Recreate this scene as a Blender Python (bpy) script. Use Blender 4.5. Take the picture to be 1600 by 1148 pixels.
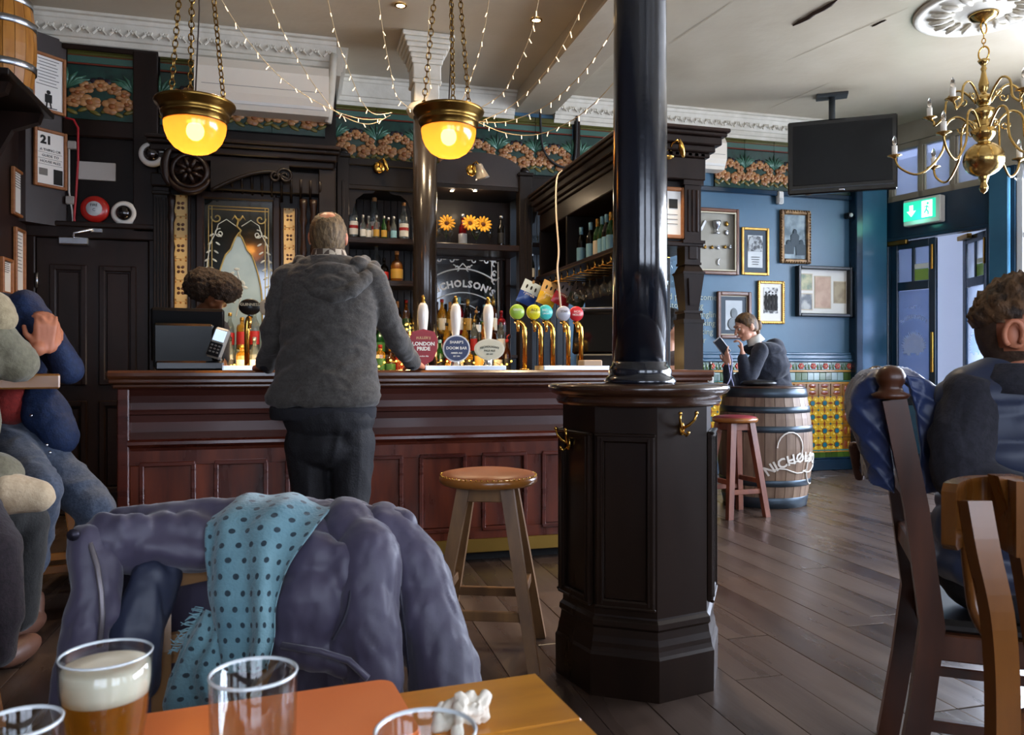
import bpy, bmesh, math, random
from mathutils import Vector, Matrix, noise, Euler
random.seed(7)
for o in list(bpy.data.objects): bpy.data.objects.remove(o)
SC = bpy.context.scene; COL = SC.collection
PI = math.pi
# ---------------------------------------------------------------- camera
F, H, YAW = 1220.0, 1.10, math.radians(15)
C_, S_ = math.cos(YAW), math.sin(YAW)
cd = bpy.data.cameras.new('camera'); cam = bpy.data.objects.new('camera', cd); COL.objects.link(cam)
cam.location = (0, 0, H); cam.rotation_euler = (PI/2, 0, -YAW)
cd.sensor_width = 36; cd.lens = F/1600*36; cd.clip_start = .05; cd.clip_end = 200
cd.dof.use_dof = True; cd.dof.focus_distance = 4.2; cd.dof.aperture_fstop = 11
SC.camera = cam
# ---------------------------------------------------------------- world, daylight, exposure
wd = bpy.data.worlds.new('sky'); SC.world = wd; wd.use_nodes = True
bg = wd.node_tree.nodes['Background']; bg.inputs[0].default_value = (.88, .94, 1, 1); bg.inputs[1].default_value = 5.0
vs = SC.view_settings; vs.view_transform = 'Standard'; vs.look = 'None'; vs.exposure = 0.2; vs.gamma = 1; vs.use_curve_mapping = False
RW0 = Vector((6.14, 7.23, 0)); RWU = Vector((.264, -.964, 0)); RWA = math.atan2(RWU.y, RWU.x)
RWN = Vector((-.964, -.264, 0))          # into the room
def area(name, loc, dirv, sx, sy, power, col):
    l = bpy.data.lights.new(name, 'AREA'); l.shape = 'RECTANGLE'; l.size = sx; l.size_y = sy; l.energy = power; l.color = col
    o = bpy.data.objects.new(name, l); COL.objects.link(o); o.location = loc
    o.rotation_euler = Vector(dirv).to_track_quat('-Z', 'Y').to_euler(); return o
WIN = [(1.375, 2.75), (3.1, 4.7), (5.0, 6.6), (6.9, 8.5)]      # windows along the right wall (distance from the far corner)
REARWIN = [(-1.2, .6), (1.2, 3.0), (3.6, 5.4)]
for a, b in WIN:                                              # daylight entering by the windows
    p = RW0 + RWU*((a+b)/2) - RWN*.35
    area('window_daylight', (p.x, p.y, 1.95), (RWN.x, RWN.y, -.34), b-a, 2.0, 360, (.98, .99, 1))
for a, b in REARWIN:
    area('window_daylight', ((a+b)/2, -2.55, 1.9), (0, 1, -.08), b-a, 1.9, 38, (1, .94, .85))
# ---------------------------------------------------------------- measuring helpers (photo pixel + a known plane -> point in the room)
def W(px, py, Z):
    X = (px-800)/F*Z
    return Vector((X*C_+Z*S_, -X*S_+Z*C_, H-(py-574)/F*Z))
def atY(px, py, y): t = (px-800)/F; return W(px, py, y/(C_-t*S_))
def atX(px, py, x): t = (px-800)/F; return W(px, py, x/(t*C_+S_))
def atZ(px, py, z): return W(px, py, (H-z)*F/(py-574))
def atR(px, py, off=0):   # on the right-hand wall
    t = (px-800)/F; d = Vector((t*C_+S_, -t*S_+C_, 0)); o = RW0 + RWN*off
    Z = o.dot(RWN)/d.dot(RWN); return W(px, py, Z)
# ---------------------------------------------------------------- materials
def lin(c):
    if isinstance(c, str): c = tuple(int(c[i:i+2], 16) for i in (0, 2, 4))
    return tuple(((v/255)/12.92 if v/255 <= .04045 else ((v/255+.055)/1.055)**2.4) for v in c) + (1,)
MATS = {}
def mat(name, col, rough=.5, metal=0, col2=None, scale=6, stretch=(1, 1, 1), bump=0, bscale=None, coat=0, emit=None, es=0,
        trans=0, ior=1.45, rand=0, lo=.35, hi=.65, spec=.5, sheen=0, alpha=1, rvar=0):
    if name in MATS: return MATS[name]
    m = bpy.data.materials.new(name); m.use_nodes = True; nt = m.node_tree; N = nt.nodes; L = nt.links
    b = N['Principled BSDF']; I = b.inputs
    I['Base Color'].default_value = lin(col); I['Roughness'].default_value = rough; I['Metallic'].default_value = metal
    I['Coat Weight'].default_value = coat; I['Coat Roughness'].default_value = .12; I['Transmission Weight'].default_value = trans
    I['IOR'].default_value = ior; I['Specular IOR Level'].default_value = spec; I['Sheen Weight'].default_value = sheen
    I['Alpha'].default_value = alpha
    if emit: I['Emission Color'].default_value = lin(emit); I['Emission Strength'].default_value = es
    if col2 or bump or rvar:
        tc = N.new('ShaderNodeTexCoord'); mp = N.new('ShaderNodeMapping'); L.new(tc.outputs['Object'], mp.inputs[0])
        mp.inputs['Scale'].default_value = stretch
        nz = N.new('ShaderNodeTexNoise'); nz.inputs['Scale'].default_value = scale; nz.inputs['Detail'].default_value = 5
        L.new(mp.outputs[0], nz.inputs['Vector'])
    if rand or col2:
        base = None
        if col2:
            cr = N.new('ShaderNodeValToRGB'); cr.color_ramp.elements[0].position = lo; cr.color_ramp.elements[1].position = hi
            cr.color_ramp.elements[0].color = lin(col); cr.color_ramp.elements[1].color = lin(col2)
            L.new(nz.outputs[0], cr.inputs[0]); base = cr.outputs[0]
        if rand:
            oi = N.new('ShaderNodeObjectInfo'); hs = N.new('ShaderNodeHueSaturation')
            mr = N.new('ShaderNodeMapRange'); mr.inputs['To Min'].default_value = 1-rand; mr.inputs['To Max'].default_value = 1+rand
            L.new(oi.outputs['Random'], mr.inputs[0]); L.new(mr.outputs[0], hs.inputs['Value'])
            if base: L.new(base, hs.inputs['Color'])
            else: hs.inputs['Color'].default_value = lin(col)
            base = hs.outputs[0]
            if col2:
                va = N.new('ShaderNodeVectorMath'); va.operation = 'SCALE'; cv = N.new('ShaderNodeCombineXYZ')
                mm = N.new('ShaderNodeMath'); mm.operation = 'MULTIPLY'; mm.inputs[1].default_value = 37.0
                L.new(oi.outputs['Random'], mm.inputs[0])
                for k in range(3): L.new(mm.outputs[0], cv.inputs[k])
                ad = N.new('ShaderNodeVectorMath'); ad.operation = 'ADD'; L.new(mp.outputs[0], ad.inputs[0]); L.new(cv.outputs[0], ad.inputs[1])
                L.new(ad.outputs[0], nz.inputs['Vector'])
        L.new(base, I['Base Color'])
    if rvar:
        mr2 = N.new('ShaderNodeMapRange'); mr2.inputs['To Min'].default_value = max(0.02, rough-rvar); mr2.inputs['To Max'].default_value = rough+rvar
        L.new(nz.outputs[0], mr2.inputs[0]); L.new(mr2.outputs[0], I['Roughness'])
    if bump:
        n2 = N.new('ShaderNodeTexNoise'); n2.inputs['Scale'].default_value = bscale or scale; n2.inputs['Detail'].default_value = 4
        L.new(mp.outputs[0], n2.inputs['Vector'])
        bp = N.new('ShaderNodeBump'); bp.inputs['Strength'].default_value = bump; bp.inputs['Distance'].default_value = .01
        L.new(n2.outputs[0], bp.inputs['Height']); L.new(bp.outputs[0], I['Normal'])
    MATS[name] = m; return m
def thin_glass(name, tint, frost=.0, gloss=.12):
    if name in MATS: return MATS[name]
    m = bpy.data.materials.new(name); m.use_nodes = True; nt = m.node_tree; N = nt.nodes; L = nt.links
    for n in list(N): N.remove(n)
    out = N.new('ShaderNodeOutputMaterial'); tr = N.new('ShaderNodeBsdfTransparent'); gl = N.new('ShaderNodeBsdfGlossy')
    tr.inputs[0].default_value = lin(tint); gl.inputs['Roughness'].default_value = .04
    fr = N.new('ShaderNodeLayerWeight'); fr.inputs[0].default_value = .18
    ad = N.new('ShaderNodeMath'); ad.operation = 'ADD'; ad.inputs[1].default_value = gloss*.3; ad.use_clamp = True
    pw2 = N.new('ShaderNodeMath'); pw2.operation = 'POWER'; pw2.inputs[1].default_value = 1.6; L.new(fr.outputs['Facing'], pw2.inputs[0]); L.new(pw2.outputs[0], ad.inputs[0])
    mx = N.new('ShaderNodeMixShader'); L.new(ad.outputs[0], mx.inputs[0]); L.new(tr.outputs[0], mx.inputs[1]); L.new(gl.outputs[0], mx.inputs[2])
    last = mx
    if frost:
        di = N.new('ShaderNodeBsdfTranslucent'); di.inputs[0].default_value = (.85, .92, 1, 1)
        df = N.new('ShaderNodeBsdfDiffuse'); df.inputs[0].default_value = (.8, .86, .95, 1)
        m3 = N.new('ShaderNodeMixShader'); m3.inputs[0].default_value = .4; L.new(di.outputs[0], m3.inputs[1]); L.new(df.outputs[0], m3.inputs[2])
        m2 = N.new('ShaderNodeMixShader'); m2.inputs[0].default_value = frost
        L.new(mx.outputs[0], m2.inputs[1]); L.new(m3.outputs[0], m2.inputs[2]); last = m2
    L.new(last.outputs[0], out.inputs[0]); MATS[name] = m; return m
def emis(name, col, strength):
    if name in MATS: return MATS[name]
    m = bpy.data.materials.new(name); m.use_nodes = True; b = m.node_tree.nodes['Principled BSDF'].inputs
    b['Base Color'].default_value = lin(col); b['Emission Color'].default_value = lin(col); b['Emission Strength'].default_value = strength
    MATS[name] = m; return m
DARK = mat('dark_stained_wood', '170e0a', .34, col2='241610', scale=5, stretch=(1, 1, .25), coat=.08, bump=.05, rvar=.08, spec=.32)
DARK2 = mat('black_painted_wood', '120c09', .4, col2='1b130f', scale=4, coat=.05, rvar=.06, spec=.28)
MAHOG = mat('mahogany', '3a130b', .28, col2='57200f', scale=4, stretch=(.5, 1, 3), coat=.45, bump=.04, rvar=.08)
MAHOGP = mat('mahogany_panel', '48190c', .3, col2='6b2c13', scale=5, stretch=(3, 3, .5), coat=.4, rvar=.1, rand=.15)
MAHOGD = mat('mahogany_upper', '36160f', .46, col2='451d14', scale=3, stretch=(.4, 1, 3), coat=.1, rvar=.06)
PEDW = mat('pedestal_wood', '150c07', .3, col2='20130b', scale=5, stretch=(1, 1, .2), coat=.12, bump=.05, rvar=.08, spec=.35)
BRASS = mat('brass', 'c79a48', .22, 1, bump=.02, scale=9, rvar=.06)
AGED = mat('aged_brass', '8a6a34', .3, 1, rvar=.08, scale=8)
GOLD = mat('polished_gold', 'e8b75a', .16, 1)
CHROME = mat('chrome', 'd8dade', .15, 1)
STEEL = mat('brushed_steel', 'b8bcc2', .28, 1, bump=.03, scale=20, stretch=(1, 30, 1))
BLACKP = mat('black_plastic', '0b0b0d', .3, spec=.5)
WHITEP = mat('white_plastic', 'dcd9d2', .4)
PLASTER = mat('white_moulded_plaster', 'cbc4b4', .5, col2='d8d1c2', scale=9, bump=.15, bscale=40)
CEILM = mat('cream_gloss_ceiling', 'b0a38c', .38, col2='beb29c', scale=1.2, bump=.35, bscale=7, rvar=.1)
BLUE = mat('blue_painted_wall', '3f6077', .42, col2='456a82', scale=1.5, bump=.06, bscale=30)
NAVY = mat('navy_gloss_paint', '0e2433', .25, col2='123047', scale=2, coat=.3)
TEALP = mat('teal_gloss_paint', '2b5873', .3, col2='356884', scale=2, coat=.3)
BROWNW = mat('brown_painted_wall', '241713', .42, col2='2c1c17', scale=3, bump=.05)
BEIGE = mat('beige_painted_wood', '8f8674', .5, col2='9c9382', scale=4)
WHITE = mat('white_paper', 'e6e3dc', .7)
OAKF = mat('oak_frame', '9a6236', .45, col2='8a542c', scale=10, stretch=(1, 1, 4))
INK = mat('printed_ink', '22211f', .8)
# ---------------------------------------------------------------- mesh builder
class MB:
    def __init__(s): s.v = []; s.f = []; s.m = []; s.sm = []; s.cur = 0; s.smooth = False; s.X = None
    def mi(s, i, smooth=None):
        s.cur = i
        if smooth is not None: s.smooth = smooth
        return s
    def add(s, vs, fs, M=None):
        n = len(s.v)
        for p in vs:
            p = Vector(p)
            if M is not None: p = M @ p
            if s.X is not None: p = s.X @ p
            s.v.append(p)
        for f in fs: s.f.append([i+n for i in f]); s.m.append(s.cur); s.sm.append(s.smooth)
        return s
    def box(s, c, d, ch=None, rot=None, M=None):
        x, y, z = d[0]/2, d[1]/2, d[2]/2
        if ch is None: ch = min(x, y, z)*.18; ch = min(ch, .006)
        R = Matrix.Translation(Vector(c))
        if rot: R = R @ Euler(rot).to_matrix().to_4x4()
        if M is not None: R = M @ R
        sm = s.smooth; s.smooth = False
        if ch <= 0:
            vs = [(a*x, b*y, e*z) for a in (-1, 1) for b in (-1, 1) for e in (-1, 1)]
            s.add(vs, [(0, 1, 3, 2), (4, 6, 7, 5), (0, 4, 5, 1), (2, 3, 7, 6), (0, 2, 6, 4), (1, 5, 7, 3)], R); s.smooth = sm; return s
        vs = []; idx = {}
        for a in (-1, 1):
            for b in (-1, 1):
                for e in (-1, 1):
                    idx[a, b, e] = len(vs)
                    vs += [(a*x, b*(y-ch), e*(z-ch)), (a*(x-ch), b*y, e*(z-ch)), (a*(x-ch), b*(y-ch), e*z)]
        fs = []
        q = [(-1, -1), (1, -1), (1, 1), (-1, 1)]
        for a in (-1, 1):
            r = q if a > 0 else q[::-1]
            fs.append([idx[a, b, e] for b, e in r]); fs.append([idx[e, a, b]+1 for b, e in r]); fs.append([idx[b, e, a]+2 for b, e in r])
        for a in (-1, 1):
            for b in (-1, 1):
                k = a*b
                e1 = [idx[a, b, -1], idx[a, b, 1], idx[a, b, 1]+1, idx[a, b, -1]+1]; fs.append(e1[::-1] if k > 0 else e1)
                e2 = [idx[a, -1, b], idx[a, 1, b], idx[a, 1, b]+2, idx[a, -1, b]+2]; fs.append(e2 if k > 0 else e2[::-1])
                e3 = [idx[-1, a, b]+1, idx[1, a, b]+1, idx[1, a, b]+2, idx[-1, a, b]+2]; fs.append(e3[::-1] if k > 0 else e3)
                for e in (-1, 1):
                    t = [idx[a, b, e], idx[a, b, e]+1, idx[a, b, e]+2]; fs.append(t if a*b*e > 0 else t[::-1])
        s.add(vs, fs, R); s.smooth = sm; return s
    def b2(s, lo, hi, ch=None):
        return s.box([(lo[i]+hi[i])/2 for i in range(3)], [abs(hi[i]-lo[i]) for i in range(3)], ch)
    def lathe(s, prof, n=24, M=None, a0=0, a1=2*PI, sx=1, sy=1, cap=True):
        full = abs(a1-a0-2*PI) < 1e-6; k = n if full else n+1
        vs = []; fs = []
        for r, z in prof:
            for i in range(k):
                a = a0+(a1-a0)*i/n; vs.append((r*math.cos(a)*sx, r*math.sin(a)*sy, z))
        for j in range(len(prof)-1):
            for i in range(n):
                i2 = (i+1) % k
                fs.append((j*k+i, j*k+i2, (j+1)*k+i2, (j+1)*k+i))
        if cap and full:
            if prof[0][0] > 1e-5: fs.append(list(range(k))[::-1])
            if prof[-1][0] > 1e-5: fs.append([(len(prof)-1)*k+i for i in range(k)])
        return s.add(vs, fs, M)
    def tube(s, pts, r, n=8, M=None, closed=False, cap=True, flat=1):
        pts = [Vector(p) for p in pts]; m = len(pts); vs = []; fs = []
        rr = r if isinstance(r, (list, tuple)) else [r]*m
        up = None
        for i, p in enumerate(pts):
            a = pts[(i-1) % m] if (closed or i > 0) else p; b = pts[(i+1) % m] if (closed or i < m-1) else p
            t = (b-a).normalized()
            if up is None:
                up = Vector((0, 0, 1)) if abs(t.z) < .9 else Vector((1, 0, 0))
            u = (up-t*up.dot(t))
            if u.length < 1e-6: u = t.orthogonal()
            u.normalize(); w = t.cross(u); up = u
            for k in range(n):
                an = 2*PI*k/n; vs.append(p+(w*math.cos(an)*flat+u*math.sin(an))*rr[i])
        for i in range(m if closed else m-1):
            i2 = (i+1) % m
            for k in range(n):
                k2 = (k+1) % n; fs.append((i*n+k, i*n+k2, i2*n+k2, i2*n+k))
        if cap and not closed: fs.append(list(range(n))[::-1]); fs.append([(m-1)*n+k for k in range(n)])
        sm = s.smooth; s.smooth = n > 5; s.add(vs, fs, M); s.smooth = sm; return s
    def prism(s, poly, z0, z1, M=None):
        n = len(poly); ar = sum(poly[i][0]*poly[(i+1) % n][1]-poly[(i+1) % n][0]*poly[i][1] for i in range(n))
        if ar < 0: poly = poly[::-1]
        vs = [(x, y, z0) for x, y in poly]+[(x, y, z1) for x, y in poly]
        fs = [list(range(n))[::-1], [n+i for i in range(n)]]+[(i, (i+1) % n, n+(i+1) % n, n+i) for i in range(n)]
        sm = s.smooth; s.smooth = False; s.add(vs, fs, M); s.smooth = sm; return s
    def ball(s, c, r, n=12, M=None, rot=None):
        if not isinstance(r, (tuple, list)): r = (r, r, r)
        R = Matrix.Translation(Vector(c))
        if rot is not None: R = R @ (rot.to_4x4() if isinstance(rot, Matrix) else Euler(rot).to_matrix().to_4x4())
        if M is not None: R = M @ R
        m = max(4, n//2); prof = [(math.sin(PI*i/m), -math.cos(PI*i/m)) for i in range(m+1)]
        vs = []; fs = []
        vs.append((0, 0, -r[2]))
        for i in range(1, m):
            for k in range(n):
                a = 2*PI*k/n; vs.append((prof[i][0]*math.cos(a)*r[0], prof[i][0]*math.sin(a)*r[1], prof[i][1]*r[2]))
        vs.append((0, 0, r[2])); t = len(vs)-1
        for k in range(n):
            fs.append((0, 1+(k+1) % n, 1+k)); fs.append((t, 1+(m-2)*n+k, 1+(m-2)*n+(k+1) % n))
            for i in range(m-2): fs.append((1+i*n+k, 1+i*n+(k+1) % n, 1+(i+1)*n+(k+1) % n, 1+(i+1)*n+k))
        sm = s.smooth; s.smooth = True; s.add(vs, fs, R); s.smooth = sm; return s
    def cap(s, p0, p1, r0, r1, n=14):       # tapered capsule
        p0, p1 = Vector(p0), Vector(p1); d = p1-p0; L = d.length
        if L < 1e-6: return s.ball(p0, r0, n)
        R = Matrix.Translation(p0) @ d.to_track_quat('Z', 'Y').to_matrix().to_4x4()
        prof = [(max(1e-4, r0*math.cos(a)), r0*math.sin(a)) for a in [(-PI/2+PI/2*i/4) for i in range(5)]]
        prof += [(max(1e-4, r1*math.cos(a)), L+r1*math.sin(a)) for a in [PI/2*i/4 for i in range(5)]]
        sm = s.smooth; s.smooth = True; s.lathe(prof, n, R); s.smooth = sm; return s
    def mesh(s, name, mats):
        me = bpy.data.meshes.new(name); me.from_pydata([tuple(v) for v in s.v], [], s.f)
        if not isinstance(mats, (list, tuple)): mats = [mats]
        for m in mats: me.materials.append(m)
        if len(mats) > 1: me.polygons.foreach_set('material_index', [min(i, len(mats)-1) for i in s.m])
        me.polygons.foreach_set('use_smooth', s.sm); me.update(); return me
    def build(s, name, mats, parent=None, loc=None): return obj(name, s.mesh(name, mats), parent, loc)
def obj(name, me, parent=None, loc=None, rz=None):
    o = bpy.data.objects.new(name, me); COL.objects.link(o)
    if parent is not None: o.parent = parent
    if loc is not None: o.location = loc
    if rz is not None: o.rotation_euler.z = rz
    return o
def tag(o, label, cat, group=None):
    o['label'] = label; o['category'] = cat
    if group: o['group'] = group
    return o
def thing(name, label, cat, loc=(0, 0, 0), rz=0, group=None):
    o = bpy.data.objects.new(name, None); COL.objects.link(o); o.empty_display_size = .05
    o.location = loc; o.rotation_euler = (0, 0, rz); return tag(o, label, cat, group)
def struct(o): o['kind'] = 'structure'; return o
def copy_tree(o, parent=None):
    c = o.copy(); COL.objects.link(c); c.parent = parent
    for ch in list(o.children): copy_tree(ch, c)
    return c
def from_eval(o, name):
    dg = bpy.context.evaluated_depsgraph_get(); e = o.evaluated_get(dg)
    me = bpy.data.meshes.new_from_object(e, depsgraph=dg); me.name = name; return me
def text_mesh(body, size, m, extrude=.0008, arc=None, bold=0, mirror=False, space=1.0, squash=1.0):
    """flat lettering in the local XY plane, centred; arc = radius of the curve the letters stand on"""
    def one(ch):
        cu = bpy.data.curves.new('lettering', 'FONT'); cu.body = ch; cu.size = size; cu.extrude = extrude; cu.resolution_u = 2
        cu.align_x = 'CENTER'; cu.align_y = 'CENTER'; cu.offset = bold; cu.space_character = space
        o = bpy.data.objects.new('lettering', cu); COL.objects.link(o); bpy.context.view_layer.update()
        me = from_eval(o, 'lettering'); w = o.dimensions.x; bpy.data.objects.remove(o); return me, w
    if arc is None:
        me, _ = one(body)
        for v in me.vertices: v.co.y *= squash; v.co.x *= -1 if mirror else 1
    else:
        bm = bmesh.new(); ms = []; tot = 0
        cache = {}
        for ch in body:
            if ch == ' ': ms.append((None, size*.35)); tot += size*.35; continue
            if ch not in cache: cache[ch] = one(ch)
            ms.append((cache[ch][0], cache[ch][1]+size*.09)); tot += cache[ch][1]+size*.09
        x = -tot/2
        for me1, w in ms:
            if me1 is not None:
                a = (x+w/2)/arc
                for v in me1.vertices: pass
                t = me1.copy()
                R = Matrix.Translation((arc*math.sin(a), arc*math.cos(a)-arc, 0)) @ Matrix.Rotation(-a, 4, 'Z')
                t.transform(R); bm.from_mesh(t); bpy.data.meshes.remove(t)
            x += w
        if mirror:
            for v in bm.verts: v.co.x *= -1
        me = bpy.data.meshes.new('lettering'); bm.to_mesh(me); bm.free()
    me.materials.clear(); me.materials.append(m); return me
def lettering(name, body, size, m, parent, loc, rot=(PI/2, 0, 0), **kw):
    o = obj(name, text_mesh(body, size, m, **kw), parent, loc); o.rotation_euler = rot; return o
ORD = ['first', 'second', 'third', 'fourth', 'fifth', 'sixth', 'seventh', 'eighth', 'ninth', 'tenth', 'eleventh', 'twelfth', 'thirteenth',
       'fourteenth', 'fifteenth', 'sixteenth', 'seventeenth', 'eighteenth', 'nineteenth', 'twentieth', 'twenty-first', 'twenty-second',
       'twenty-third', 'twenty-fourth', 'twenty-fifth', 'twenty-sixth']
def remesh(mb, name, mats, voxel=.012, smooth=4, disp=None, fac=.5):
    me = mb.mesh(name, mats); o = bpy.data.objects.new(name, me); COL.objects.link(o)
    r = o.modifiers.new('r', 'REMESH'); r.mode = 'VOXEL'; r.voxel_size = voxel; r.use_smooth_shade = True
    if smooth: sm = o.modifiers.new('s', 'SMOOTH'); sm.iterations = smooth; sm.factor = fac
    bpy.context.view_layer.update(); out = from_eval(o, name)
    bpy.data.objects.remove(o); bpy.data.meshes.remove(me)
    if disp:
        out.update(); ns = [v.normal.copy() for v in out.vertices]
        for v, n in zip(out.vertices, ns):
            d = disp(v.co, n)
            v.co = v.co+(n*d if not isinstance(d, Vector) else d)
    out.polygons.foreach_set('use_smooth', [True]*len(out.polygons)); out.update()
    if isinstance(mats, (list, tuple)) and len(mats) > 1: pass
    return out
# ================================================================ THE ROOM
CZ = 3.706; YF = 7.23; YB = 6.48; XL = -1.95; XB = .26; YR = -2.3
FLOORM = mat('worn_dark_floorboards', '2c201a', .29, col2='4e4037', scale=2.6, stretch=(2.2, .8, 1), bump=.14, bscale=7, rand=.05, rvar=.16, lo=.28, hi=.72)
GAP = mat('dark_gap', '0c0908', .9)
fl = struct(MB().b2((XL-.1, YR-.1, -.08), (9.2, YF+.1, -.014), 0).build('floor', GAP))
pw = .19
pm = MB().box((0, 0, -.010), (pw-.0022, 1, .020), .0012).mesh('plank', FLOORM)
nr = int((9.0-XL)/pw); rnd = random.Random(3)
for i in range(nr):
    x = XL+pw*(i+.5); y = YR-rnd.random()*2
    while y < YF:
        ln = rnd.choice((2.2, 2.6, 3.0)); a, b = max(y, YR), min(y+ln, YF)
        if b-a > .15:
            o = obj('plank', pm, fl, (x, (a+b)/2, rnd.uniform(-.0012, .0012))); o.scale.y = b-a-.004
        y += ln
# ceiling with its beams
ce = struct(MB().b2((XL-.1, YR-.1, CZ), (9.4, YF+.1, CZ+.08), 0).build('ceiling', CEILM))
bm_ = MB(); 
b0, b1 = atZ(866, 160, CZ-.16), atZ(960, 58, CZ-.16)
bm_.b2((1.95, 2.9, CZ-.16), (2.35, YF, CZ+.01), .012)
struct(bm_.build('trim_1', CEILM))                      # downstand beam running to the far wall
struct(MB().b2((1.28, -1.5, CZ-.26), (1.98, 2.95, CZ+.01), .01).build('trim_2', CEILM))     # deeper box over the pillar
# cracks and board seams in the ceiling
SEAM = mat('ceiling_crack', '3a2a20', .9)
def seam(px0, py0, px1, py1, w, name='ceiling_seam', m=SEAM):
    a, b = atZ(px0, py0, CZ-.004), atZ(px1, py1, CZ-.004); n = 6; pts = [a.lerp(b, i/n)+Vector((random.uniform(-1, 1)*w*.6, 0, 0)) for i in range(n+1)]
    MB().tube(pts, [w*.3]+[w]*(n-1)+[w*.2], 5).build(name, m, ce)
seam(1240, 40, 1310, 0, .018); seam(1362, 42, 1385, 31, .006)
for q in ((1045, 70, 1150, 0), (1230, 95, 1420, 12), (1200, 170, 1300, 128)): seam(*q, .0016, 'ceiling_seam', CEILM)
# walls
struct(MB().b2((XB-.05, YF, 0), (6.3, YF+.12, CZ), 0).build('wall_back', [BLUE]))
WBL = struct(MB().b2((XL, YB, 0), (XB, YF+.1, CZ), 0).build('wall_bar', DARK2))       # deeper block with the door, left of the bar recess
WLF = struct(MB().b2((XL-.12, YR, 0), (XL, YF, CZ), 0).build('wall_left', BROWNW))
rw = MB(); 
for a, b in REARWIN: pass
xs = [XL]+[v for w in REARWIN for v in w]+[8.8]
rw.b2((XL, YR-.15, 0), (8.8, YR, .85), 0); rw.b2((XL, YR-.15, 2.95), (8.8, YR, CZ), 0)
for i in range(0, len(xs), 2): rw.b2((xs[i], YR-.15, .85), (xs[i+1], YR, 2.95), 0)
struct(rw.build('wall_rear', mat('rear_brown_wall', '3c2c20', .6)))
# right wall: local x runs from the far corner towards us, +y is outside
def rwl(o): o.location = RW0; o.rotation_euler.z = RWA; return o
rr = MB(); D0, D1, DTOP, TR0, TR1 = .06, 1.14, 2.49, 2.89, 3.50
ss = [D1+.02]+[v for w in WIN for v in w]+[9.4]
rr.b2((-.3, 0, TR1), (9.4, .18, CZ), 0); 
rr.mi(1); rr.b2((-.3, 0, 0), (D0, .18, TR1), 0); rr.b2((D0, 0, DTOP), (D1+.02, .18, TR0), .0)
rr.b2((D1+.02, 0, 0), (9.4, .18, .75), 0)
rr.mi(0); rr.b2((D1+.02, 0, 3.02), (9.4, .18, TR1), 0)
rr.mi(1)
for i in range(0, len(ss), 2): rr.b2((ss[i], 0, .75), (ss[i+1], .18, 3.02), 0)
WR = struct(rwl(rr.build('wall_right', [BEIGE, NAVY])))
t_ = MB(); t_.b2((D0, .02, TR0), (D1+.02, .12, TR0+.07), .006); t_.b2((D0, .02, TR1-.06), (D1+.02, .12, TR1), .006)
for k in range(4): x = D0+.03+(D1-D0-.06)*k/3; t_.b2((x-.025, .02, TR0), (x+.025, .12, TR1), .006)
tr = struct(rwl(t_.build('window_1', BEIGE)))           # transom light over the doors
PANE = thin_glass('transom_glass', 'b9c2dd', .55)
for k in range(3):
    x = D0+.03+(D1-D0-.06)*k/3; w = (D1-D0-.06)/3
    MB().b2((x+.03, .06, TR0+.07), (x+w-.03, .066, TR1-.06), 0).build('pane', PANE, tr)
    f = MB()
    for q in (0, 1): f.b2((x+.03 if q == 0 else x+w-.045, .04, TR0+.07), (x+.045 if q == 0 else x+w-.03, .06, TR1-.06), .003)
    f.build('bead', mat('pale_bead', 'c5bda9', .5), tr)
CLEAR = thin_glass('window_glass', 'eef4ff')
WF = mat('white_window_frame', 'd9dde0', .45)
for n, (a, b) in enumerate(WIN):
    f = MB(); z0, z1 = .75, 3.02
    for x in (a+.03, b-.03): f.b2((x-.03, .03, z0), (x+.03, .12, z1), .006)
    for z in (z0+.03, z1-.03, 2.35): f.b2((a, .035, z-.03), (b, .115, z+.03), .006)
    f.b2(((a+b)/2-.02, .04, z0), ((a+b)/2+.02, .11, z1), .005); f.b2((a-.05, -.08, z0-.04), (b+.05, .1, z0), .01)
    w = struct(rwl(f.build('window_%d' % (n+2), WF)))
    for k in (0, 1):
        x0, x1 = (a+.06, (a+b)/2-.02) if k == 0 else ((a+b)/2+.02, b-.06)
        for zz in ((z0+.06, 2.32), (2.38, z1-.06)): MB().b2((x0, .07, zz[0]), (x1, .075, zz[1]), 0).build('pane', CLEAR, w)
for n, (a, b) in enumerate(REARWIN):
    f = MB()
    for x in (a+.03, b-.03, (a+b)/2): f.b2((x-.03, YR-.12, .85), (x+.03, YR-.04, 2.95), .006)
    for z in (.88, 2.92, 2.3): f.b2((a, YR-.12, z-.03), (b, YR-.04, z+.03), .006)
    w = struct(f.build('window_%d' % (n+7), WF)); MB().b2((a+.05, YR-.09, .9), (b-.05, YR-.085, 2.9), 0).build('pane', CLEAR, w)
# outside: pavement and pale buildings across the street, seen through the panes
struct(rwl(MB().b2((-4, .2, -.25), (14, 9, -.15), 0).build('pavement', mat('pavement', '8b8a88', .8, col2='9a9996', scale=3))))
hb = thing('street_building', 'pale building across the street outside the right window', 'building', RW0, RWA)
FAC = mat('pale_facade', 'cfc9c2', .8, col2='dcd6cf', scale=2); RBR = mat('red_brick', 'b06a50', .8)
MB().b2((-4, 8.6, -.2), (14, 9.4, 9), 0).build('facade', FAC, hb)
for k in range(9):
    MB().b2((-3.5+k*2, 8.5, 1.2), (-2.3+k*2, 8.6, 2.7), .02).build('window', mat('street_window', '5a6a78', .15), hb)
    MB().b2((-3.6+k*2, 8.5, 2.75), (-2.2+k*2, 8.62, 2.95), .01).build('lintel', RBR, hb)
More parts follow.
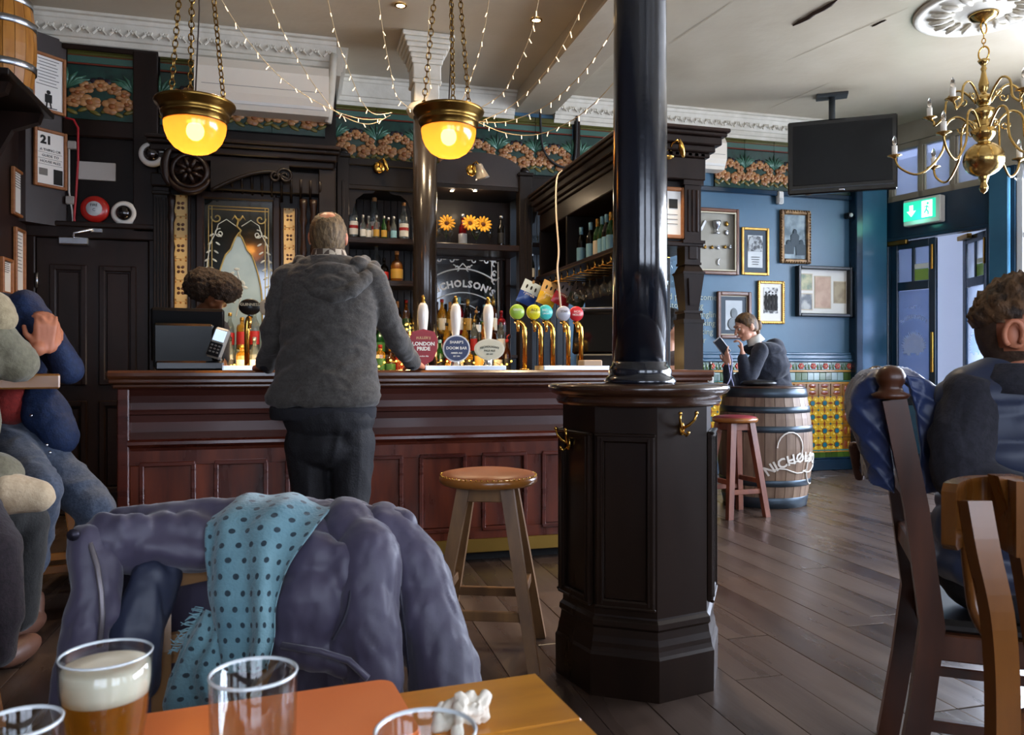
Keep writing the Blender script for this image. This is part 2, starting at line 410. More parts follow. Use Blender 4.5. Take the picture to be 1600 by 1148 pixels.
# lobby behind the double doors
LAV = mat('lavender_wall', 'b4bdd6', .6)
struct(rwl(MB().b2((-.5, .95, -.1), (1.28, 1.0, 3.6), 0).b2((-.5, .2, -.1), (-.45, 1.0, 3.6), 0).build('wall_lobby', LAV)))
# pilasters at the far right corner
pl = MB(); a = atY(1336, 0, YF-.10).x; b = atY(1347, 0, YF-.10).x
pl.b2((a, YF-.12, 0), (b, YF, 3.0), .01); pl.mi(1).b2((b, YF-.10, 0), (6.13, YF, 3.05), .01); struct(pl.build('trim_3', [NAVY, TEALP]))
struct(rwl(MB().b2((-.02, -.03, 0), (D0, 0, DTOP+.4), .01).b2((D1+.02, -.05, 0), (D1+.205, 0, 3.0), .01).build('trim_4', [TEALP])))
# cornices: stepped profile + raised ornament blocks
def cornice(name, p0, p1, n, orn=True, dz=0, proj=.16):
    """p0->p1 along the wall, n = normal into the room"""
    p0, p1, n = Vector(p0), Vector(p1), Vector(n); u = (p1-p0).normalized(); L = (p1-p0).length
    z = CZ+dz; pr = [(0, z-.235), (.035, z-.235), (.04, z-.205), (.055, z-.2), (.06, z-.165), (.075, z-.16), (proj*.75, z-.055), (proj*.8, z-.05), (proj*.85, z-.025), (proj, z-.02), (proj, z), (0, z)]
    m = MB(); k = len(pr)
    vs = [p+n*a+Vector((0, 0, zz)) for p in (p0, p1) for a, zz in pr]
    fs = [(i, (i+1) % k, k+(i+1) % k, k+i) for i in range(k)]+[list(range(k))[::-1], [k+i for i in range(k)]]
    m.add(vs, fs); c = struct(m.build(name, PLASTER))
    if orn:
        om = MB(); om.smooth = True      # a moulded leaf motif
        for q in (-1, 1):
            om.tube([(q*.045, 0, -.035), (q*.02, -.008, -.01), (q*.03, -.01, .025), (0, -.012, .03), (-q*.01, -.008, 0), (-q*.035, 0, .035)], .0085, 5)
        om.ball((0, -.006, 0), (.014, .01, .014), 8); me = om.mesh('moulded_leaf', PLASTER)
        cnt = int(L/.11); tilt = math.atan2(proj*.75-.075, .105)
        for i in range(cnt):
            o = obj('moulded_leaf', me, c); p = p0+u*((i+.5)*L/cnt)+n*(.075+(proj*.75-.075)*.5)
            o.location = (p.x, p.y, z-.108); an = math.atan2(u.y, u.x)
            o.rotation_euler = (Matrix.Rotation(an, 4, 'Z') @ Matrix.Rotation(-tilt, 4, 'X')).to_euler()
    return c
cornice('trim_5', (XL, YB, 0), (XB, YB, 0), (0, -1, 0))
cornice('trim_6', (XB, YB+.02, 0), (XB, YF, 0), (1, 0, 0), False, proj=.1)
cornice('trim_7', (XB, YF, 0), (1.95, YF, 0), (0, -1, 0), False)
cornice('trim_8', (2.35, YF, 0), (6.14, YF, 0), (0, -1, 0))
# ------------------------------------------------ painted tile frieze
def tile_mats():
    return [mat('frieze_dark_teal', '182e2a', .3, col2='24453c', scale=14, coat=.3, bump=.15, bscale=30), mat('frieze_leaf', '35624f', .35, col2='46705a', scale=18, coat=.3),
            mat('frieze_poppy', '8a5a36', .4, col2='b58250', scale=22, coat=.2), mat('frieze_poppy_heart', '7a4320', .4, col2='995a28', scale=20),
            mat('frieze_plum', '231a24', .4), mat('frieze_olive', '5b5a26', .35, col2='6d5a22', scale=14)]
def frieze_mesh(w):
    h = .40; m = MB(); m.mi(0).box((0, 0, h/2), (w-.003, .012, h), .0015); r = random.Random(2)
    m.mi(1)
    for q in (-1, 1):
        for k in range(6):
            a = PI/2+q*(.5+k*.28); p = Vector((q*w*.5, -.008, .20)); L = .15
            m.tube([p+Vector((-q*.0, 0, .02)), p+Vector((-q*math.sin(k*.4)*L*.5, -.004, L*(.75-k*.06))), p+Vector((-q*math.sin(k*.42)*L*.95, 0, L*(1.15-k*.17)))], [.006, .013, .003], 6, flat=1)
    for k in range(9):      # dark berries over the flower arch
        a = PI*(k+.5)/9; m.mi(4).ball((math.cos(a)*w*.31, -.008, .17+math.sin(a)*.125), (.024, .008, .024), 8)
    def poppy(x, z, r_):
        for k in range(6):
            a = 2*PI*k/6+r.random(); m.mi(2).ball((x+math.cos(a)*r_*.6, -.012, z+math.sin(a)*r_*.6), (r_*.55, .010, r_*.5), 8)
        m.mi(3).ball((x, -.020, z), (r_*.36, .008, r_*.36), 8)
    for k in range(7):
        a = PI*k/6; poppy(math.cos(a)*w*.40, .125+math.sin(a)*.13, .044)
    poppy(-.06, .125, .058); poppy(.065, .105, .060)
    for k in range(6): m.mi(5).ball((-.16+k*.064, -.008, .05+.02*(k % 2)), (.04, .008, .016), 8, rot=(0, .5*(-1)**k, 0))
    m.mi(0); return m.mesh('frieze_tile', tile_mats())
FT = frieze_mesh(.37)
STR = [mat('stripe_olive', '4c4a1c', .3, coat=.3, rand=.12), mat('stripe_red', '6e2b1c', .3, coat=.3), mat('stripe_teal', '3d5f55', .3, coat=.3, rand=.15), mat('stripe_gold', '8b6a2c', .3, coat=.3)]
sm_ = MB().box((0, 0, .012), (.368, .016, .022), .003); sm_.mi(1).box((0, 0, -.002), (.368, .012, .006), .001).mi(2).box((0, 0, -.03), (.368, .010, .05), .002)
sm_.mi(1).box((0, 0, -.062), (.368, .016, .012), .003).mi(0).box((0, 0, .05), (.368, .02, .05), .004); SM = sm_.mesh('border_tile', STR)
def frieze(name, p0, p1, rz, z0=2.955):
    """run of tiles p0->p1"""
    p0, p1 = Vector((p0[0], p0[1], 0)), Vector((p1[0], p1[1], 0)); L = (p1-p0).length; n = max(1, round(L/.37)); u = (p1-p0)/L
    bk = struct(MB().box((L/2, .012, .275), (L, .02, .56), 0).build(name, GAP)); bk.location = (p0.x, p0.y, z0); bk.rotation_euler.z = rz
    for i in range(n):
        s = L/n/.37
        o = obj('frieze_tile', FT, bk, ((i+.5)*L/n, 0, 0)); o.scale.x = s
        o = obj('border_tile', SM, bk, ((i+.5)*L/n, 0, .475)); o.scale.x = s
    return bk
def xa(px, y): return atY(px, 574, y).x
frieze('trim_9', (xa(105, YB-.02), YB-.02), (xa(209, YB-.02), YB-.02), 0)
frieze('trim_10', (xa(250, YB-.02), YB-.02), (xa(508, YB-.02), YB-.02), 0)
frieze('trim_11', (XB+.02, YF-.02), (xa(645, YF)+.4, YF-.02), 0)
frieze('trim_12', (xa(645, YF)+.42, YF-.02), (xa(893, YF), YF-.02), 0)
frieze('trim_13', (xa(905, YF), YF-.02), (xa(1085, YF), YF-.02), 0)
frieze('trim_14', (xa(1115, YF), YF-.02), (xa(1338, YF), YF-.02), 0)
pp = MB()
for p in (229,): pp.b2((xa(210, YB), YB-.06, 2.12), (xa(249, YB), YB, 3.49), .008)
pp.b2((xa(100, YB), YB-.05, 2.82), (xa(249, YB), YB, 2.95), .01); pp.b2((xa(100, YB), YB-.05, 3.46), (xa(249, YB), YB, 3.5), .004)
struct(pp.build('trim_15', DARK))
struct(MB().b2((xa(895, YF), YF-.05, 2.9), (xa(904, YF), YF, 3.5), .006).build('trim_16', DARK))
# brown boxed panel above the door on the left, slightly turned
a, b = atY(104, 574, YB-.02), atY(40, 574, YB-.22)
mb = MB(); mb.add([(a.x, a.y, 2.14), (b.x, b.y, 2.14), (b.x, b.y, 3.52), (a.x, a.y, 3.52), (a.x, YB, 2.14), (XL, YB, 2.14), (XL, YB, 3.52), (a.x, YB, 3.52), (XL, b.y, 2.14), (XL, b.y, 3.52)],
     [(0, 1, 2, 3), (0, 3, 7, 4), (1, 8, 9, 2), (0, 4, 5, 8, 1), (3, 2, 9, 6, 7)])
PANL = struct(mb.build('trim_17', BROWNW)); PA, PB = a, b
# ------------------------------------------------ dado tiling on the far wall, right
x0, x1 = 2.62, xa(1334, YF)
dado = struct(MB().b2((x0, YF-.02, 0), (x1, YF, 1.20), 0).build('trim_18', mat('tile_grout', '4a4636', .8)))
tl = []
YT = [mat('tile_yellow', 'd9ac2c', .18, col2='c4921f', scale=9, coat=.5), mat('tile_ochre', '8a5a18', .2, coat=.5), mat('tile_teal', '1f6670', .2, coat=.5), mat('tile_rust', '8e4420', .2, coat=.5), mat('tile_bright', 'e6c63c', .2, coat=.5)]
def ytile(border):
    m = MB(); w = .148; m.mi(1 if border else 0).box((0, 0, 0), (w, .012, w), .002)
    if not border:
        Mx = Matrix.Rotation(PI/2, 4, 'X')
        m.mi(1).lathe([(.036, 0), (.034, .010)], 16, Mx @ Matrix.Translation((0, 0, 0))).mi(2).lathe([(.027, 0), (.025, .013)], 14, Mx)
        for k in range(4):
            a = PI/4+k*PI/2; x, z = math.cos(a)*.058, math.sin(a)*.058
            m.mi(4).ball((x*.86, -.005, z*.86), (.021, .005, .015), 8, rot=(0, -a, 0)); a2 = k*PI/2
            m.mi(1).ball((math.cos(a2)*.050, -.004, math.sin(a2)*.050), (.013, .005, .009), 6, rot=(0, -a2, 0))
            x, z = math.cos(a2)*.074, math.sin(a2)*.074
            m.mi(3).box((x*.93, -.005, z*.93), (.024, .008, .024), .003, rot=(0, PI/4*0, 0)); 
            x, z = (.07*(1 if k in (0, 3) else -1), .07*(1 if k < 2 else -1)); m.mi(2).box((x, -.005, z), (.010, .006, .010), .002, rot=(0, PI/4, 0))
    else:
        for k in range(2): m.mi(3).ball((-.037+.074*k, -.005, 0), (.026, .005, .05), 8); 
        m.mi(0).ball((0, -.006, 0), (.014, .004, .04), 8)
    return m.mesh('patterned_tile', YT)
yt, yb = ytile(False), ytile(True)
nt_ = int((x1-x0-.02)/.15); 
for i in range(nt_):
    x = x1-.09-i*.15
    if x-.07 < x0: break
    for j in range(5):
        edge = i == 0
        o = obj('patterned_tile', yb if edge or j == 4 else yt, dado, (x, YF-.024, .275+.148*(j+.0)))
        if j == 4 and not edge: o.rotation_euler.y = PI/2; 
        o.scale.z = .97
GT = [mat('tile_green_a', '3f5a1c', .15, coat=.6, rand=.3), mat('tile_mint', '8fa5a0', .15, coat=.6, rand=.1), mat('tile_teal_border', '3f7c78', .15, coat=.5), mat('tile_ochre_border', 'c08a3a', .15, coat=.5)]
g1 = MB().box((0, 0, 0), (.072, .012, .082), .003).mesh('glazed_tile', GT[0]); g2 = MB().box((0, 0, 0), (.072, .012, .082), .003).mesh('glazed_tile', GT[1])
fm = MB().mi(0).box((0, 0, 0), (.148, .012, .082), .002)
for k in range(6): a = k*PI/3; fm.mi(1).ball((math.cos(a)*.022, -.008, math.sin(a)*.020), (.017, .007, .015), 8)
fm.mi(2).ball((0, -.014, 0), (.009, .006, .009), 8).mi(3).ball((.055, -.007, -.01), (.012, .005, .03), 6).mi(3).ball((-.055, -.007, -.01), (.012, .005, .03), 6)
fme = fm.mesh('rose_tile', [mat('tile_grey_green', '5d7464', .2, coat=.5), mat('tile_rose', 'b0473a', .2, coat=.5), mat('tile_rose_heart', 'e8c49a', .2, coat=.5), GT[0]])
i = 0; x = x1-.045
while x > x0+.03:
    obj('glazed_tile', g2 if (i // 2) % 2 == 1 else g1, dado, (x, YF-.026, 1.005)); obj('glazed_tile', g1, dado, (x, YF-.026, .165)).scale.z = .7; x -= .074; i += 1
x = x1-.08
while x > x0+.07: obj('rose_tile', fme, dado, (x, YF-.026, 1.115)); x -= .15
bb = MB().mi(0)
for z, h_, k in ((.955, .014, 0), (1.062, .018, 1), (.935, .016, 1), (.215, .014, 0), (.200, .01, 1)): bb.mi(k).b2((x0, YF-.034, z-h_/2), (x1, YF-.02, z+h_/2), .003)
bb.mi(1).b2((x1-.012, YF-.034, .2), (x1, YF-.02, .94), .003); bb.build('tile_border', [GT[2], GT[3]], dado)
bb = MB().b2((x0, YF-.06, 1.16), (x1, YF, 1.19), .006).b2((x0, YF-.045, 1.19), (x1, YF, 1.235), .008).b2((x0, YF-.03, 1.235), (x1, YF, 1.26), .006)
struct(bb.build('trim_19', mat('blue_dado_rail', '385a73', .25, coat=.4)))
struct(MB().b2((x0, YF-.05, 0), (x1, YF, .12), .008).b2((x0, YF-.04, .12), (x1, YF, .14), .006).build('baseboard_back', NAVY))
# top rail between frieze and blue wall
struct(MB().b2((2.4, YF-.05, 2.90), (x1, YF, 2.955), .008).build('trim_20', NAVY))
# ================================================================ PILLAR AND PEDESTAL
pc = W(996, 574, 2.85); pc.z = 0
IRON = mat('black_gloss_iron', '10131a', .16, col2='171b24', scale=3, coat=.7, bump=.12, bscale=14, rvar=.05)
ped = thing('pedestal', 'octagonal dark wood pedestal with round top around the front pillar', 'pedestal', (pc.x, pc.y, 0), -YAW)
def octo(R, z0, z1, m, rot=0.08, n=8):
    poly = [(R*math.cos(-PI/2+rot+2*PI*k/n), R*math.sin(-PI/2+rot+2*PI*k/n)) for k in range(n)]; m.prism(poly, z0, z1); return poly
def octo_loft(prof, m, rot=.08, n=8):
    vs = []; fs = []
    for R, z in prof:
        vs += [(R*math.cos(-PI/2+rot+2*PI*k/n), R*math.sin(-PI/2+rot+2*PI*k/n), z) for k in range(n)]
    for j in range(len(prof)-1):
        for k in range(n): fs.append((j*n+k, j*n+(k+1) % n, (j+1)*n+(k+1) % n, (j+1)*n+k))
    fs.append([(len(prof)-1)*n+k for k in range(n)]); m.add(vs, fs); return m
octo_loft([(.274, .2), (.274, .985)], MB()).build('body', PEDW, ped)
octo_loft([(.300, 0), (.302, .14), (.296, .15), (.292, .165), (.290, .18), (.284, .20), (.280, .225), (.288, .235), (.286, .252), (.276, .262), (.272, .275)], MB()).build('plinth', PEDW, ped)
MB().mi(0, True).lathe([(.265, .965), (.29, .972), (.297, .985), (.290, .998), (.300, 1.004), (.318, 1.012), (.326, 1.024), (.324, 1.036), (.312, 1.042), (.0, 1.042)], 64).build('top', mat('pedestal_top_wood', '3a2113', .25, col2='2a160d', scale=4, coat=.5), ped)
def facefr(k): # centre and outward direction of octagon face k (face between vertex k and k+1)
    a0 = -PI/2+.08+2*PI*k/8; a1 = a0+PI/4; am = (a0+a1)/2; r = .274*math.cos(PI/8)
    return Matrix.Translation((r*math.cos(am), r*math.sin(am), 0)) @ Matrix.Rotation(am+PI/2, 4, 'Z'), am
for k in (7, 6, 1, 3, 5):
    Mf, am = facefr(k); m = MB(); w = .168; z0, z1 = .31, .865
    for zc in (z0, z1): m.box((0, -.010, zc), (w+.028, .022, .030), .005, M=Mf); m.box((0, -.018, zc+(.010 if zc == z1 else -.010)), (w+.036, .014, .010), .003, M=Mf)
    for s in (-1, 1): m.box((s*w/2, -.010, (z0+z1)/2), (.028, .022, z1-z0), .005, M=Mf); m.box((s*(w/2-.006), -.021, (z0+z1)/2), (.008, .008, z1-z0), .002, M=Mf)
    m.build('panel_frame', PEDW, ped); MB().box((0, -.003, (z0+z1)/2), (w-.028, .008, z1-z0-.03), .002, M=Mf).build('panel', PEDW, ped)
def hook(M_, sc=1):
    m = MB(); m.ball((0, -.004, -.012), (.013, .006, .026), 10)
    for s in (-1, 1): m.tube([(s*.002, -.006, -.01), (s*.02, -.022, .004), (s*.034, -.034, .022), (s*.038, -.04, .044)], [.006, .006, .005, .0045], 8); m.ball((s*.038, -.04, .048), .008, 8)
    m.tube([(0, -.006, -.02), (0, -.03, -.036), (0, -.04, -.026)], .005, 8); m.ball((0, -.04, -.024), .007, 8)
    m.v = [M_ @ v for v in m.v]; return m
Mf, _ = facefr(0); hook(Mf @ Matrix.Translation((-.005, 0, .905)) @ Matrix.Scale(.9, 4)).build('coat_hook', BRASS, ped)['label'] = 'small brass double coat hook'
Mf, _ = facefr(6); hook(Mf @ Matrix.Translation((-.04, -.012, .84)) @ Matrix.Scale(.9, 4)).build('coat_hook', BRASS, ped)['label'] = 'small brass double coat hook'
col = thing('iron_pillar', 'tall glossy black iron pillar rising from the pedestal to the ceiling', 'pillar', (pc.x+.01, pc.y, 1.042), 0)
MB().mi(0, True).lathe([(.100, .075), (.0985, .5), (.0965, 1.2), (.093, 2.0), (.091, CZ-1.042-.26)], 48).build('shaft', IRON, col)
MB().mi(0, True).lathe([(.128, 0), (.130, .010), (.122, .022), (.112, .030), (.115, .045), (.110, .058), (.102, .066), (.100, .08)], 48).build('base', IRON, col)
# back pillar with white capital
bc = W(664, 574, 6.25)
col = thing('iron_pillar', 'dark iron pillar behind the bar with a white plaster capital', 'pillar', (bc.x, bc.y, 0), 0)
IRON2 = mat('brown_gloss_iron', '1b1715', .22, col2='2a2320', scale=3, coat=.5, bump=.015, bscale=14)
MB().mi(0, True).lathe([(.098, 0), (.097, 2.0), (.094, 3.12)], 36).build('shaft', IRON2, col)
m = MB(); m.mi(0, True).lathe([(.095, 3.10), (.13, 3.11), (.15, 3.15), (.13, 3.19), (.11, 3.2)], 32); m.smooth = False
for z0, z1, w0 in ((3.19, 3.34, .20), (3.34, 3.37, .235), (3.37, 3.49, .225), (3.49, 3.53, .25)): m.b2((-w0/2, -w0/2, z0), (w0/2, w0/2, z1), .008)
for i in range(5): w0 = .27+.035*i; m.b2((-w0/2, -w0/2, 3.53+.035*i), (w0/2, w0/2, 3.565+.035*i), .008)
m.build('capital', PLASTER, col)
# ================================================================ BAR COUNTER
BX0, BX1, BY = -.90, 2.36, 4.32
bar = thing('bar_counter', 'long mahogany bar counter with panelled front and brass kick strip', 'bar', (0, BY, 0), 0)
MB().b2((BX0-.04, -.10, 1.045), (BX1+.04, .52, 1.085), .012).b2((BX0-.03, -.085, 1.02), (BX1+.03, .5, 1.045), .006).b2((BX0-.02, -.055, .995), (BX1+.02, .48, 1.02), .008).build('worktop', mat('bar_top_wood', '3e1c10', .22, col2='57301b', scale=5, stretch=(.4, 2, 1), coat=.6, rvar=.06), bar)
MB().b2((BX0, .03, .13), (BX1, .46, .995), .004).build('carcass', MAHOG, bar)
def ext(prof, x0, x1, m):   # extrude y,z profile along x
    k = len(prof); m.add([(x, y, z) for x in (x0, x1) for y, z in prof], [(i, k+i, k+(i+1) % k, (i+1) % k) for i in range(k)]+[list(range(k)), [k+i for i in range(k)][::-1]]); return m
ext([(.04, .995), (-.035, .995), (-.02, .985), (.0, .955), (.008, .92), (.004, .885), (.04, .885)], BX0+.05, BX1, MB()).build('upper_fascia', MAHOGD, bar)
ext([(.04, .885), (-.012, .885), (-.022, .875), (-.018, .862), (.002, .856), (.04, .856)], BX0+.05, BX1, MB()).build('bead_moulding', MAHOGD, bar)
ext([(.04, .856), (.004, .856), (.012, .82), (.008, .77), (-.006, .735), (.04, .735)], BX0+.05, BX1, MB()).build('lower_fascia', MAHOGD, bar)
ext([(.04, .735), (-.03, .735), (-.045, .725), (-.048, .71), (-.03, .700), (-.012, .69), (-.008, .675), (.04, .675)], BX0+.05, BX1, MB()).build('ledge_moulding', MAHOG, bar)
MB().b2((BX0, -.03, .05), (BX0+.055, .46, .995), .006).build('end_post', MAHOG, bar)
MB().b2((BX0+.05, -.005, .60), (BX1, .03, .678), .003).build('top_rail', MAHOGP, bar)
MB().b2((BX0+.05, -.005, .13), (BX1, .03, .195), .003).build('bottom_rail', MAHOGP, bar)
npn = 9; pw_ = (BX1-BX0-.06)/npn
for i in range(npn+1):
    x = BX0+.055+i*pw_; MB().b2((x-.055 if i else x, -.005, .195), (x+.055 if i < npn else x, .03, .60), .003).build('stile', MAHOGP, bar)
for i in range(npn):
    xa_, xb_ = BX0+.055+i*pw_+.055, BX0+.055+(i+1)*pw_-.055; m = MB()
    for z in (.188, .607): m.b2((xa_-.008, -.018, z-.012), (xb_+.008, .01, z+.012), .004)
    for x in (xa_, xb_): m.b2((x-.012, -.018, .188), (x+.012, .01, .607), .004)
    m.build('panel_moulding', MAHOG, bar); MB().b2((xa_+.008, .012, .20), (xb_-.008, .026, .597), .003).build('panel', MAHOGP, bar)
MB().b2((BX0+.05, -.012, .055), (BX1, .03, .132), .003).build('kick_strip', mat('dull_brass_strip', '9a7a3c', .38, 1, rvar=.12, scale=7, bump=.06), bar)
MB().b2((BX0+.03, .06, 0), (BX1-.02, .44, .06), 0).build('toe_kick', mat('toe_black', '080706', .8), bar)
# return of the bar towards the back wall on the right
ret = thing('bar_return', 'mahogany bar return running back under the overhead glass rack', 'bar', (0, 0, 0), 0)
MB().b2((1.86, BY+.54, 1.045), (BX1+.04, 6.25, 1.085), .01).build('worktop', MATS['bar_top_wood'], ret)
MB().b2((1.92, BY+.54, 0), (BX1, 6.25, 1.045), .004).build('carcass', MAHOG, ret)
m = MB()
for z in (1.0, .86, .71): m.b2((BX1, BY+.54, z-.015), (BX1+.03, 6.25, z+.015), .006)
m.build('moulding', MAHOGD, ret)
# ================================================================ DOOR ON THE LEFT
dl, dr = xa(58, YB), xa(234, YB); DW = dr-dl; DH = 2.06
fr = MB(); 
for x in (dl-.085, dr): fr.b2((x, YB-.05, 0), (x+.085, YB, DH+.10), .008)
fr.b2((dl-.085, YB-.06, DH), (dr+.085, YB, DH+.10), .008); fr.b2((dl-.10, YB-.08, DH+.08), (dr+.10, YB, DH+.12), .008)
struct(fr.build('door_1', DARK)); dfr = bpy.data.objects['door_1']
MB().b2((dl+.004, YB-.035, .01), (dr-.004, YB-.005, DH-.004), .004).build('door_leaf', DARK, dfr)
def door_panel(x0, x1, z0, z1):
    m = MB()
    for z in (z0, z1): m.b2((x0, YB-.055, z-.022), (x1, YB-.03, z+.022), .007); 
    for x in (x0, x1): m.b2((x-.022, YB-.055, z0-.022), (x+.022, YB-.03, z1+.022), .007)
    m.build('panel_moulding', DARK, dfr); MB().b2((x0+.03, YB-.045, z0+.03), (x1-.03, YB-.03, z1-.03), .008).build('door_panel', DARK, dfr)
xm = [dl+.16, dl+.375, dl+.5, dl+.72]; s = DW/.86
for q in ((.13, .36), (.50, .74)): door_panel(dl+q[0]*DW/.86, dl+q[1]*DW/.86, .99, 1.84); door_panel(dl+q[0]*DW/.86, dl+q[1]*DW/.86, .18, .83)
p = atY(118, 378, YB-.05); cl = MB().b2((p.x-.10, YB-.115, p.z-.028), (p.x+.10, YB-.04, p.z+.028), .008).mi(0).tube([(p.x, YB-.10, p.z+.028), (p.x, YB-.10, p.z+.06), (p.x+.13, YB-.11, p.z+.09)], .010, 6)
cl.box((p.x+.15, YB-.08, p.z+.085), (.08, .03, .03)); cl.build('door_closer', CHROME, dfr)
for z in (1.74, .3):
    MB().mi(0, True).lathe([(.011, -.055), (.011, .055)], 10, Matrix.Translation((dl+.012, YB-.05, z))).build('hinge', STEEL, dfr)
# ================================================================ DOUBLE DOORS ON THE RIGHT
def leaf(name, w, h, host, M_):
    lf = MB(); st = .075
    for x in (0, w-st): lf.box((x+st/2, 0, h/2), (st, .045, h), .006, M=M_)
    for z, hh in ((.09, .18), (1.96, .09), (h-.04, .08), (.75, .12)): lf.box((w/2, 0, z), (w-2*st, .045, hh), .004, M=M_)
    lf.box((w/2, 0, 2.19), (.03, .04, .40), .004, M=M_); o = lf.build(name, NAVY, host)
    MB().box((w/2, 0, .42), (w-2*st, .02, .54), .004, M=M_).build('lower_panel', TEALP, o)
    FRO = thin_glass('frosted_pane', 'aebbd4', .22); 
    MB().box((w/2, 0, 1.36), (w-2*st, .006, 1.10), 0, M=M_).build('pane', FRO, o)
    for s_ in (-1, 1):
        MB().box((w/2+s_*(w-2*st)/4, 0, 2.19), ((w-2*st)/2-.015, .006, .38), 0, M=M_).build('pane', thin_glass('upper_pane', 'c4ccde', .25), o)
        cc = {-1: 'd8c9d6', 1: 'b9c930'} if 'r' in name[-1] else {-1: 'a9b4cf', 1: '93b25c'}
    MB().box((w/2+(w-2*st)/4, -.006, 2.07), ((w-2*st)/2-.02, .004, .12), 0, M=M_).build('door_sticker', mat('sticker_green', '8fae52', .5), o)
    MB().box((w/2+(w-2*st)/4, -.006, 2.16), ((w-2*st)/2-.02, .004, .05), 0, M=M_).build('door_sticker', WHITE, o)
    # etched animal with quills, and the mirrored name above it
    ETC = thin_glass('white_etching', 'ffffff', .97); m = MB(); r = random.Random(5)
    pts = []; n = 46
    for k in range(n):
        a = PI*1.12*k/(n-1)-.1; rad = (.125 if k % 2 else .098)+r.uniform(-.008, .008); pts.append((math.cos(a)*rad*.88, math.sin(a)*rad*1.15))
    pts += [(-.09, -.05), (-.06, -.045), (-.055, -.065), (-.03, -.065), (-.03, -.045), (.02, -.045), (.025, -.065), (.05, -.062), (.05, -.04), (.09, -.035)]
    m.prism(pts, 0, .002, M_ @ Matrix.Translation((w/2, -.004, 1.30)) @ Matrix.Scale(1.25, 4) @ Matrix.Rotation(PI/2, 4, 'X')); m.build('etched_animal', ETC, o)
    t = obj('etched_name', text_mesh('PORCUPINE', .062, ETC, arc=.20, mirror=True), o); t.matrix_local = M_ @ Matrix.Translation((w/2, -.005, 1.63)) @ Matrix.Rotation(PI/2, 4, 'X')
    t = obj('etched_name', text_mesh('~ The ~', .05, ETC, mirror=True), o); t.matrix_local = M_ @ Matrix.Translation((w/2, -.005, 1.73)) @ Matrix.Rotation(PI/2, 4, 'X')
    MB().box((w-.03, -.035, 2.24), (.022, .02, .26), .004, M=M_).build('bolt', BRASS, o)
    m = MB(); m.box((w-.035, -.03, 1.25), (.03, .012, .42), .004, M=M_); m.build('push_plate', BRASS, o)
    m = MB(); m.box((.10, -.05, DTOP-.06), (.22, .05, .05), .006, M=M_); m.build('door_closer', AGED, o)
    return o
dh = MB().b2((D0-.02, -.02, 0), (D0+.03, .10, DTOP), .006).b2((D1-.02, -.02, 0), (D1+.03, .10, DTOP), .006).b2((D0, -.02, DTOP-.03), (D1, .10, DTOP+.01), .006)
d2 = struct(rwl(dh.build('door_2', NAVY)))
leaf('leaf', .50, DTOP-.05, d2, Matrix.Translation((D0+.03, .05, .01)))
leaf('leaf', .50, DTOP-.05, d2, Matrix.Translation((D1-.02, .05, .01)) @ Matrix.Rotation(-.62, 4, 'Z') @ Matrix.Translation((-.50, 0, 0)))
# ================================================================ BACK BAR: mirrored dresser on the left
MIRR = mat('dark_mirror', '0d1110', .06, spec=1.0, coat=1, col2='161b19', scale=2)
PALEM = mat('frosted_mirror', '8299a6', .55, col2='96acb8', scale=4)
ETCH = mat('silver_etching', 'a9b0b0', .4); GILT = mat('gilt_line', 'a8935a', .3, .6)
FLOR = [mat('cream_tile', 'b9985f', .3, col2='c4a76e', scale=5, coat=.3), mat('brown_print', '4a2c1a', .4), mat('amber_print', 'a06a2a', .4)]
yb0 = 6.30
def X6(px, y=yb0): return atY(px, 574, y).x
def Z6(px, py, y=yb0): return atY(px, py, y).z
dx0, dx1 = X6(240), X6(522)
dre = thing('back_bar_dresser', 'carved dark wood back bar with etched mirror and floral tile strips', 'back bar', (0, 0, 0), 0)
m = MB(); zt = 2.66
m.b2((dx0, yb0+.0, zt), (dx1, YB-.0, zt+.05), .008).b2((dx0-.02, yb0-.04, zt+.05), (dx1+.02, YB, zt+.10), .008).b2((dx0-.04, yb0-.07, zt+.10), (dx1+.04, YB, zt+.13), .008).b2((dx0-.05, yb0-.09, zt+.13), (dx1+.05, YB, zt+.16), .006)
m.build('cornice', DARK, dre)
MB().b2((dx0, YB-.03, .9), (dx1, YB-.002, zt), 0).build('back_board', DARK2, dre)
# fluted pilaster on the far left
p0, p1 = X6(237), X6(262); m = MB().b2((p0, yb0+.06, .9), (p1, YB-.03, 2.46), .004); m.b2((p0-.015, yb0+.03, 2.46), (p1+.015, YB-.03, 2.56), .01).b2((p0-.01, yb0+.04, 2.40), (p1+.01, YB-.03, 2.43), .006)
for k in range(5): x = p0+(p1-p0)*(k+.5)/5; m.b2((x-.007, yb0+.045, 1.0), (x+.007, yb0+.065, 2.38), .004)
m.build('fluted_pilaster', DARK2, dre)
# carved roundel with scrolls
c = Vector((X6(296, yb0-.06), yb0-.05, Z6(296, 270))); m = MB(); Mx = Matrix.Translation(c) @ Matrix.Rotation(PI/2, 4, 'X')
m.mi(0, True).lathe([(.145, -.05), (.14, .01), (.12, .028), (.105, .02), (.10, 0), (.02, .0)], 32, Mx)
for k in range(8):
    a = k*PI/4; d = Vector((math.cos(a), 0, math.sin(a))); q = Vector((-math.sin(a), 0, math.cos(a)))
    m.tube([c+d*.015+Vector((0, -.02, 0)), c+d*.05+q*.012+Vector((0, -.04, 0)), c+d*.085+q*.03+Vector((0, -.02, 0)), c+d*.10-q*.0+Vector((0, -.01, 0))], [.010, .018, .014, .006], 8)
m.ball(c+Vector((0, -.035, 0)), .022, 10)
m.tube([c+Vector((-.10+.05*math.cos(a)-.02, -.02, .02+.13*math.sin(a))) for a in [PI/2+i*PI/8 for i in range(9)]], [.012+.02*math.sin(PI*i/8) for i in range(9)], 8)
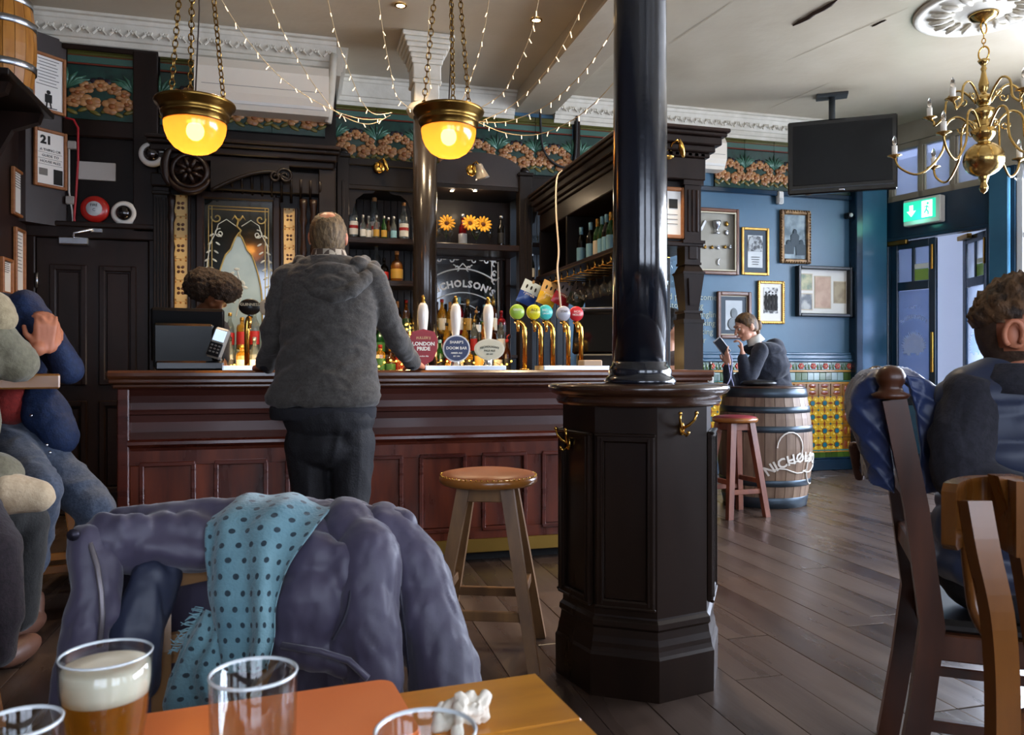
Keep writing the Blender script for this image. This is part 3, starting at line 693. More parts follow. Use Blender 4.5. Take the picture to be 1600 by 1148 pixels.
m.tube([c+Vector((.15*math.cos(a), -.03, .15*math.sin(a)-.01)) for a in [PI+.3+i*(PI-.6)/10 for i in range(11)]], [.01+.018*math.sin(PI*i/10) for i in range(11)], 8)
m.build('carved_roundel', DARK, dre)
# arch with scroll under the cornice
xs0, xs1 = X6(330), X6(452); n = 16; top = zt; m = MB(); poly = [(xs0, top)]
for i in range(n+1):
    t = i/n; x = xs0+(xs1-xs0)*t; z = 2.43+.17*math.sin(PI*min(1, t*1.25)*.5)-(.06 if t > .8 else 0)*((t-.8)/.2); poly.append((x, z))
poly.append((xs1, top)); Mx = Matrix.Translation((0, yb0-.01, 0)) @ Matrix.Rotation(PI/2, 4, 'X'); m.prism(poly, -.03, .03, Mx)
m.tube([Vector((x, yb0-.045, z)) for x, z in poly[1:-1]], .014, 8)
sc = Vector((xs1-.03, yb0-.05, 2.57)); m.tube([sc+Vector((math.cos(a)*(.012+.0055*a), 0, math.sin(a)*(.012+.0055*a))) for a in [i*.5 for i in range(20)]], .011, 8)
sc = Vector((xs1-.10, yb0-.05, 2.56)); m.tube([sc+Vector((-math.cos(a)*(.01+.004*a), 0, math.sin(a)*(.01+.004*a))) for a in [i*.5 for i in range(16)]], .010, 8)
m.build('scrolled_arch', DARK2, dre)
m = MB()     # curved coved hood with ribs under the arch
x0, x1 = X6(330), X6(500)
for i in range(12):
    x = x0+(x1-x0)*i/11; m.tube([(x, yb0+.0, 2.6-.004*i), (x, yb0+.03, 2.52-.004*i), (x, YB-.05, 2.44-.004*i)], .012, 6)
m.b2((x0, yb0+.05, 2.46), (x1, YB-.03, 2.64), .01); m.build('coved_hood', DARK2, dre)
# tile strips
def floral(x0, x1, z0, z1, name='tile_strip'):
    k = max(1, round((z1-z0)/.152)); h = (z1-z0)/k; w = x1-x0
    mm = MB().mi(0).box((0, 0, 0), (w-.002, .012, h-.002), .0015)
    for cx, cz in ((0, 0),):
        for j in range(4): a = PI/4+j*PI/2; mm.mi(1).ball((cx+math.cos(a)*w*.20, -.005, cz+math.sin(a)*w*.24), (w*.15, .004, w*.12), 8, rot=(0, -a, 0))
    for q in ((-.36, .42), (.36, .42), (.36, -.42), (-.36, -.42), (0, .45)): mm.mi(2).ball((q[0]*w, -.005, q[1]*h), (w*.09, .004, w*.09), 6)
    me = mm.mesh('floral_tile', FLOR)
    for j in range(k): obj('floral_tile', me, dre, ((x0+x1)/2, YB-.05, z0+h*(j+.5)))
    f = MB(); f.b2((x0-.02, YB-.075, z0), (x0, YB-.03, z1), .004).b2((x1, YB-.075, z0), (x1+.02, YB-.03, z1), .004); f.build('strip_moulding', DARK, dre)
floral(X6(271, YB-.05), X6(294, YB-.05), 1.28, 2.42); floral(X6(443, YB-.05), X6(461, YB-.05), 1.28, 2.36)
# turned colonnettes
def colonnette(x, z0, z1):
    L = z1-z0; prof = [(.03, 0), (.03, .05), (.02, .06), (.026, .09), (.018, .12), (.022, L*.35), (.026, L*.5), (.02, L*.62), (.028, L*.66), (.018, L*.7), (.018, L*.82), (.032, L*.86), (.02, L*.9), (.03, L*.96), (.03, L)]
    MB().mi(0, True).lathe(prof, 16, Matrix.Translation((x, yb0+.06, z0))).build('turned_colonnette', DARK, dre)
colonnette(X6(266), 1.25, 2.40); colonnette(X6(474), 1.25, 2.42); colonnette(X6(490), 1.25, 2.42)
MB().b2((X6(498), yb0+.02, .9), (X6(524), YB-.02, zt), .006).build('end_stile', DARK2, dre)
# mirror
mx0, mx1 = X6(313, YB-.04), X6(432, YB-.04); mz0, mz1 = 1.05, 2.41; ym = YB-.045
f = MB(); 
for x in (mx0, mx1): f.b2((x-.03, YB-.085, mz0), (x+.03, YB-.03, mz1+.03), .01)
f.b2((mx0, YB-.085, mz1-.01), (mx1, YB-.03, mz1+.05), .01); f.build('mirror_frame', DARK, dre)
mir = MB().b2((mx0+.02, ym, mz0), (mx1-.02, ym+.01, mz1), 0).build('mirror', MIRR, dre)
cx = (mx0+mx1)/2; og = []
for i in range(25):
    t = i/24; w = (.175*math.sin(PI*.5*min(1, (1-t)*2.1))**.8 if t > .48 else .175); w = .175*(1 if t < .45 else max(0, math.cos((t-.45)/.55*PI/2))**.75)
    if t > .85: w *= .75
    og.append((w, 1.1+t*1.05))
poly = [(cx+w, z) for w, z in og]+[(cx-w, z) for w, z in og[::-1][1:]]
Mx = Matrix.Rotation(PI/2, 4, 'X'); MB().prism(poly, 0, .003, Matrix.Translation((0, ym-.001, 0)) @ Mx).build('frosted_ogee', PALEM, mir)
m = MB(); m.tube([(x, ym-.006, z) for x, z in poly], .007, 6); m.tube([(cx+s*(.015), ym-.006, z) for s, z in ((0, 2.12), (1, 2.17), (-1, 2.20), (0, 2.26))], .008, 6)
for s in (-1, 1): m.tube([(cx, ym-.006, 2.24), (cx+s*.03, ym-.006, 2.28), (cx+s*.05, ym-.006, 2.25)], [.006, .010, .003], 6)
for x in (mx0+.06, mx1-.06, mx0+.085, mx1-.085): m.tube([(x, ym-.003, mz0), (x, ym-.003, mz1-.06)], .0035, 5)
for z in (mz1-.06, mz1-.085): m.tube([(mx0+.06, ym-.003, z), (mx1-.06, ym-.003, z)], .0035, 5)
for s, e in ((-1, mx0+.12), (1, mx1-.12)): m.tube([Vector((e+math.cos(a)*(.008+.005*a)*s, ym-.004, mz1-.15+math.sin(a)*(.008+.005*a))) for a in [i*.5 for i in range(14)]], .006, 5)
m.build('gilt_outline', GILT, mir)
m = MB()
for s in (-1, 1):
    b0 = Vector((cx+s*.02, ym-.004, 2.2)); pth = [b0, b0+Vector((s*.07, 0, .05)), b0+Vector((s*.13, 0, .01)), b0+Vector((s*.15, 0, -.06)), b0+Vector((s*.19, 0, -.14)), b0+Vector((s*.21, 0, -.30)), b0+Vector((s*.22, 0, -.45))]
    m.tube(pth, .004, 5)
    ce_ = b0+Vector((s*.12, 0, -.06)); m.tube([ce_+Vector((s*math.cos(a)*(.006+.004*a), 0, math.sin(a)*(.006+.004*a))) for a in [i*.5 for i in range(17)]], .005, 5)
    for k in range(7):
        q = pth[3].lerp(pth[6], k/6)
        for d in (-1, 1): m.ball(q+Vector((d*.028, 0, -.015)), (.022, .002, .008), 8, rot=(0, d*.6, 0))
for k in range(10): a = k*.7; m.ball((cx+.05*math.cos(a*1.7), ym-.006, 1.55+.035*k), (.022, .002, .012), 8, rot=(0, a, 0))
m.tube([(cx-.02, ym-.006, 1.5), (cx+.03, ym-.006, 1.7), (cx-.01, ym-.006, 1.85)], .005, 5); m.build('etched_scrolls', ETCH, mir)
MB().b2((dx0, yb0-.25, .0), (dx1, YB-.03, .93), .005).build('cupboard', DARK, dre)
MB().b2((dx0, yb0-.28, .93), (dx1, YB-.03, 1.02), .008).build('counter', MAHOG, dre)
for k, (zz, dd) in enumerate(((1.24, .16), )): MB().b2((X6(275), YB-.03-dd, zz-.02), (X6(505), YB-.03, zz), .004).build('glass_shelf', thin_glass('shelf_glass', 'cfe3d8'), dre)
# ================================================================ BACK BAR: open shelves in the recess
yC = 6.72; AX0, AX1, AX2, AX3 = XB+.02, 1.02, 1.90, 2.5
def XC(px): return atY(px, 574, yC).x
def ZC(px, py): return atY(px, py, yC).z
ba = thing('back_bar_shelves', 'dark wood shelving filling the recess behind the bar', 'shelves', (0, 0, 0), 0)
SH1, SH2 = ZC(590, 372), ZC(590, 438)
nb = 12
for i in range(nb): 
    x0 = AX0+(AX1-AX0)*i/nb; MB().b2((x0+.002, YF-.06, .9), (x0+(AX1-AX0)/nb-.002, YF-.045, 2.75), .003).build('back_plank', DARK2, ba)
MB().b2((AX0, YF-.045, .9), (AX3, YF-.021, 2.94), 0).build('back_board', DARK2, ba)
for z in (SH1, SH2): MB().b2((AX0, yC-.03, z-.035), (AX1+.1, YF-.045, z), .005).b2((AX0, yC-.04, z-.05), (AX1+.1, yC-.01, z-.028), .006).build('shelf', DARK, ba)
m = MB().b2((AX0, yC-.02, 2.62), (AX1+.1, YF-.05, 2.84), .006).b2((AX0, yC-.04, 2.60), (AX1+.1, yC, 2.64), .006).b2((AX0, yC-.05, 2.80), (AX1+.1, yC, 2.86), .008); m.build('top_beam', DARK2, ba)
def post(px0, px1, ztop, name='post'):
    a, b = XC(px0), XC(px1); m = MB().b2((a, yC-.06, .9), (b, yC+.06, ztop), .006).b2((a-.01, yC-.07, ztop), (b+.01, yC+.07, ztop+.03), .006)
    m.mi(0, True).lathe([(.05, ztop+.03), (.045, ztop+.06), (.02, ztop+.085), (0, ztop+.09)], 16, Matrix.Translation(((a+b)/2, yC, 0))); m.smooth = False
    m.b2(((a+b)/2-.012, yC-.07, 1.7), ((a+b)/2+.012, yC-.055, ztop-.2), .004); m.build(name, DARK2, ba)
post(526, 545, 2.86); post(809, 829, 2.80)
def bracket(xc, s, zt_):
    m = MB(); poly = [(0, 0), (-s*.22, 0), (-s*.20, -.02), (-s*.12, -.03), (-s*.06, -.08), (-s*.035, -.16), (-s*.03, -.2), (0, -.22)]
    m.prism(poly, -.015, .015, Matrix.Translation((xc, yC, zt_)) @ Matrix.Rotation(PI/2, 4, 'X')); m.build('arch_bracket', DARK2, ba)
bracket(AX1-.09, 1, 2.60); bracket(XC(545), -1, 2.60); bracket(XC(830), -1, 2.60)
# middle bay: arch, shelf with small lamps, mirror
SHB = ZC(740, 382); n = 20; poly = [(AX1+.05, 2.70), (AX1+.05, 2.78)]
for i in range(n+1): a = PI-PI*i/n; poly.append(((AX1+AX2)/2+.05+math.cos(a)*.40, 2.80+math.sin(a)*.19))
poly += [(AX2, 2.78), (AX2, 2.70)]
MB().prism(poly, -.03, .05, Matrix.Translation((0, yC+.03, 0)) @ Matrix.Rotation(PI/2, 4, 'X')).build('arched_head', mat('brown_gloss_panel', '2b211d', .35, coat=.3), ba)
MB().b2((AX1+.05, yC-.03, 2.66), (AX2, YF-.05, 2.70), .005).build('canopy', DARK2, ba)
MB().b2((AX1, yC-.05, SHB-.055), (AX2, YF-.05, SHB), .006).build('shelf', DARK, ba)
mb0, mb1, mbz = XC(683), XC(783), SHB-.075; ym = YF-.075; mtop = mbz
nm0, nm1 = atY(683, 0, ym).x-.16, atY(780, 0, ym).x
mir = MB().b2((nm0, ym, 1.0), (nm1, ym+.01, mtop), 0).build('mirror', mat('black_mirror', '0b0c0e', .05, spec=1, coat=1), ba)
f = MB(); f.b2((nm1, ym-.03, 1.0), (nm1+.025, ym+.02, mtop+.02), .006).b2((nm1+.05, ym-.05, 1.0), (nm1+.10, ym+.02, mtop+.02), .006).b2((nm0, ym-.03, mtop), (nm1+.10, ym+.02, mtop+.03), .005); f.build('mirror_frame', DARK, ba)
WET = mat('white_painted_lettering', 'f0f3f3', .5); cx = atY(723, 0, ym).x; zr = lambda py: atY(737, py, ym).z
t = obj('mirror_lettering', text_mesh("NICHOLSON'S", .088, WET, arc=.55, bold=.004), mir, (cx, ym-.004, zr(444))); t.rotation_euler = (PI/2, 0, 0)
m = MB()
def swirl(x, z, s, r0=.006, k=.006, n=13, up=1, w=.0055): m.tube([Vector((x+s*math.cos(a)*(r0+k*a), ym-.004, z+up*math.sin(a)*(r0+k*a))) for a in [i*.5 for i in range(n)]], w, 5)
def arcl(z, half, rise, w=.005, x0=0):
    m.tube([(cx+x0+half*q/8, ym-.004, z+rise*(1-(q/8)**2)) for q in range(-8, 9)], w, 5)
arcl(zr(437), .30, .10, .007); arcl(zr(474), .30, .10, .006); arcl(zr(482), .12, .04, .005)
for s in (-1, 1):
    for k in range(5): swirl(cx+s*(.05+.06*k), zr(404)+.02*(-1)**k, s, .006, .006, 12, 1-2*(k % 2), .007)
    swirl(cx+s*.30, zr(430), s, .006, .007, 13, 1, .007); swirl(cx+s*.06, zr(419), s, .006, .006, 10); swirl(cx+s*.22, zr(495), s, .006, .008, 13, 1, .007); swirl(cx+s*.05, zr(500), -s, .006, .007, 12)
    m.tube([(cx, ym-.004, zr(412)), (cx+s*.04, ym-.004, zr(419)), (cx+s*.09, ym-.004, zr(414))], .006, 5); m.tube([(cx+s*.02, ym-.004, zr(400)), (cx+s*.15, ym-.004, zr(396)), (cx+s*.3, ym-.004, zr(409))], .009, 5)
m.ball((cx, ym-.004, zr(398)), (.03, .003, .03), 8)
for z in (zr(395), zr(410), zr(425), zr(438)): swirl(nm1-.04, z, 1, .006, .006, 10, 1, .007)
m.tube([(nm1-.075, ym-.004, zr(388)), (nm1-.075, ym-.004, zr(440))], .005, 5); m.tube([(nm1-.012, ym-.004, 1.0), (nm1-.012, ym-.004, mtop-.01)], .006, 5)
m.build('mirror_scrollwork', WET, mir)
# right bay shelves
SC1, SC2 = ZC(850, 380), ZC(850, 437)
for z in (SC1, SC2): MB().b2((XC(829), yC-.02, z-.04), (AX3, YF-.05, z), .005).build('shelf', DARK, ba)
MB().b2((XC(829), yC-.02, 2.60), (AX3, YF-.05, 2.80), .006).build('top_beam', DARK2, ba)
for i in range(9):
    x0 = AX2+(AX3-AX2)*i/9; MB().b2((x0+.002, YF-.06, .9), (x0+(AX3-AX2)/9-.002, YF-.045, 2.75), .003).build('back_plank', mat('slate_plank', '2c3238', .4, col2='343b42', scale=4), ba)
MB().b2((AX0, 6.35, 0), (1.84, YF-.05, .93), .005).build('cupboard', DARK, ba)
MB().b2((AX0, 6.30, .93), (1.85, YF-.05, 1.04), .008).build('counter', MAHOG, ba)
for z, y0 in ((1.21, 6.70), (1.40, 6.92)): MB().b2((AX0, y0, z-.03), (1.85, YF-.06, z), .005).build('bottle_step', DARK, ba)
# ================================================================ OVERHEAD WING WITH GLASS RACK
WX0, WX1, WY0, WY1 = 2.02, 2.50, 4.52, 6.6
wg = thing('glass_rack_canopy', 'dark wood canopy with carved end post and hanging glass rack over the bar return', 'bar canopy', (0, 0, 0), 0)
m = MB()
for a, z0, z1 in ((.0, 2.30, 2.44), (.02, 2.44, 2.47), (.045, 2.47, 2.51), (.075, 2.51, 2.56), (.10, 2.56, 2.585), (.115, 2.585, 2.61)): m.b2((WX0-a, WY0-a, z0), (WX1+a, WY1, z1), .006)
m.build('cornice', DARK, wg)
m = MB()
for k in range(10): x = WX0+.03+k*.045; m.b2((x, WY0-.02, 2.445), (x+.028, WY0, 2.468), .002)
m.build('dentils', DARK, wg)
def wpost(x, y, name='carved_post'):
    m = MB()
    def blk(w0, w1, z0, z1):
        vs = [(sx*w/2+x, sy*w/2+y, z) for w, z in ((w0, z0), (w1, z1)) for sx, sy in ((-1, -1), (1, -1), (1, 1), (-1, 1))]
        m.add(vs, [(0, 3, 2, 1), (4, 5, 6, 7), (0, 1, 5, 4), (1, 2, 6, 5), (2, 3, 7, 6), (3, 0, 4, 7)])
    blk(.135, .135, 1.086, 1.40); blk(.145, .145, 1.385, 1.41); blk(.12, .11, 1.41, 1.45); blk(.13, .13, 1.45, 1.465); blk(.095, .145, 1.465, 1.70); blk(.155, .155, 1.70, 1.715); blk(.14, .10, 1.715, 1.76); blk(.12, .12, 1.76, 1.775)
    blk(.11, .11, 1.775, 1.895); blk(.155, .155, 1.895, 1.915); blk(.115, .115, 1.915, 2.27); blk(.14, .14, 2.27, 2.30); 
    m.build(name, DARK, wg)
    for k in (-1, 0, 1): MB().b2((x+k*.03-.008, y-.066, 1.97), (x+k*.03+.008, y-.056, 2.24), .003).build('flute', DARK, wg)
    d = MB().b2((x-.03, y-.063, 1.795), (x+.03, y-.054, 1.88), .004); d.build('post_ornament', DARK, wg); d = MB(); d.prism([(-.028, 0), (.028, 0), (.045, .17), (-.045, .17)], -.004, .006, Matrix.Translation((x, y-.064, 1.50)) @ Matrix.Rotation(PI/2+.10, 4, 'X')); d.build('post_ornament', DARK, wg); d = MB(); d.b2((x-.035, y-.066, 2.33), (x+.035, y-.05, 2.42), .005)
    d.build('post_ornament', DARK, wg)
wpost(2.42, WY0+.08); wpost(2.10, WY0+.08)
MB().b2((2.10, WY0+.06, 1.91), (2.42, WY0+.10, 2.30), .004).build('end_panel', DARK2, wg)
MB().b2((WX0-.02, WY0+.02, 1.875), (WX1, WY1+.05, 1.905), .005).build('bottle_shelf', DARK, wg)
MB().b2((WX0+.34, WY0+.1, 1.9), (WX0+.36, WY1, 2.30), .003).build('back_panel', DARK2, wg)
for y in (WY1-.02, (WY0+WY1)/2+.3): MB().b2((WX0, y, 1.905), (WX0+.34, y+.03, 2.30), .004).build('divider', DARK2, wg)
for k in range(14):
    y = WY0+.18+k*.15; m = MB().mi(0, True).tube([(WX0+.01, y-.03, 1.87), (WX0+.01, y-.03, 1.82), (WX0-.0, y+.012, 1.815), (WX0+.005, y+.035, 1.83)], .006, 6); m.tube([(WX0+.0, y-.03, 1.82), (WX0+.30, y-.03, 1.82)], .006, 6); m.build('rack_rail', BRASS, wg)
MB().b2((WX0+.44, 5.0, 1.087), (WX0+.47, 6.64, 1.874), .003).build('side_board', mat('slate_board', '1c1d20', .4), wg)
# ================================================================ LAMPS
WARM = (1, .62, .25)
def point(name, loc, energy, col, r, parent):
    l = bpy.data.lights.new(name, 'POINT'); l.energy = energy; l.color = col; l.shadow_soft_size = r
    o = bpy.data.objects.new(name, l); COL.objects.link(o); o.parent = parent; o.location = loc; return o
def chain_mesh(L, link=.042, r=.0035, w=.013):
    m = MB(); n = int(L/(link*.8)); m.smooth = True
    for i in range(n):
        z = (i+.5)*link*.8; pts = [Vector((w*math.cos(a)*(1 if abs(math.sin(a)) < .95 else 1), 0, math.sin(a)*link*.5)) for a in [2*PI*k/10 for k in range(10)]]
        M_ = Matrix.Translation((0, 0, z)) @ Matrix.Rotation(PI/2*(i % 2)+.4, 4, 'Z'); m.tube(pts, r, 5, M_, closed=True)
    return m
def bowl_material():
    m = bpy.data.materials.new('amber_etched_glass'); m.use_nodes = True; nt = m.node_tree; N = nt.nodes; L = nt.links
    for n in list(N): N.remove(n)
    out = N.new('ShaderNodeOutputMaterial'); tr = N.new('ShaderNodeBsdfTransparent'); tl_ = N.new('ShaderNodeBsdfTranslucent'); gl = N.new('ShaderNodeBsdfGlossy')
    tr.inputs[0].default_value = lin('ffc878'); tl_.inputs[0].default_value = lin('e89a3c'); gl.inputs['Roughness'].default_value = .15
    m1 = N.new('ShaderNodeMixShader'); m1.inputs[0].default_value = .72; L.new(tr.outputs[0], m1.inputs[1]); L.new(tl_.outputs[0], m1.inputs[2])
    m2 = N.new('ShaderNodeMixShader'); m2.inputs[0].default_value = .07; L.new(m1.outputs[0], m2.inputs[1]); L.new(gl.outputs[0], m2.inputs[2])
    em = N.new('ShaderNodeEmission'); em.inputs[0].default_value = lin('ff9030'); em.inputs[1].default_value = .16
    ad = N.new('ShaderNodeAddShader'); L.new(m2.outputs[0], ad.inputs[0]); L.new(em.outputs[0], ad.inputs[1]); L.new(ad.outputs[0], out.inputs[0]); return m
BOWL = bowl_material(); BULB = emis('lamp_bulb', 'ffdca8', 26)
def pendant(px, prim, label, y=BY):
    p = atY(px, prim, y); t = thing('pendant_lamp', label, 'pendant lamp', (p.x, p.y, p.z), 0, 'brass bowl pendant lamps')
    MB().mi(0, True).lathe([(.150, -.10), (.158, -.09), (.155, -.072), (.166, -.066), (.170, -.05), (.163, -.042), (.178, -.032), (.182, -.018), (.196, -.006), (.200, .004), (.197, .010), (.17, .014), (.12, .03), (.0, .035)], 48).build('brass_rim', AGED, t)
    MB().mi(0, True).lathe([(.154, -.09), (.154, -.11), (.148, -.145), (.132, -.185), (.105, -.22), (.07, -.242), (.035, -.252), (.001, -.255)], 48, cap=False).build('glass_bowl', BOWL, t)
    m = MB().mi(0, True).lathe([(.006, .012), (.01, .004), (.006, 0)], 8)
    MB().ball((0, 0, -.135), (.045, .045, .05), 16).build('bulb', BULB, t)
    Lc = CZ-p.z-.02
    for k in range(3):
        a = k*2*PI/3+.5; r0 = .155; r1 = .03; cm = chain_mesh(math.hypot(Lc, r0-r1)); o = cm.build('chain', AGED, t, (r0*math.cos(a), r0*math.sin(a), .012))
        d = Vector(((r1-r0)*math.cos(a), (r1-r0)*math.sin(a), Lc)); o.rotation_euler = d.to_track_quat('Z', 'Y').to_euler()
    MB().tube([(.0, 0, .03), (.02, .0, Lc*.4), (0, 0, Lc)], .004, 6).build('flex', mat('brown_flex', '3a2a1c', .6), t)
    MB().mi(0, True).lathe([(.06, Lc+.02), (.06, Lc), (.03, Lc-.04), (0, Lc-.045)], 20).build('ceiling_rose', AGED, t)
    point('lamp_light', (0, 0, -.135), 9, (1, .66, .32), .05, t)
    return t
pendant(305, 164, 'lit brass and amber glass pendant nearest the door, left of the two')
pendant(701, 176, 'lit brass and amber glass pendant in front of the white capital')
SPOT = emis('downlight_bulb', 'ffcf8a', 40)
for i, (px, py) in enumerate(((626, 8), (838, 31), (1000, -160), (420, -60))):
    p = atZ(px, py, CZ-.003); lab = ['recessed ceiling spotlight lit near the top edge, left one', 'recessed ceiling spotlight lit above the beam, right one', 'recessed ceiling spotlight lit over the front pillar', 'recessed ceiling spotlight lit over the bar end'][i]
    t = thing('downlight', lab, 'ceiling light', p, 0, 'recessed ceiling spotlights')
    MB().mi(0, True).lathe([(.045, .0), (.045, -.006), (.034, -.010), (.032, .0)], 24, cap=False).build('ring', AGED, t)
    MB().mi(0, True).lathe([(.030, -.004), (.001, -.006)], 20).build('bulb', SPOT, t)
    l = bpy.data.lights.new('downlight_light', 'SPOT'); l.energy = 170; l.color = (1, .76, .48); l.spot_size = 1.9; l.spot_blend = .8; l.shadow_soft_size = .03
    o = bpy.data.objects.new('downlight_light', l); COL.objects.link(o); o.parent = t; o.location = (0, 0, -.02)
# fairy-light strings swagged from the ceiling to the back pillar
FAIRY = emis('fairy_bulb', 'ffdcae', 2.2); WIRE = mat('clear_wire', 'cdb68c', .4)
hub0 = W(640, 170, 6.05)
strings = [([(340, -10, 4.3), (385, 60, 4.8), (440, 122, 5.3), (505, 165, 5.7), (560, 185, 5.9), (600, 186, 6.0)], 'string sagging in front of the air conditioner'),
           ([(416, -10, 4.6), (440, 45, 5.0), (470, 100, 5.4), (500, 145, 5.7), (530, 178, 5.85), (575, 194, 5.95), (610, 180, 6.0)], 'string crossing the white cornice end'),
           ([(510, -10, 4.6), (525, 55, 5.0), (545, 110, 5.4), (565, 158, 5.8), (585, 178, 5.9), (612, 176, 6.0)], 'string just right of the white cornice end'),
           ([(590, -10, 4.6), (600, 60, 5.0), (610, 110, 5.4), (620, 150, 5.8), (640, 170, 6.05)], 'string falling straight to the white capital'),
           ([(672, -10, 5.6), (668, 80, 5.8), (672, 140, 6.0), (655, 165, 6.05)], 'short string beside the white capital'),
           ([(765, -10, 4.6), (755, 55, 5.0), (740, 110, 5.6), (715, 165, 6.0), (665, 170, 6.05)], 'string just right of the second pendant'),
           ([(843, -10, 4.4), (830, 50, 4.8), (805, 110, 5.3), (780, 150, 5.8), (720, 185, 6.0)], 'string passing the right spotlight'),
           ([(920, -10, 4.2), (885, 60, 4.6), (850, 115, 5.0), (800, 165, 5.5), (755, 188, 5.9)], 'long string running under the beam'),
           ([(962, 40, 4.0), (930, 90, 4.3), (890, 135, 4.7), (845, 170, 5.1), (790, 190, 5.6), (745, 190, 5.9)], 'long string running behind the front pillar'),
           ([(960, 128, 4.6), (930, 160, 4.8), (890, 190, 5.2), (840, 210, 5.6), (790, 208, 5.8), (745, 190, 5.9)], 'lowest string sagging over the poppy frieze')]
def crom(P, n):
    out = []
    for i in range(len(P)-1):
        a, b, c, d = P[max(0, i-1)], P[i], P[i+1], P[min(len(P)-1, i+2)]
        for k in range(n):
            t = k/n; out.append(.5*((2*b)+(c-a)*t+(2*a-5*b+4*c-d)*t*t+(3*b-a-3*c+d)*t**3))
    out.append(P[-1]); return out
for pts, lab in strings:
    P = crom([W(*q) for q in pts], 6); o = P[0]; t = thing('fairy_lights', 'warm white fairy light '+lab, 'fairy lights', o, 0, 'fairy light strings')
    MB().tube([p-o for p in P], .003, 5).build('wire', WIRE, t)
    m = MB(); r = random.Random(len(lab)); d = 0
    for i in range(1, len(P)):
        d += (P[i]-P[i-1]).length
        if d > .13: d = 0; q = P[i]-o; e = q+Vector((r.uniform(-.02, .02), r.uniform(-.02, .02), -.03)); m.tube([q, e], [.0024, .003], 5)
    b = m.build('bulbs', FAIRY, t); b['kind'] = 'stuff'
CHB = mat('pale_chandelier_brass', 'b5965c', .2, 1)
# ---------------------------------------------------------------- chandelier
cp = atZ(1537, 12, CZ)
rose = MB().mi(0, True).lathe([(.46, 0), (.46, -.015), (.44, -.03), (.41, -.028), (.39, -.015), (.36, -.018), (.30, -.035), (.24, -.04), (.22, -.025), (.19, -.025), (.15, -.045), (.10, -.05), (0, -.05)], 56).build('ceiling_rose', PLASTER)
rose.location = cp; tag(rose, 'large white moulded plaster ceiling rose above the chandelier', 'ceiling rose')
for k in range(16):
    a = k*PI/8; m = MB(); m.tube([(.20, 0, -.035), (.27, .02, -.05), (.33, 0, -.045), (.35, -.02, -.03)], [.012, .022, .016, .008], 6); m.build('acanthus_leaf', PLASTER, rose).rotation_euler.z = a
ch = thing('chandelier', 'polished brass chandelier with two tiers of curved candle arms', 'chandelier', (cp.x, cp.y, 0), .35)
def zc(py): return H-(py-574)/F*5.64*1.0
MB().mi(0, True).lathe([(.10, CZ-.05), (.095, CZ-.065), (.075, CZ-.085), (.03, CZ-.10), (.012, CZ-.115)], 28).build('canopy', CHB, ch)
m = MB(); m.smooth = True
m.tube([(.045*math.cos(a), 0, zc(41)+.045*math.sin(a)) for a in [2*PI*k/16 for k in range(16)]], .006, 6, closed=True); m.tube([(0, .036*math.cos(a), zc(82)+.05*math.sin(a)) for a in [2*PI*k/16 for k in range(16)]], .006, 6, closed=True)
cm = chain_mesh((zc(52)-zc(73)), .04, .004, .012); cm.v = [v+Vector((0, 0, zc(73))) for v in cm.v]; n0 = len(m.v); m.v += cm.v; m.f += [[i+n0 for i in f] for f in cm.f]; m.m += cm.m; m.sm += cm.sm
m.build('chain', BRASS, ch)
prof = [(0, zc(302)), (.022, zc(298)), (.03, zc(292)), (.02, zc(286)), (.025, zc(281)), (.035, zc(276))]
for i in range(11): a = -PI/2+.25+(PI-.5)*i/10; prof.append((.135*math.cos(a), zc(248)+.125*math.sin(a)))
prof += [(.05, zc(218)), (.07, zc(212)), (.085, zc(205)), (.05, zc(196)), (.035, zc(190)), (.05, zc(180)), (.08, zc(172)), (.05, zc(168)), (.03, zc(165))]
for i in range(7): a = -PI/2+.4+(PI-.8)*i/6; prof.append((.055*math.cos(a), zc(155)+.05*math.sin(a)))
prof += [(.02, zc(143)), (.03, zc(138)), (.035, zc(130)), (.02, zc(118)), (.014, zc(110)), (.022, zc(106)), (.012, zc(102)), (.03, zc(97)), (.04, zc(93)), (.012, zc(90)), (0, zc(89))]
MB().mi(0, True).lathe(prof, 32).build('stem', CHB, ch)
CAND = mat('candle_sleeve', 'e4e0d8', .5); CBULB = mat('clear_candle_bulb', 'd8cfc4', .05, trans=.9)
def arm(z, R, k, n, rise, drop, off):
    a = 2*PI*k/n+off; u = Vector((math.cos(a), math.sin(a), 0)); Zv = Vector((0, 0, 1))
    P = [u*.05+Zv*z, u*.10+Zv*(z+rise*.6), u*.17+Zv*(z+rise), u*.24+Zv*(z+rise*.6), u*(.26)+Zv*(z-drop*.4), u*(.29+(R-.29)*.25)+Zv*(z-drop*.9), u*(.29+(R-.29)*.55)+Zv*(z-drop), u*(R-.03)+Zv*(z-drop*.75), u*R+Zv*(z-drop*.45)]
    A = MB().tube(crom(P, 4), .0085, 8); b0 = u*.13+Zv*(z+rise*.25)
    A.tube([b0+u*math.cos(q)*(.006+.0045*q)+Zv*math.sin(q)*(.006+.0045*q) for q in [i*.6 for i in range(12)]], .005, 6); o = A.build('arm', CHB, ch)
    e = u*R+Zv*(z-drop*.45); M_ = Matrix.Translation(e)
    MB().mi(0, True).lathe([(.01, -.01), (.022, .0), (.05, .008), (.052, .012), (.015, .014)], 18, M_).build('drip_pan', CHB, o)
    MB().mi(0, True).lathe([(.019, .012), (.0195, .085), (.012, .087), (0, .087)], 14, M_).build('candle_sleeve', CAND, o)
    MB().mi(0, True).lathe([(.008, .085), (.014, .10), (.0165, .118), (.013, .138), (.006, .156), (.001, .163)], 12, M_).build('bulb', CBULB, o)
for k in range(6): arm(zc(205), .58, k, 6, .13, .26, 0); 
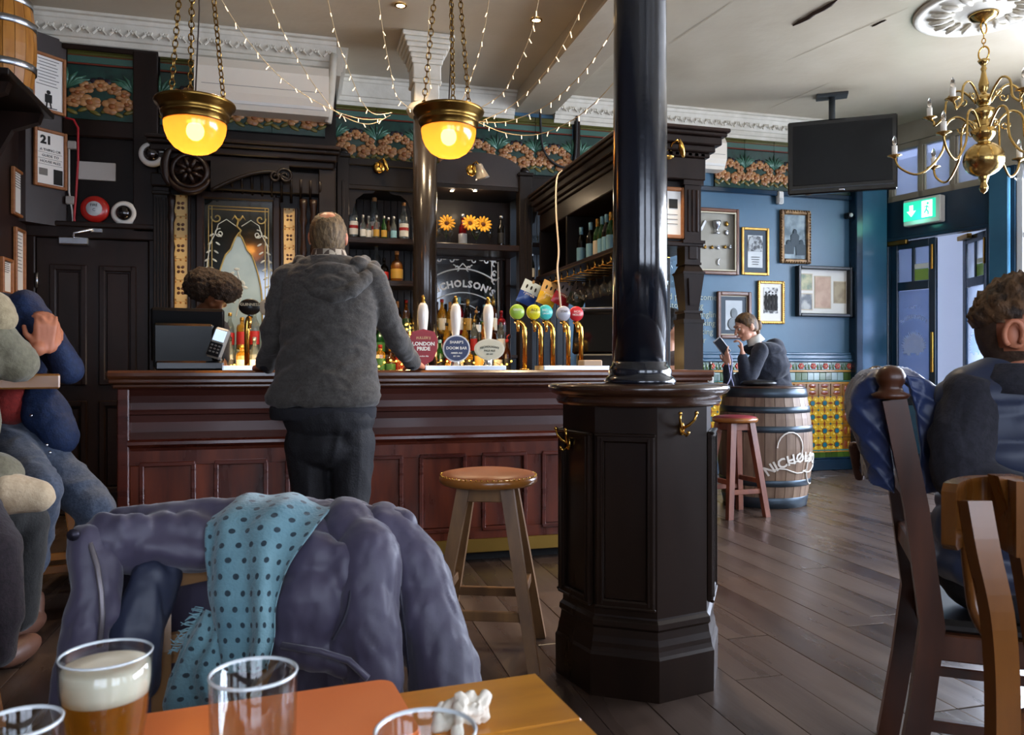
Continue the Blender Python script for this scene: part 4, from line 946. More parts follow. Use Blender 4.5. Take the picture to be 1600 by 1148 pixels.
for k in range(5): arm(zc(158), .36, k, 5, .12, .10, .5)
# ---------------------------------------------------------------- wall lights
def wall_light(p, label, sh):
    t = thing('wall_light', label, 'wall light', p)
    MB().mi(0, True).lathe([(.05, 0), (.048, .012), (.03, .018), (.012, .022), (0, .024)], 22, Matrix.Rotation(PI/2, 4, 'X')).build('back_plate', BRASS, t)
    MB().tube([(0, -.02, .0), (0, -.07, .04), (.02, -.10, .05), (.035, -.11, .02)], .007, 8).build('arm', BRASS, t)
    M_ = Matrix.Translation((.035, -.11, .03)) @ Euler((.25, -.35, 0)).to_matrix().to_4x4()
    if sh: MB().mi(0, True).lathe([(.018, .0), (.028, -.01), (.035, -.05), (.045, -.09), (.062, -.125), (.06, -.125), (.03, -.03)], 22, M_, cap=False).build('glass_shade', mat('frosted_lamp_shade', '8d8377', .35, trans=.3), t)
    else: MB().mi(0, True).lathe([(.0, .03), (.014, .0), (.02, -.03), (.016, -.06), (.008, -.09)], 12, M_).build('holder', BRASS, t)
wall_light(W(737, 266, 6.62), 'brass wall light with frosted bell shade on the brown arched panel', True)
wall_light(W(592, 262, 6.60), 'brass wall bracket without a shade below the poppy frieze', False)
wall_light(W(1043, 238, 4.95), 'brass bracket on the canopy beside the front pillar', False)
# ---------------------------------------------------------------- fittings on the left wall
def on(px, py, y=YB-.005): return atY(px, py, y)
def dome(px, py, label, r, g):
    t = thing('security_camera', label, 'camera', on(px, py, YB-.03 if px < 210 else 6.34), 0, g); R = Matrix.Rotation(PI/2, 4, 'X')
    MB().mi(0, True).lathe([(r, 0), (r, .02), (r*.9, .035), (r*.62, .04), (r*.6, .03)], 30, R).build('housing', WHITEP, t)
    MB().ball((0, -.035, 0), (r*.62, .045, r*.62), 18).build('dome', mat('smoked_dome', '14100f', .08, spec=1), t)
dome(238, 242, 'dome security camera in the corner above the pilaster', .092, 'dome security cameras'); dome(195, 334, 'dome security camera beside the red fire bell', .092, 'dome security cameras')
p = on(150, 328, YB-.01); t = thing('fire_alarm_bell', 'round red fire alarm bell above the left door', 'fire bell', p); R = Matrix.Rotation(PI/2, 4, 'X')
MB().mi(0, True).lathe([(.06, 0), (.06, .015), (.098, .018), (.1, .03), (.094, .045), (.06, .058), (.0, .06)], 36, R).build('gong', mat('alarm_red', 'b01c14', .3, coat=.4), t)
MB().mi(0, True).lathe([(.056, .056), (.054, .062), (0, .063)], 28, R).build('centre_disc', mat('bell_disc', 'b9c0c4', .5), t)
lettering('lettering', 'FIRE', .028, INK, t, (0, -.064, .024)); lettering('lettering', 'C', .03, INK, t, (0, -.064, -.01))
t = thing('motion_sensor', 'cream motion sensor box above the second dome camera', 'sensor', on(220, 305, YB-.01)); MB().box((0, -.02, 0), (.08, .045, .135), .01).build('case', mat('cream_plastic', 'c9b183', .4), t)
MB().box((0, -.045, -.03), (.045, .006, .045), .003).build('lens', WHITEP, t); MB().ball((0, -.043, .02), .004, 6).build('indicator', mat('red_dot', 'c03020', .4), t)
o = MB().box((0, -.01, 0), (.265, .016, .135), .003).build('notice_plate', mat('blank_plate', 'b4b0aa', .5)); o.location = on(151, 268); tag(o, 'blank pale grey plate fixed to the dark wall above the fire bell', 'plate')
t = thing('power_cable', 'red fire alarm cable running down beside the framed notices', 'cable', on(110, 190)); o0 = t.location.copy()
MB().tube([on(*q, YB-.05)-o0 for q in ((102, 184), (115, 187), (122, 200), (122, 250), (119, 300), (116, 340), (117, 356))], .0085, 8).build('cable', mat('red_cable', 'a8232a', .4), t)
t = thing('white_conduit', 'white conduit with junction boxes left of the red cable', 'conduit', on(110, 250)); o0 = t.location.copy()
MB().tube([on(*q, YB-.04)-o0 for q in ((108, 232), (108, 300), (113, 330), (115, 356))], .007, 6).build('pipe', WHITEP, t)
for q in ((113, 227), (110, 313)): MB().box(on(*q, YB-.04)-o0, (.06, .04, .06), .006).build('junction_box', mat('grey_box', '9a938c', .5), t)
# air conditioner
def aircon(c, w, h, d, rz, label, g='air conditioners'):
    t = thing('air_conditioner', label, 'air conditioner', c, rz, g)
    pr = [(0, -h/2), (0, h/2), (-d*.8, h/2), (-d, h*.30), (-d, -h*.2), (-d*.75, -h/2)]
    m = MB(); k = len(pr); m.add([(x, a, b) for x in (-w/2, w/2) for a, b in pr], [(i, k+i, k+(i+1) % k, (i+1) % k) for i in range(k)]+[list(range(k)), [k+i for i in range(k)][::-1]]); m.build('case', mat('ac_white', 'e6dccb', .35), t)
    MB().box((0, -d*.99, -.02), (w*.9, .006, .006), .002).build('seam', mat('ac_seam', '6f6a64', .5), t); MB().box((0, -d*.86, -h*.36), (w*.94, .012, .03), .003).build('vent_flap', WHITEP, t)
    return t
aircon(atY(413, 148, YB-.03), .98, .37, .22, 0, 'large white wall air conditioner over the carved back bar')
aircon(atY(1098, 245, YF-.03), .32, .32, .2, 0, 'white air conditioner end showing beside the carved canopy post')
m = MB(); cpt = [atY(*q, YB-.1) for q in ((522, 85), (520, 110), (518, 140), (515, 170), (512, 192))]
tag(MB().tube(cpt, .03, 8).build('pipe_lagging', PLASTER), 'white lagged pipe hanging beside the air conditioner', 'pipe')
# grey loop of cable over the frieze and the flex hanging to the taps
lp = [atY(*q, YF-.06) for q in ((843, 150), (845, 200), (848, 230), (862, 252), (885, 262), (898, 250), (901, 200), (900, 165), (893, 155))]
tag(MB().tube(crom(lp, 4), .012, 8).build('cable_loop', mat('grey_cable', '2b2a2a', .5)), 'dark cable looped over the poppy frieze near the canopy', 'cable')
fx = [W(878, 267, 5.9), W(870, 280, 5.6), W(869, 330, 5.3), W(873, 390, 5.1), W(871, 420, 5.0), W(874, 455, 4.9), W(878, 500, 4.85)]
tag(MB().tube(crom(fx, 4), .006, 8).build('hanging_flex', mat('cream_flex', 'b8a690', .5)), 'cream flex hanging from the canopy down to the beer taps', 'cable')
# ---------------------------------------------------------------- keg on a bracket shelf, upper left
kp = atX(10, 80, XL+.17)
sh = thing('bracket_shelf', 'dark bracket shelf on the left wall under the wooden keg', 'shelf', (XL, kp.y, atX(8, 150, XL+.17).z))
MB().b2((0, -.55, -.04), (.36, .28, 0), .006).build('board', DARK2, sh)
for y in (-.4, .18): MB().prism([(0, -.04), (.32, -.04), (.30, -.10), (.15, -.16), (.06, -.34), (0, -.40)], -.03, .03, Matrix.Translation((0, y, 0)) @ Matrix.Rotation(PI/2, 4, 'X')).build('bracket', DARK, sh)
kg = thing('wooden_keg', 'small pale wooden keg with steel hoops on the left bracket shelf', 'keg', (XL+.17, kp.y, sh.location.z))
KW = mat('keg_oak', 'b47830', .4, col2='9a6022', scale=6, stretch=(4, 4, .6), coat=.2, rand=.1); hh = .62
def stave_mesh(R, B, hgt, n, m_, gap=.0015):
    m = MB(); a = PI/n; k = 8; vs = []
    for i in range(k+1):
        t = i/k; r = R+(B-R)*math.sin(PI*t)
        g = gap
        for rr_ in (r, r-.02):
            for s in (-1, 1): an = s*a; vs.append((rr_*math.cos(an)-0, rr_*math.sin(an)-s*g, t*hgt))
    fs = []
    for i in range(k):
        b = i*4; c = b+4
        fs += [(b, b+1, c+1, c), (b+3, b+2, c+2, c+3), (b+1, b+3, c+3, c+1), (b+2, b, c, c+2)]
    fs += [(0, 2, 3, 1), (k*4, k*4+1, k*4+3, k*4+2)]; m.add(vs, fs); return m.mesh('stave', m_)
st = stave_mesh(.13, .165, hh, 16, KW)
for k in range(16): obj('stave', st, kg).rotation_euler.z = 2*PI*k/16
for z in (.04, .18, .44, .58):
    r = .13+(.035)*math.sin(PI*z/hh)+.004; MB().mi(0, True).lathe([(r, z-.022), (r+.003, z-.02), (r+.003, z+.02), (r, z+.022)], 32, cap=False).build('hoop', STEEL, kg)
MB().mi(0, True).lathe([(.12, .60), (0, .602)], 24).build('head', KW, kg)
cb = MB(); cb.b2((0, -.3, 0), (.16, .2, .30), .02); cb.smooth = True
for i in range(6): cb.tube([(.04+.02*i, -.3, .05+.04*i), (.06+.02*i, -.05, .0+.04*i), (.05+.02*i, .2, .03+.04*i)], .022, 8)
o = cb.build('carved_corbel', DARK2); o.location = (XL, atX(30, 0, XL+.1).y-.25, 3.40); tag(o, 'dark carved corbel at the top of the left wall', 'corbel')
# ================================================================ TELEVISION AND EXIT SIGN
a, b = W(1231, 250, 7.55), W(1402, 236, 7.25); c = (a+b)/2; u = (b-a); u.z = 0; w = u.length; rz = math.atan2(u.y, u.x)
tv = thing('television', 'large black flat television hanging from the ceiling', 'television', (c.x, c.y, c.z), rz)
MB().box((0, 0, 0), (w, .06, .70), .012).build('case', mat('gloss_black', '050506', .15, spec=.6), tv)
MB().box((0, -.033, .02), (w-.09, .006, .57), .002).build('screen', mat('tv_screen', '07090d', .18, spec=.3), tv)
MB().box((0, -.034, -.30), (w-.06, .006, .01), .002).build('trim_line', mat('tv_trim', '3a3d44', .3), tv); MB().box((-.0, -.035, -.325), (.05, .004, .012), .002).build('logo', CHROME, tv)
MB().tube([(-.08, .05, .2), (-.08, .05, CZ-c.z-.02)], .03, 10).build('mount_pole', mat('mount_grey', '34383a', .5), tv); MB().box((-.08, .05, CZ-c.z-.012), (.28, .16, .024), .004).build('mount_plate', MATS['mount_grey'], tv); MB().box((0, .06, 0), (.4, .08, .3), .006).build('bracket', MATS['mount_grey'], tv)
p = atR(1438, 330, .08); ex = thing('exit_sign', 'illuminated green exit sign with arrow over the double doors', 'exit sign', p, RWA)
MB().box((.02, .03, 0), (.40, .09, .27), .008).build('case', WHITEP, ex); MB().box((0, -.018, .012), (.35, .008, .20), .003).build('face', emis('exit_green', '27b391', 1.3), ex)
EW = emis('exit_white', 'e9fff4', 1.6); MB().prism([(-.02, .06), (.02, .06), (.02, 0), (.05, 0), (0, -.06), (-.05, 0), (-.02, 0)], 0, .002, Matrix.Translation((-.085, -.022, .012)) @ Matrix.Rotation(PI/2, 4, 'X')).build('arrow', EW, ex)
m = MB().box((.085, -.023, .012), (.115, .003, .17), .001); m.build('door_symbol', EW, ex); m = MB(); m.ball((.095, -.026, .065), (.013, .002, .013), 8); m.tube([(.09, -.026, .045), (.08, -.026, .005), (.06, -.026, -.03)], .007, 5); m.tube([(.08, -.026, .005), (.10, -.026, -.02), (.10, -.026, -.05)], .007, 5); m.tube([(.06, -.026, .03), (.085, -.026, .04), (.11, -.026, .02)], .005, 5); m.build('running_figure', MATS['exit_green'], ex)
point('exit_glow', (0, -.12, -.06), 1.0, (.2, 1, .75), .08, ex)
# small fittings on the blue wall
t = thing('wall_speaker', 'small white wall sensor above the gilt framed photograph', 'sensor', atY(1216, 310, YF-.01)); MB().box((0, -.03, 0), (.07, .055, .135), .012).build('case', WHITEP, t); MB().box((0, -.058, -.03), (.04, .004, .05), .002).build('lens', mat('sensor_lens', 'b8b8b4', .3), t)
t = thing('cctv_bullet', 'small black camera on the blue wall beside the dark pilaster', 'camera', atY(1322, 338, YF-.01)); MB().box((0, -.04, 0), (.06, .07, .06), .008).build('case', BLACKP, t); MB().ball((.0, -.08, 0), (.022, .02, .022), 10).build('lens', mat('pale_lens', 'c9d4d0', .2), t)
# ================================================================ PICTURES
GILTF = mat('gilt_frame', 'a87f3a', .38, .55, col2='c69c4e', scale=14, bump=.2, bscale=60); WALN = mat('walnut_frame', '5a3626', .35, col2='6e4632', scale=7, coat=.3); BLKF = mat('black_frame', '1d2126', .4); ORNF = mat('old_gold_frame', '5f452c', .45, .3, col2='8a6a40', scale=20, bump=.3, bscale=50)
def photo_mat(name, c1, c2, sc):
    return mat(name, c1, .5, col2=c2, scale=sc, lo=.42, hi=.58)
def picture(name, label, M_, w, h, fm, fw, layers, cat='picture', depth=.025, beads=None, group=None):
    """M_ places the picture: local x right, z up, -y towards the viewer"""
    t = thing(name, label, cat, M_.to_translation()); t.rotation_euler = M_.to_euler(); 
    if group: t['group'] = group
    for s in (-1, 1):
        MB().box((s*(w/2-fw/2), -depth/2, 0), (fw, depth, h), fw*.2).build('frame_side', fm, t); MB().box((0, -depth/2, s*(h/2-fw/2)), (w-2*fw+.002, depth, fw), fw*.2).build('frame_side', fm, t)
    if beads:
        m = MB()
        for s in (-1, 1):
            for k in range(int(h/beads)): m.ball((s*(w/2-fw*.25), -depth, -h/2+(k+.5)*beads), beads*.36, 6)
            for k in range(int(w/beads)): m.ball((-w/2+(k+.5)*beads, -depth, s*(h/2-fw*.25)), beads*.36, 6)
        m.build('beading', fm, t)['kind'] = 'stuff'
    y = -.006
    for (nm, x, z, ww, hh_, mm) in layers: 
        MB().box((x, y, z), (ww, .004, hh_), 0).build(nm, mm, t); y -= .0035
    return t
def farM(px, py): return Matrix.Translation(atY(px, py, YF-.004))
SCL = lambda px: (YF/(C_-(px-800)/F*S_))/F*1.03   # metres per pixel on the far wall
def far(px0, py0, px1, py1): s = SCL((px0+px1)/2); return farM((px0+px1)/2, (py0+py1)/2), (px1-px0)*s*.98, (py1-py0)*s
# display case with medals
GREYM = mat('case_backing', '8a8678', .6, col2='9a968a', scale=2); M_, w, h = far(1072, 328, 1155, 428)
dc = picture('display_case', 'large walnut framed display case of small metal objects on the blue wall', M_, w, h, WALN, .035, [('backing', 0, 0, w-.06, h-.06, GREYM)], 'display case', .06)
for s in (-1, 1): MB().box((s*(w/2-.045), -.05, 0), (.012, .02, h-.07), .002).build('slip', mat('cream_slip', 'c8bfa4', .5), dc); MB().box((0, -.05, s*(h/2-.045)), (w-.09, .02, .012), .002).build('slip', MATS['cream_slip'], dc)
MB().mi(0, True).lathe([(.035, -.06), (.01, -.045), (.01, -.02), (.03, .0), (.04, .04), (.038, .06)], 16, Matrix.Translation((.03, -.03, .15)) @ Matrix.Scale(1.1, 4)).build('goblet', STEEL, dc)
for k, (x, z) in enumerate(((.15, .19), (.15, .10), (-.02, -.06), (.05, -.06), (.13, -.05), (.19, -.05), (-.1, -.06))): m = MB(); m.ball((x, -.02, z), (.022, .012, .018 if k > 1 else .028), 10); m.tube([(x-.02, -.02, z), (x, -.03, z+.02), (x+.02, -.02, z)], .005, 6); m.build('metal_piece', STEEL if k % 2 else AGED, dc)
MB().tube([(.08+.03*math.cos(a), -.02, -.21+.04*math.sin(a)) for a in [PI*.6+i*.3 for i in range(8)]], .006, 6).build('metal_piece', STEEL, dc); MB().box((-.12, -.02, .16), (.03, .01, .12), .004, rot=(0, .5, 0)).build('metal_piece', STEEL, dc)
DBLUE = mat('slate_mount', '33414d', .6); IVORY = mat('ivory_mount', 'd9d6cd', .6); CARD = mat('pale_print', 'b7bcbd', .6, col2='c6cac9', scale=3)
def figures(t, w, h, n, zc_, m_, y=-.026, seed=1):
    r = random.Random(seed)
    for k in range(n):
        x = -w/2+w*(k+.5)/n; m = MB(); hh_ = h*r.uniform(.85, 1.05); m.ball((x, y, zc_+hh_*.42), (w/n*.22, .002, w/n*.25), 8); m.prism([(-w/n*.4, -hh_*.5), (w/n*.4, -hh_*.5), (w/n*.42, hh_*.2), (w/n*.2, hh_*.32), (-w/n*.2, hh_*.32), (-w/n*.42, hh_*.2)], 0, .002, Matrix.Translation((x, y, zc_)) @ Matrix.Rotation(PI/2, 4, 'X')); m.build('printed_figure', m_, t)
M_, w, h = far(1155, 357, 1203, 429); t = picture('framed_print', 'thin gilt framed print of a seated figure in an arch', M_, w, h, GILTF, .028, [('mount', 0, 0, w-.05, h-.05, DBLUE), ('print', 0, -.0, w-.15, h-.16, CARD)])
MB().prism([(-.075, -.03), (.075, -.03), (.085, .06), (.06, .12), (0, .14), (-.06, .12), (-.085, .06)], 0, .002, Matrix.Translation((0, -.017, .03)) @ Matrix.Rotation(PI/2, 4, 'X')).build('printed_arch', photo_mat('engraving', '2b2f33', 'a0a5a6', 30), t)
for k in range(4): MB().box((0, -.018, -.06-.025*k), (.10-.01*k, .002, .006), 0).build('printed_line', INK, t)
M_, w, h = far(1214, 330, 1268, 411); t = picture('framed_photograph', 'beaded dark gold frame with a faded photograph of a soldier', M_, w, h, ORNF, .05, [('photograph', 0, 0, w-.09, h-.09, photo_mat('faded_photo', '4d6069', '8fa0a6', 5))], beads=.03, depth=.035)
figures(t, .12, .2, 1, -.02, mat('faded_ink', '2f3e47', .6), -.013); figures(t, .3, .14, 2, -.12, MATS['faded_ink'], -.014)
M_, w, h = far(1180, 440, 1227, 505); t = picture('framed_print', 'beaded gold frame with black and white print of standing men', M_, w, h, GILTF, .03, [('mount', 0, 0, w-.05, h-.05, IVORY), ('print', 0, .02, w-.15, h-.18, photo_mat('bw_photo', '1e1f20', 'c9c9c6', 24))], beads=.022)
figures(t, .16, .22, 4, .02, INK, -.014, 3)
M_, w, h = far(1116, 457, 1175, 528); t = picture('framed_portrait', 'walnut framed grey portrait hanging behind the woman', M_, w, h, WALN, .04, [('slip', 0, 0, w-.07, h-.07, MATS['cream_slip']), ('mount', 0, 0, w-.10, h-.10, DBLUE), ('photograph', 0, 0, w-.20, h-.18, mat('portrait_grey', 'a9b0b4', .6, col2='b9bfc2', scale=3))], depth=.04)
m = MB().ball((0, -.02, .02), (.04, .003, .055), 12); m.ball((0, -.02, -.09), (.075, .003, .07), 12); m.build('printed_sitter', mat('portrait_dark', '5f676b', .6, col2='7a8286', scale=6), t)
M_, w, h = far(1236, 418, 1333, 494); t = picture('multi_photo_frame', 'wide black box frame with four small pictures on white', M_, w, h, BLKF, .035, [('mount', 0, 0, w-.06, h-.06, IVORY)], depth=.07)
for (x, z, ww, hh_, c1, c2) in ((-.20, .10, .13, .16, '6f7f6a', 'b9b48a'), (-.20, -.11, .13, .16, '5f6468', 'b0b0aa'), (.0, -.005, .19, .33, 'b08f78', 'bf9f86'), (.215, -.0, .14, .22, '8f7f63', 'a89878')): MB().box((x, -.010, z), (ww, .004, hh_), 0).build('small_picture', photo_mat('small_photo_'+c1, c1, c2, 9), t); MB().box((x, -.0085, z), (ww+.02, .003, hh_+.02), 0).build('mount_edge', mat('mount_edge', 'b8a98c', .6), t)
# chalk-like verse painted on the blue wall
vt = thing('painted_verse', 'pale handwritten verse painted on the blue wall beside the carved post', 'wall lettering', atY(1080, 490, YF-.004))
for k, s in enumerate(('a good pub welcome', 'storytelling', 'wrongdoing untangling', 'with a lot of joking', 'cheer and cooking', 'together, for', 'another')): lettering('verse_line', s, .088, mat('verse_chalk', 'a5aea0', .7), vt, (-.08+.02*(k % 2), 0, .17-.088*k), (PI/2, 0, 0))
# framed notices on the left
u = (PA-PB).normalized(); rzp = math.atan2(u.y, u.x)
def onPanel(px, py):
    t_ = (px-800)/F; d = Vector((t_*C_+S_, -t_*S_+C_, 0)); n = Vector((u.y, -u.x, 0)); Z = PB.to_2d().dot(n.to_2d())/d.dot(n); return W(px, py, Z)
def notice(M_, w, h, label, lines=9, extra=None):
    t = picture('framed_notice', label, M_, w, h, OAKF, .022, [('paper', 0, 0, w-.035, h-.035, WHITE)], 'notice')
    for k in range(lines): MB().box((-.005*(k % 3), -.009, h*.40-k*h*.055), (w*.62-.03*(k % 2), .001, .004), 0).build('printed_line', INK, t)
    return t
def panM(px, py): p = onPanel(px, py)+Vector((u.y, -u.x, 0))*.006; return Matrix.Translation(p) @ Matrix.Rotation(rzp, 4, 'Z')
t = notice(panM(74, 131), .245, .42, 'oak framed notice with a sketched figure, topmost by the keg'); m = MB().mi(0); m.box((0, -.010, -.11), (.05, .002, .06), 0); m.tube([(-.01, -.010, -.13), (-.015, -.010, -.18)], .005, 5); m.tube([(.01, -.010, -.13), (.02, -.010, -.18)], .005, 5); m.tube([(-.05, -.01, -.18), (.06, -.01, -.175)], .003, 5); m.ball((.0, -.011, -.065), (.015, .002, .015), 8); m.build('sketched_figure', INK, t)
t = notice(panM(77, 249), .235, .42, 'oak framed calendar notice headed 21', 0); lettering('lettering', '21', .08, INK, t, (-.03, -.010, .13), bold=.004)
for k, s in enumerate(('A THING OR', 'GUIDE TO', 'HOUSE ALES')): lettering('lettering', s, .026, INK, t, (0, -.010, .06-k*.042)); MB().box((0, -.009, .04-k*.042), (.17, .001, .002), 0).build('printed_line', INK, t)
MB().box((.055, -.010, -.125), (.065, .001, .11), 0).build('printed_block', INK, t); MB().box((-.05, -.010, -.10), (.06, .001, .05), 0).build('printed_block', mat('grey_ink', '77736c', .7), t)
def leftM(px, py): p = atX(px, py, XL+.006); return Matrix.Translation(p) @ Matrix.Rotation(-PI/2*-1, 4, 'Z')
for (px, py, w, h, lab) in ((26, 302, .24, .33, 'small oak framed picture with a blue label, below the keg shelf'), (28, 408, .2, .46, 'tall oak framed page of text beside the door frame'), (8, 432, .2, .25, 'oak framed card at the left picture edge, lowest')):
    notice(leftM(px, py), w, h, lab, 6 if h < .4 else 11)
M_ = Matrix.Translation((2.255, WY0+.058, 2.09)); t = picture('framed_certificate', 'oak framed white certificate on the canopy end beside the pillar', M_, .235, .33, OAKF, .025, [('paper', 0, 0, .19, .285, WHITE)], 'certificate')
MB().box((.04, -.010, .06), (.06, .001, .06), 0).build('printed_block', INK, t)
for k in range(3): MB().box((.01, -.010, -.01-.03*k), (.12, .001, .003), 0).build('printed_line', INK, t)
# ================================================================ BOTTLES
def glassm(name, c, tr=.75): return mat('bottle_glass_'+name, c, .06, trans=tr, ior=1.4, coat=.3)
GL = {'clear': glassm('clear', 'b9c4c4', .9), 'green': glassm('green', '1f5a22', .6), 'dark': glassm('dark', '14110d', .3), 'brown': glassm('brown', '4a2408', .6), 'amber': glassm('amber', 'b06a1a', .7), 'red': glassm('red', 'a01620', .6), 'blue': glassm('blue', '1b3f7a', .6), 'pink': glassm('pink', 'd07a8a', .7), 'gold': glassm('gold', 'c8942c', .7)}
LB = {'cream': mat('label_cream', 'cfc6b0', .6), 'white': mat('label_white', 'd9d7d0', .6), 'black': mat('label_black', '1b1b1d', .5), 'gold': mat('label_gold', 'b08a3c', .4), 'red': mat('label_red', '9c2020', .5), 'blue': mat('label_blue', '7fb0c4', .5), 'green': mat('label_green', '3a6b3c', .5)}
CP = {'black': mat('cap_black', '161616', .4), 'gold': mat('cap_gold', 'b8934a', .3, .8), 'cork': mat('cap_cork', 'a5794c', .8), 'red': mat('cap_red', '8f1c1c', .4), 'silver': mat('cap_silver', 'b9bbbe', .3, .9), 'blue': mat('cap_blue', '7fb3c6', .4)}
SHAPE = {'spirit': [(.034, 0), (.036, .006), (.036, .17), (.032, .20), (.016, .235), (.0135, .25), (.0135, .30)], 'wine': [(.035, 0), (.037, .006), (.037, .18), (.032, .215), (.018, .245), (.014, .26), (.014, .315)],
         'squat': [(.044, 0), (.046, .006), (.046, .12), (.038, .15), (.016, .17), (.014, .18), (.014, .23)], 'mini': [(.024, 0), (.026, .005), (.026, .10), (.021, .13), (.011, .15), (.010, .20)], 'square': [(.04, 0), (.042, .004), (.042, .165), (.036, .185), (.016, .2), (.015, .24)]}
BC = {}
def bottle(p, label, shape='spirit', glass='clear', lab='cream', cap='black', s=1.0, group=None, band=None, spout=False):
    key = (shape, glass, lab, cap, band, spout)
    if key not in BC:
        pr = SHAPE[shape]; n = 6 if shape == 'square' else 18; top = pr[-1]; R = pr[2][0]; zt_ = pr[2][1]
        body = MB().mi(0, shape != 'square').lathe(pr, 8 if shape == 'square' else 18).mesh('glass_body', GL[glass])
        capm = MB().mi(0, True).lathe([(top[0]+.002, top[1]-(.055 if shape == 'wine' else .02)), (top[0]+.003, top[1]+.004), (top[0]*.8, top[1]+.008), (0, top[1]+.008)], 12)
        if spout: capm.tube([(0, 0, top[1]), (0, 0, top[1]+.03), (.02, 0, top[1]+.05)], [.007, .005, .004], 6)
        capm = capm.mesh('cap', CP[cap])
        lm = MB().mi(0, True).lathe([(R+.0008, zt_*.22), (R+.0012, zt_*.24), (R+.0012, zt_*.80), (R+.0008, zt_*.82)], 8 if shape == 'square' else 18, cap=False)
        mats = [LB[lab]]
        if band: lm.mi(1).lathe([(R+.0014, zt_*.50), (R+.0018, zt_*.52), (R+.0018, zt_*.62), (R+.0014, zt_*.64)], 18, cap=False); mats.append(LB[band])
        BC[key] = (body, capm, lm.mesh('paper_label', mats))
    t = thing('bottle', label, 'bottle', p, random.uniform(0, 6), group); t.scale = (s, s, s)
    for nm, me in zip(('glass_body', 'cap', 'paper_label'), BC[key]): obj(nm, me, t)
    return t
def sx(px, y): return atY(px, 574, y).x
g = 'bottles on the upper recess shelf'
for i, (px, y, k) in enumerate(((552, 6.86, 't'), (567, 6.80, 'm1'), (576, 6.84, 'm2'), (585, 6.98, 't'), (588, 6.78, 'm3'), (600, 6.8, 'm4'), (607, 6.86, 'm5'), (615, 6.8, 'm6'), (631, 6.86, 't'))):
    p = (sx(px, y), y, SH1)
    if k == 't': bottle(p, 'white labelled gin bottle with red band, %s on the upper recess shelf' % {0: 'leftmost', 3: 'standing behind', 8: 'rightmost'}[i], 'spirit', 'clear', 'white', 'cork', 1.12 if i != 3 else 1.3, g, 'red')
    else: bottle(p, 'miniature bottle with %s label, %s from the left on the upper recess shelf' % (dict(m1='white', m2='white', m3='gold', m4='green', m5='dark', m6='pale blue')[k], ORD[i]), 'mini', {'m1': 'clear', 'm5': 'brown', 'm4': 'green'}.get(k, 'clear'), {'m3': 'gold', 'm4': 'gold', 'm6': 'blue', 'm5': 'black'}.get(k, 'white'), 'silver', 1.0, g)
bottle((sx(588, 6.95), 6.95, SH2), 'plain clear bottle at the back of the lower recess shelf', 'spirit', 'clear', 'white', 'gold', 1.15)
bottle((sx(600, 6.86), 6.86, SH2), 'bottle with pale label half hidden behind the hooded man', 'squat', 'dark', 'red', 'black', .9)
bottle((sx(620, 6.83), 6.83, SH2), 'squat amber whisky bottle with gold label on the lower recess shelf', 'squat', 'amber', 'gold', 'cork', 1.15)
bottle((sx(783, 6.85), 6.85, SHB), 'dark bottle at the right end of the sunflower shelf', 'spirit', 'dark', 'black', 'silver', .95)
bottle((sx(723, 6.9), 6.9, SHB), 'slim red and clear bottle between the two sunflower glasses', 'mini', 'red', 'white', 'silver', 1.45)
bottle((sx(882, 6.85), 6.85, SC1), 'green whisky bottle with white label beside the white tin', 'spirit', 'green', 'white', 'black', .95)
bottle((sx(831, 6.82), 6.82, SC2), 'dark bottle with narrow label, left on the lower right shelf', 'spirit', 'dark', 'cream', 'silver', .8)
bottle((sx(849, 6.80), 6.80, SC2), 'squat cream labelled bottle with cork on the lower right shelf', 'squat', 'clear', 'gold', 'cork', 1.0)
bottle((sx(895, 6.80), 6.80, SC2), 'squat pale bottle at the right of the lower right shelf', 'squat', 'clear', 'cream', 'silver', .9)
bottle((sx(877, 6.83), 6.83, SC2), 'tall thin silver bottle on the lower right shelf', 'mini', 'clear', 'white', 'silver', 1.3)
for i, px in enumerate((908, 923, 934, 941, 948, 955)):
    p = atX(px, 400, 2.13); bottle((2.13, p.y, 1.905), '%s wine bottle from the left on the glass rack shelf' % ORD[i].capitalize(), 'wine', 'dark' if i in (0, 1, 4) else 'green', 'blue' if i != 2 else 'cream', 'blue' if i not in (2, 5) else 'gold', .95, 'wine bottles on the glass rack')
# rows on the back counter
rows = [(1.04, 6.42, 'front back-counter row'), (1.21, 6.80, 'middle back-counter row'), (1.40, 7.02, 'top back-counter row')]
r = random.Random(11)
for z, y, nm in rows:
    x0, x1 = sx(586, y), sx(800 if z < 1.2 else 790, y); n = int((x1-x0)/.078)
    for i in range(n):
        x = x0+(x1-x0)*(i+.5)/n
        if (Vector((x, y))-Vector((bc.x, bc.y))).length < .15: continue
        gl = r.choice(['clear', 'amber', 'brown', 'dark', 'green', 'clear', 'amber', 'gold', 'red', 'clear']); lb = r.choice(['cream', 'white', 'gold', 'black', 'red', 'cream', 'green'])
        bottle((x, y+r.uniform(-.02, .02), z), '%s bottle with %s label, %s from left in the %s' % (gl, lb, ORD[i], nm), r.choice(['spirit', 'spirit', 'wine', 'square', 'squat']), gl, lb, r.choice(list(CP)), r.uniform(.9, 1.08), 'bottles in the '+nm, None, r.random() < .4)
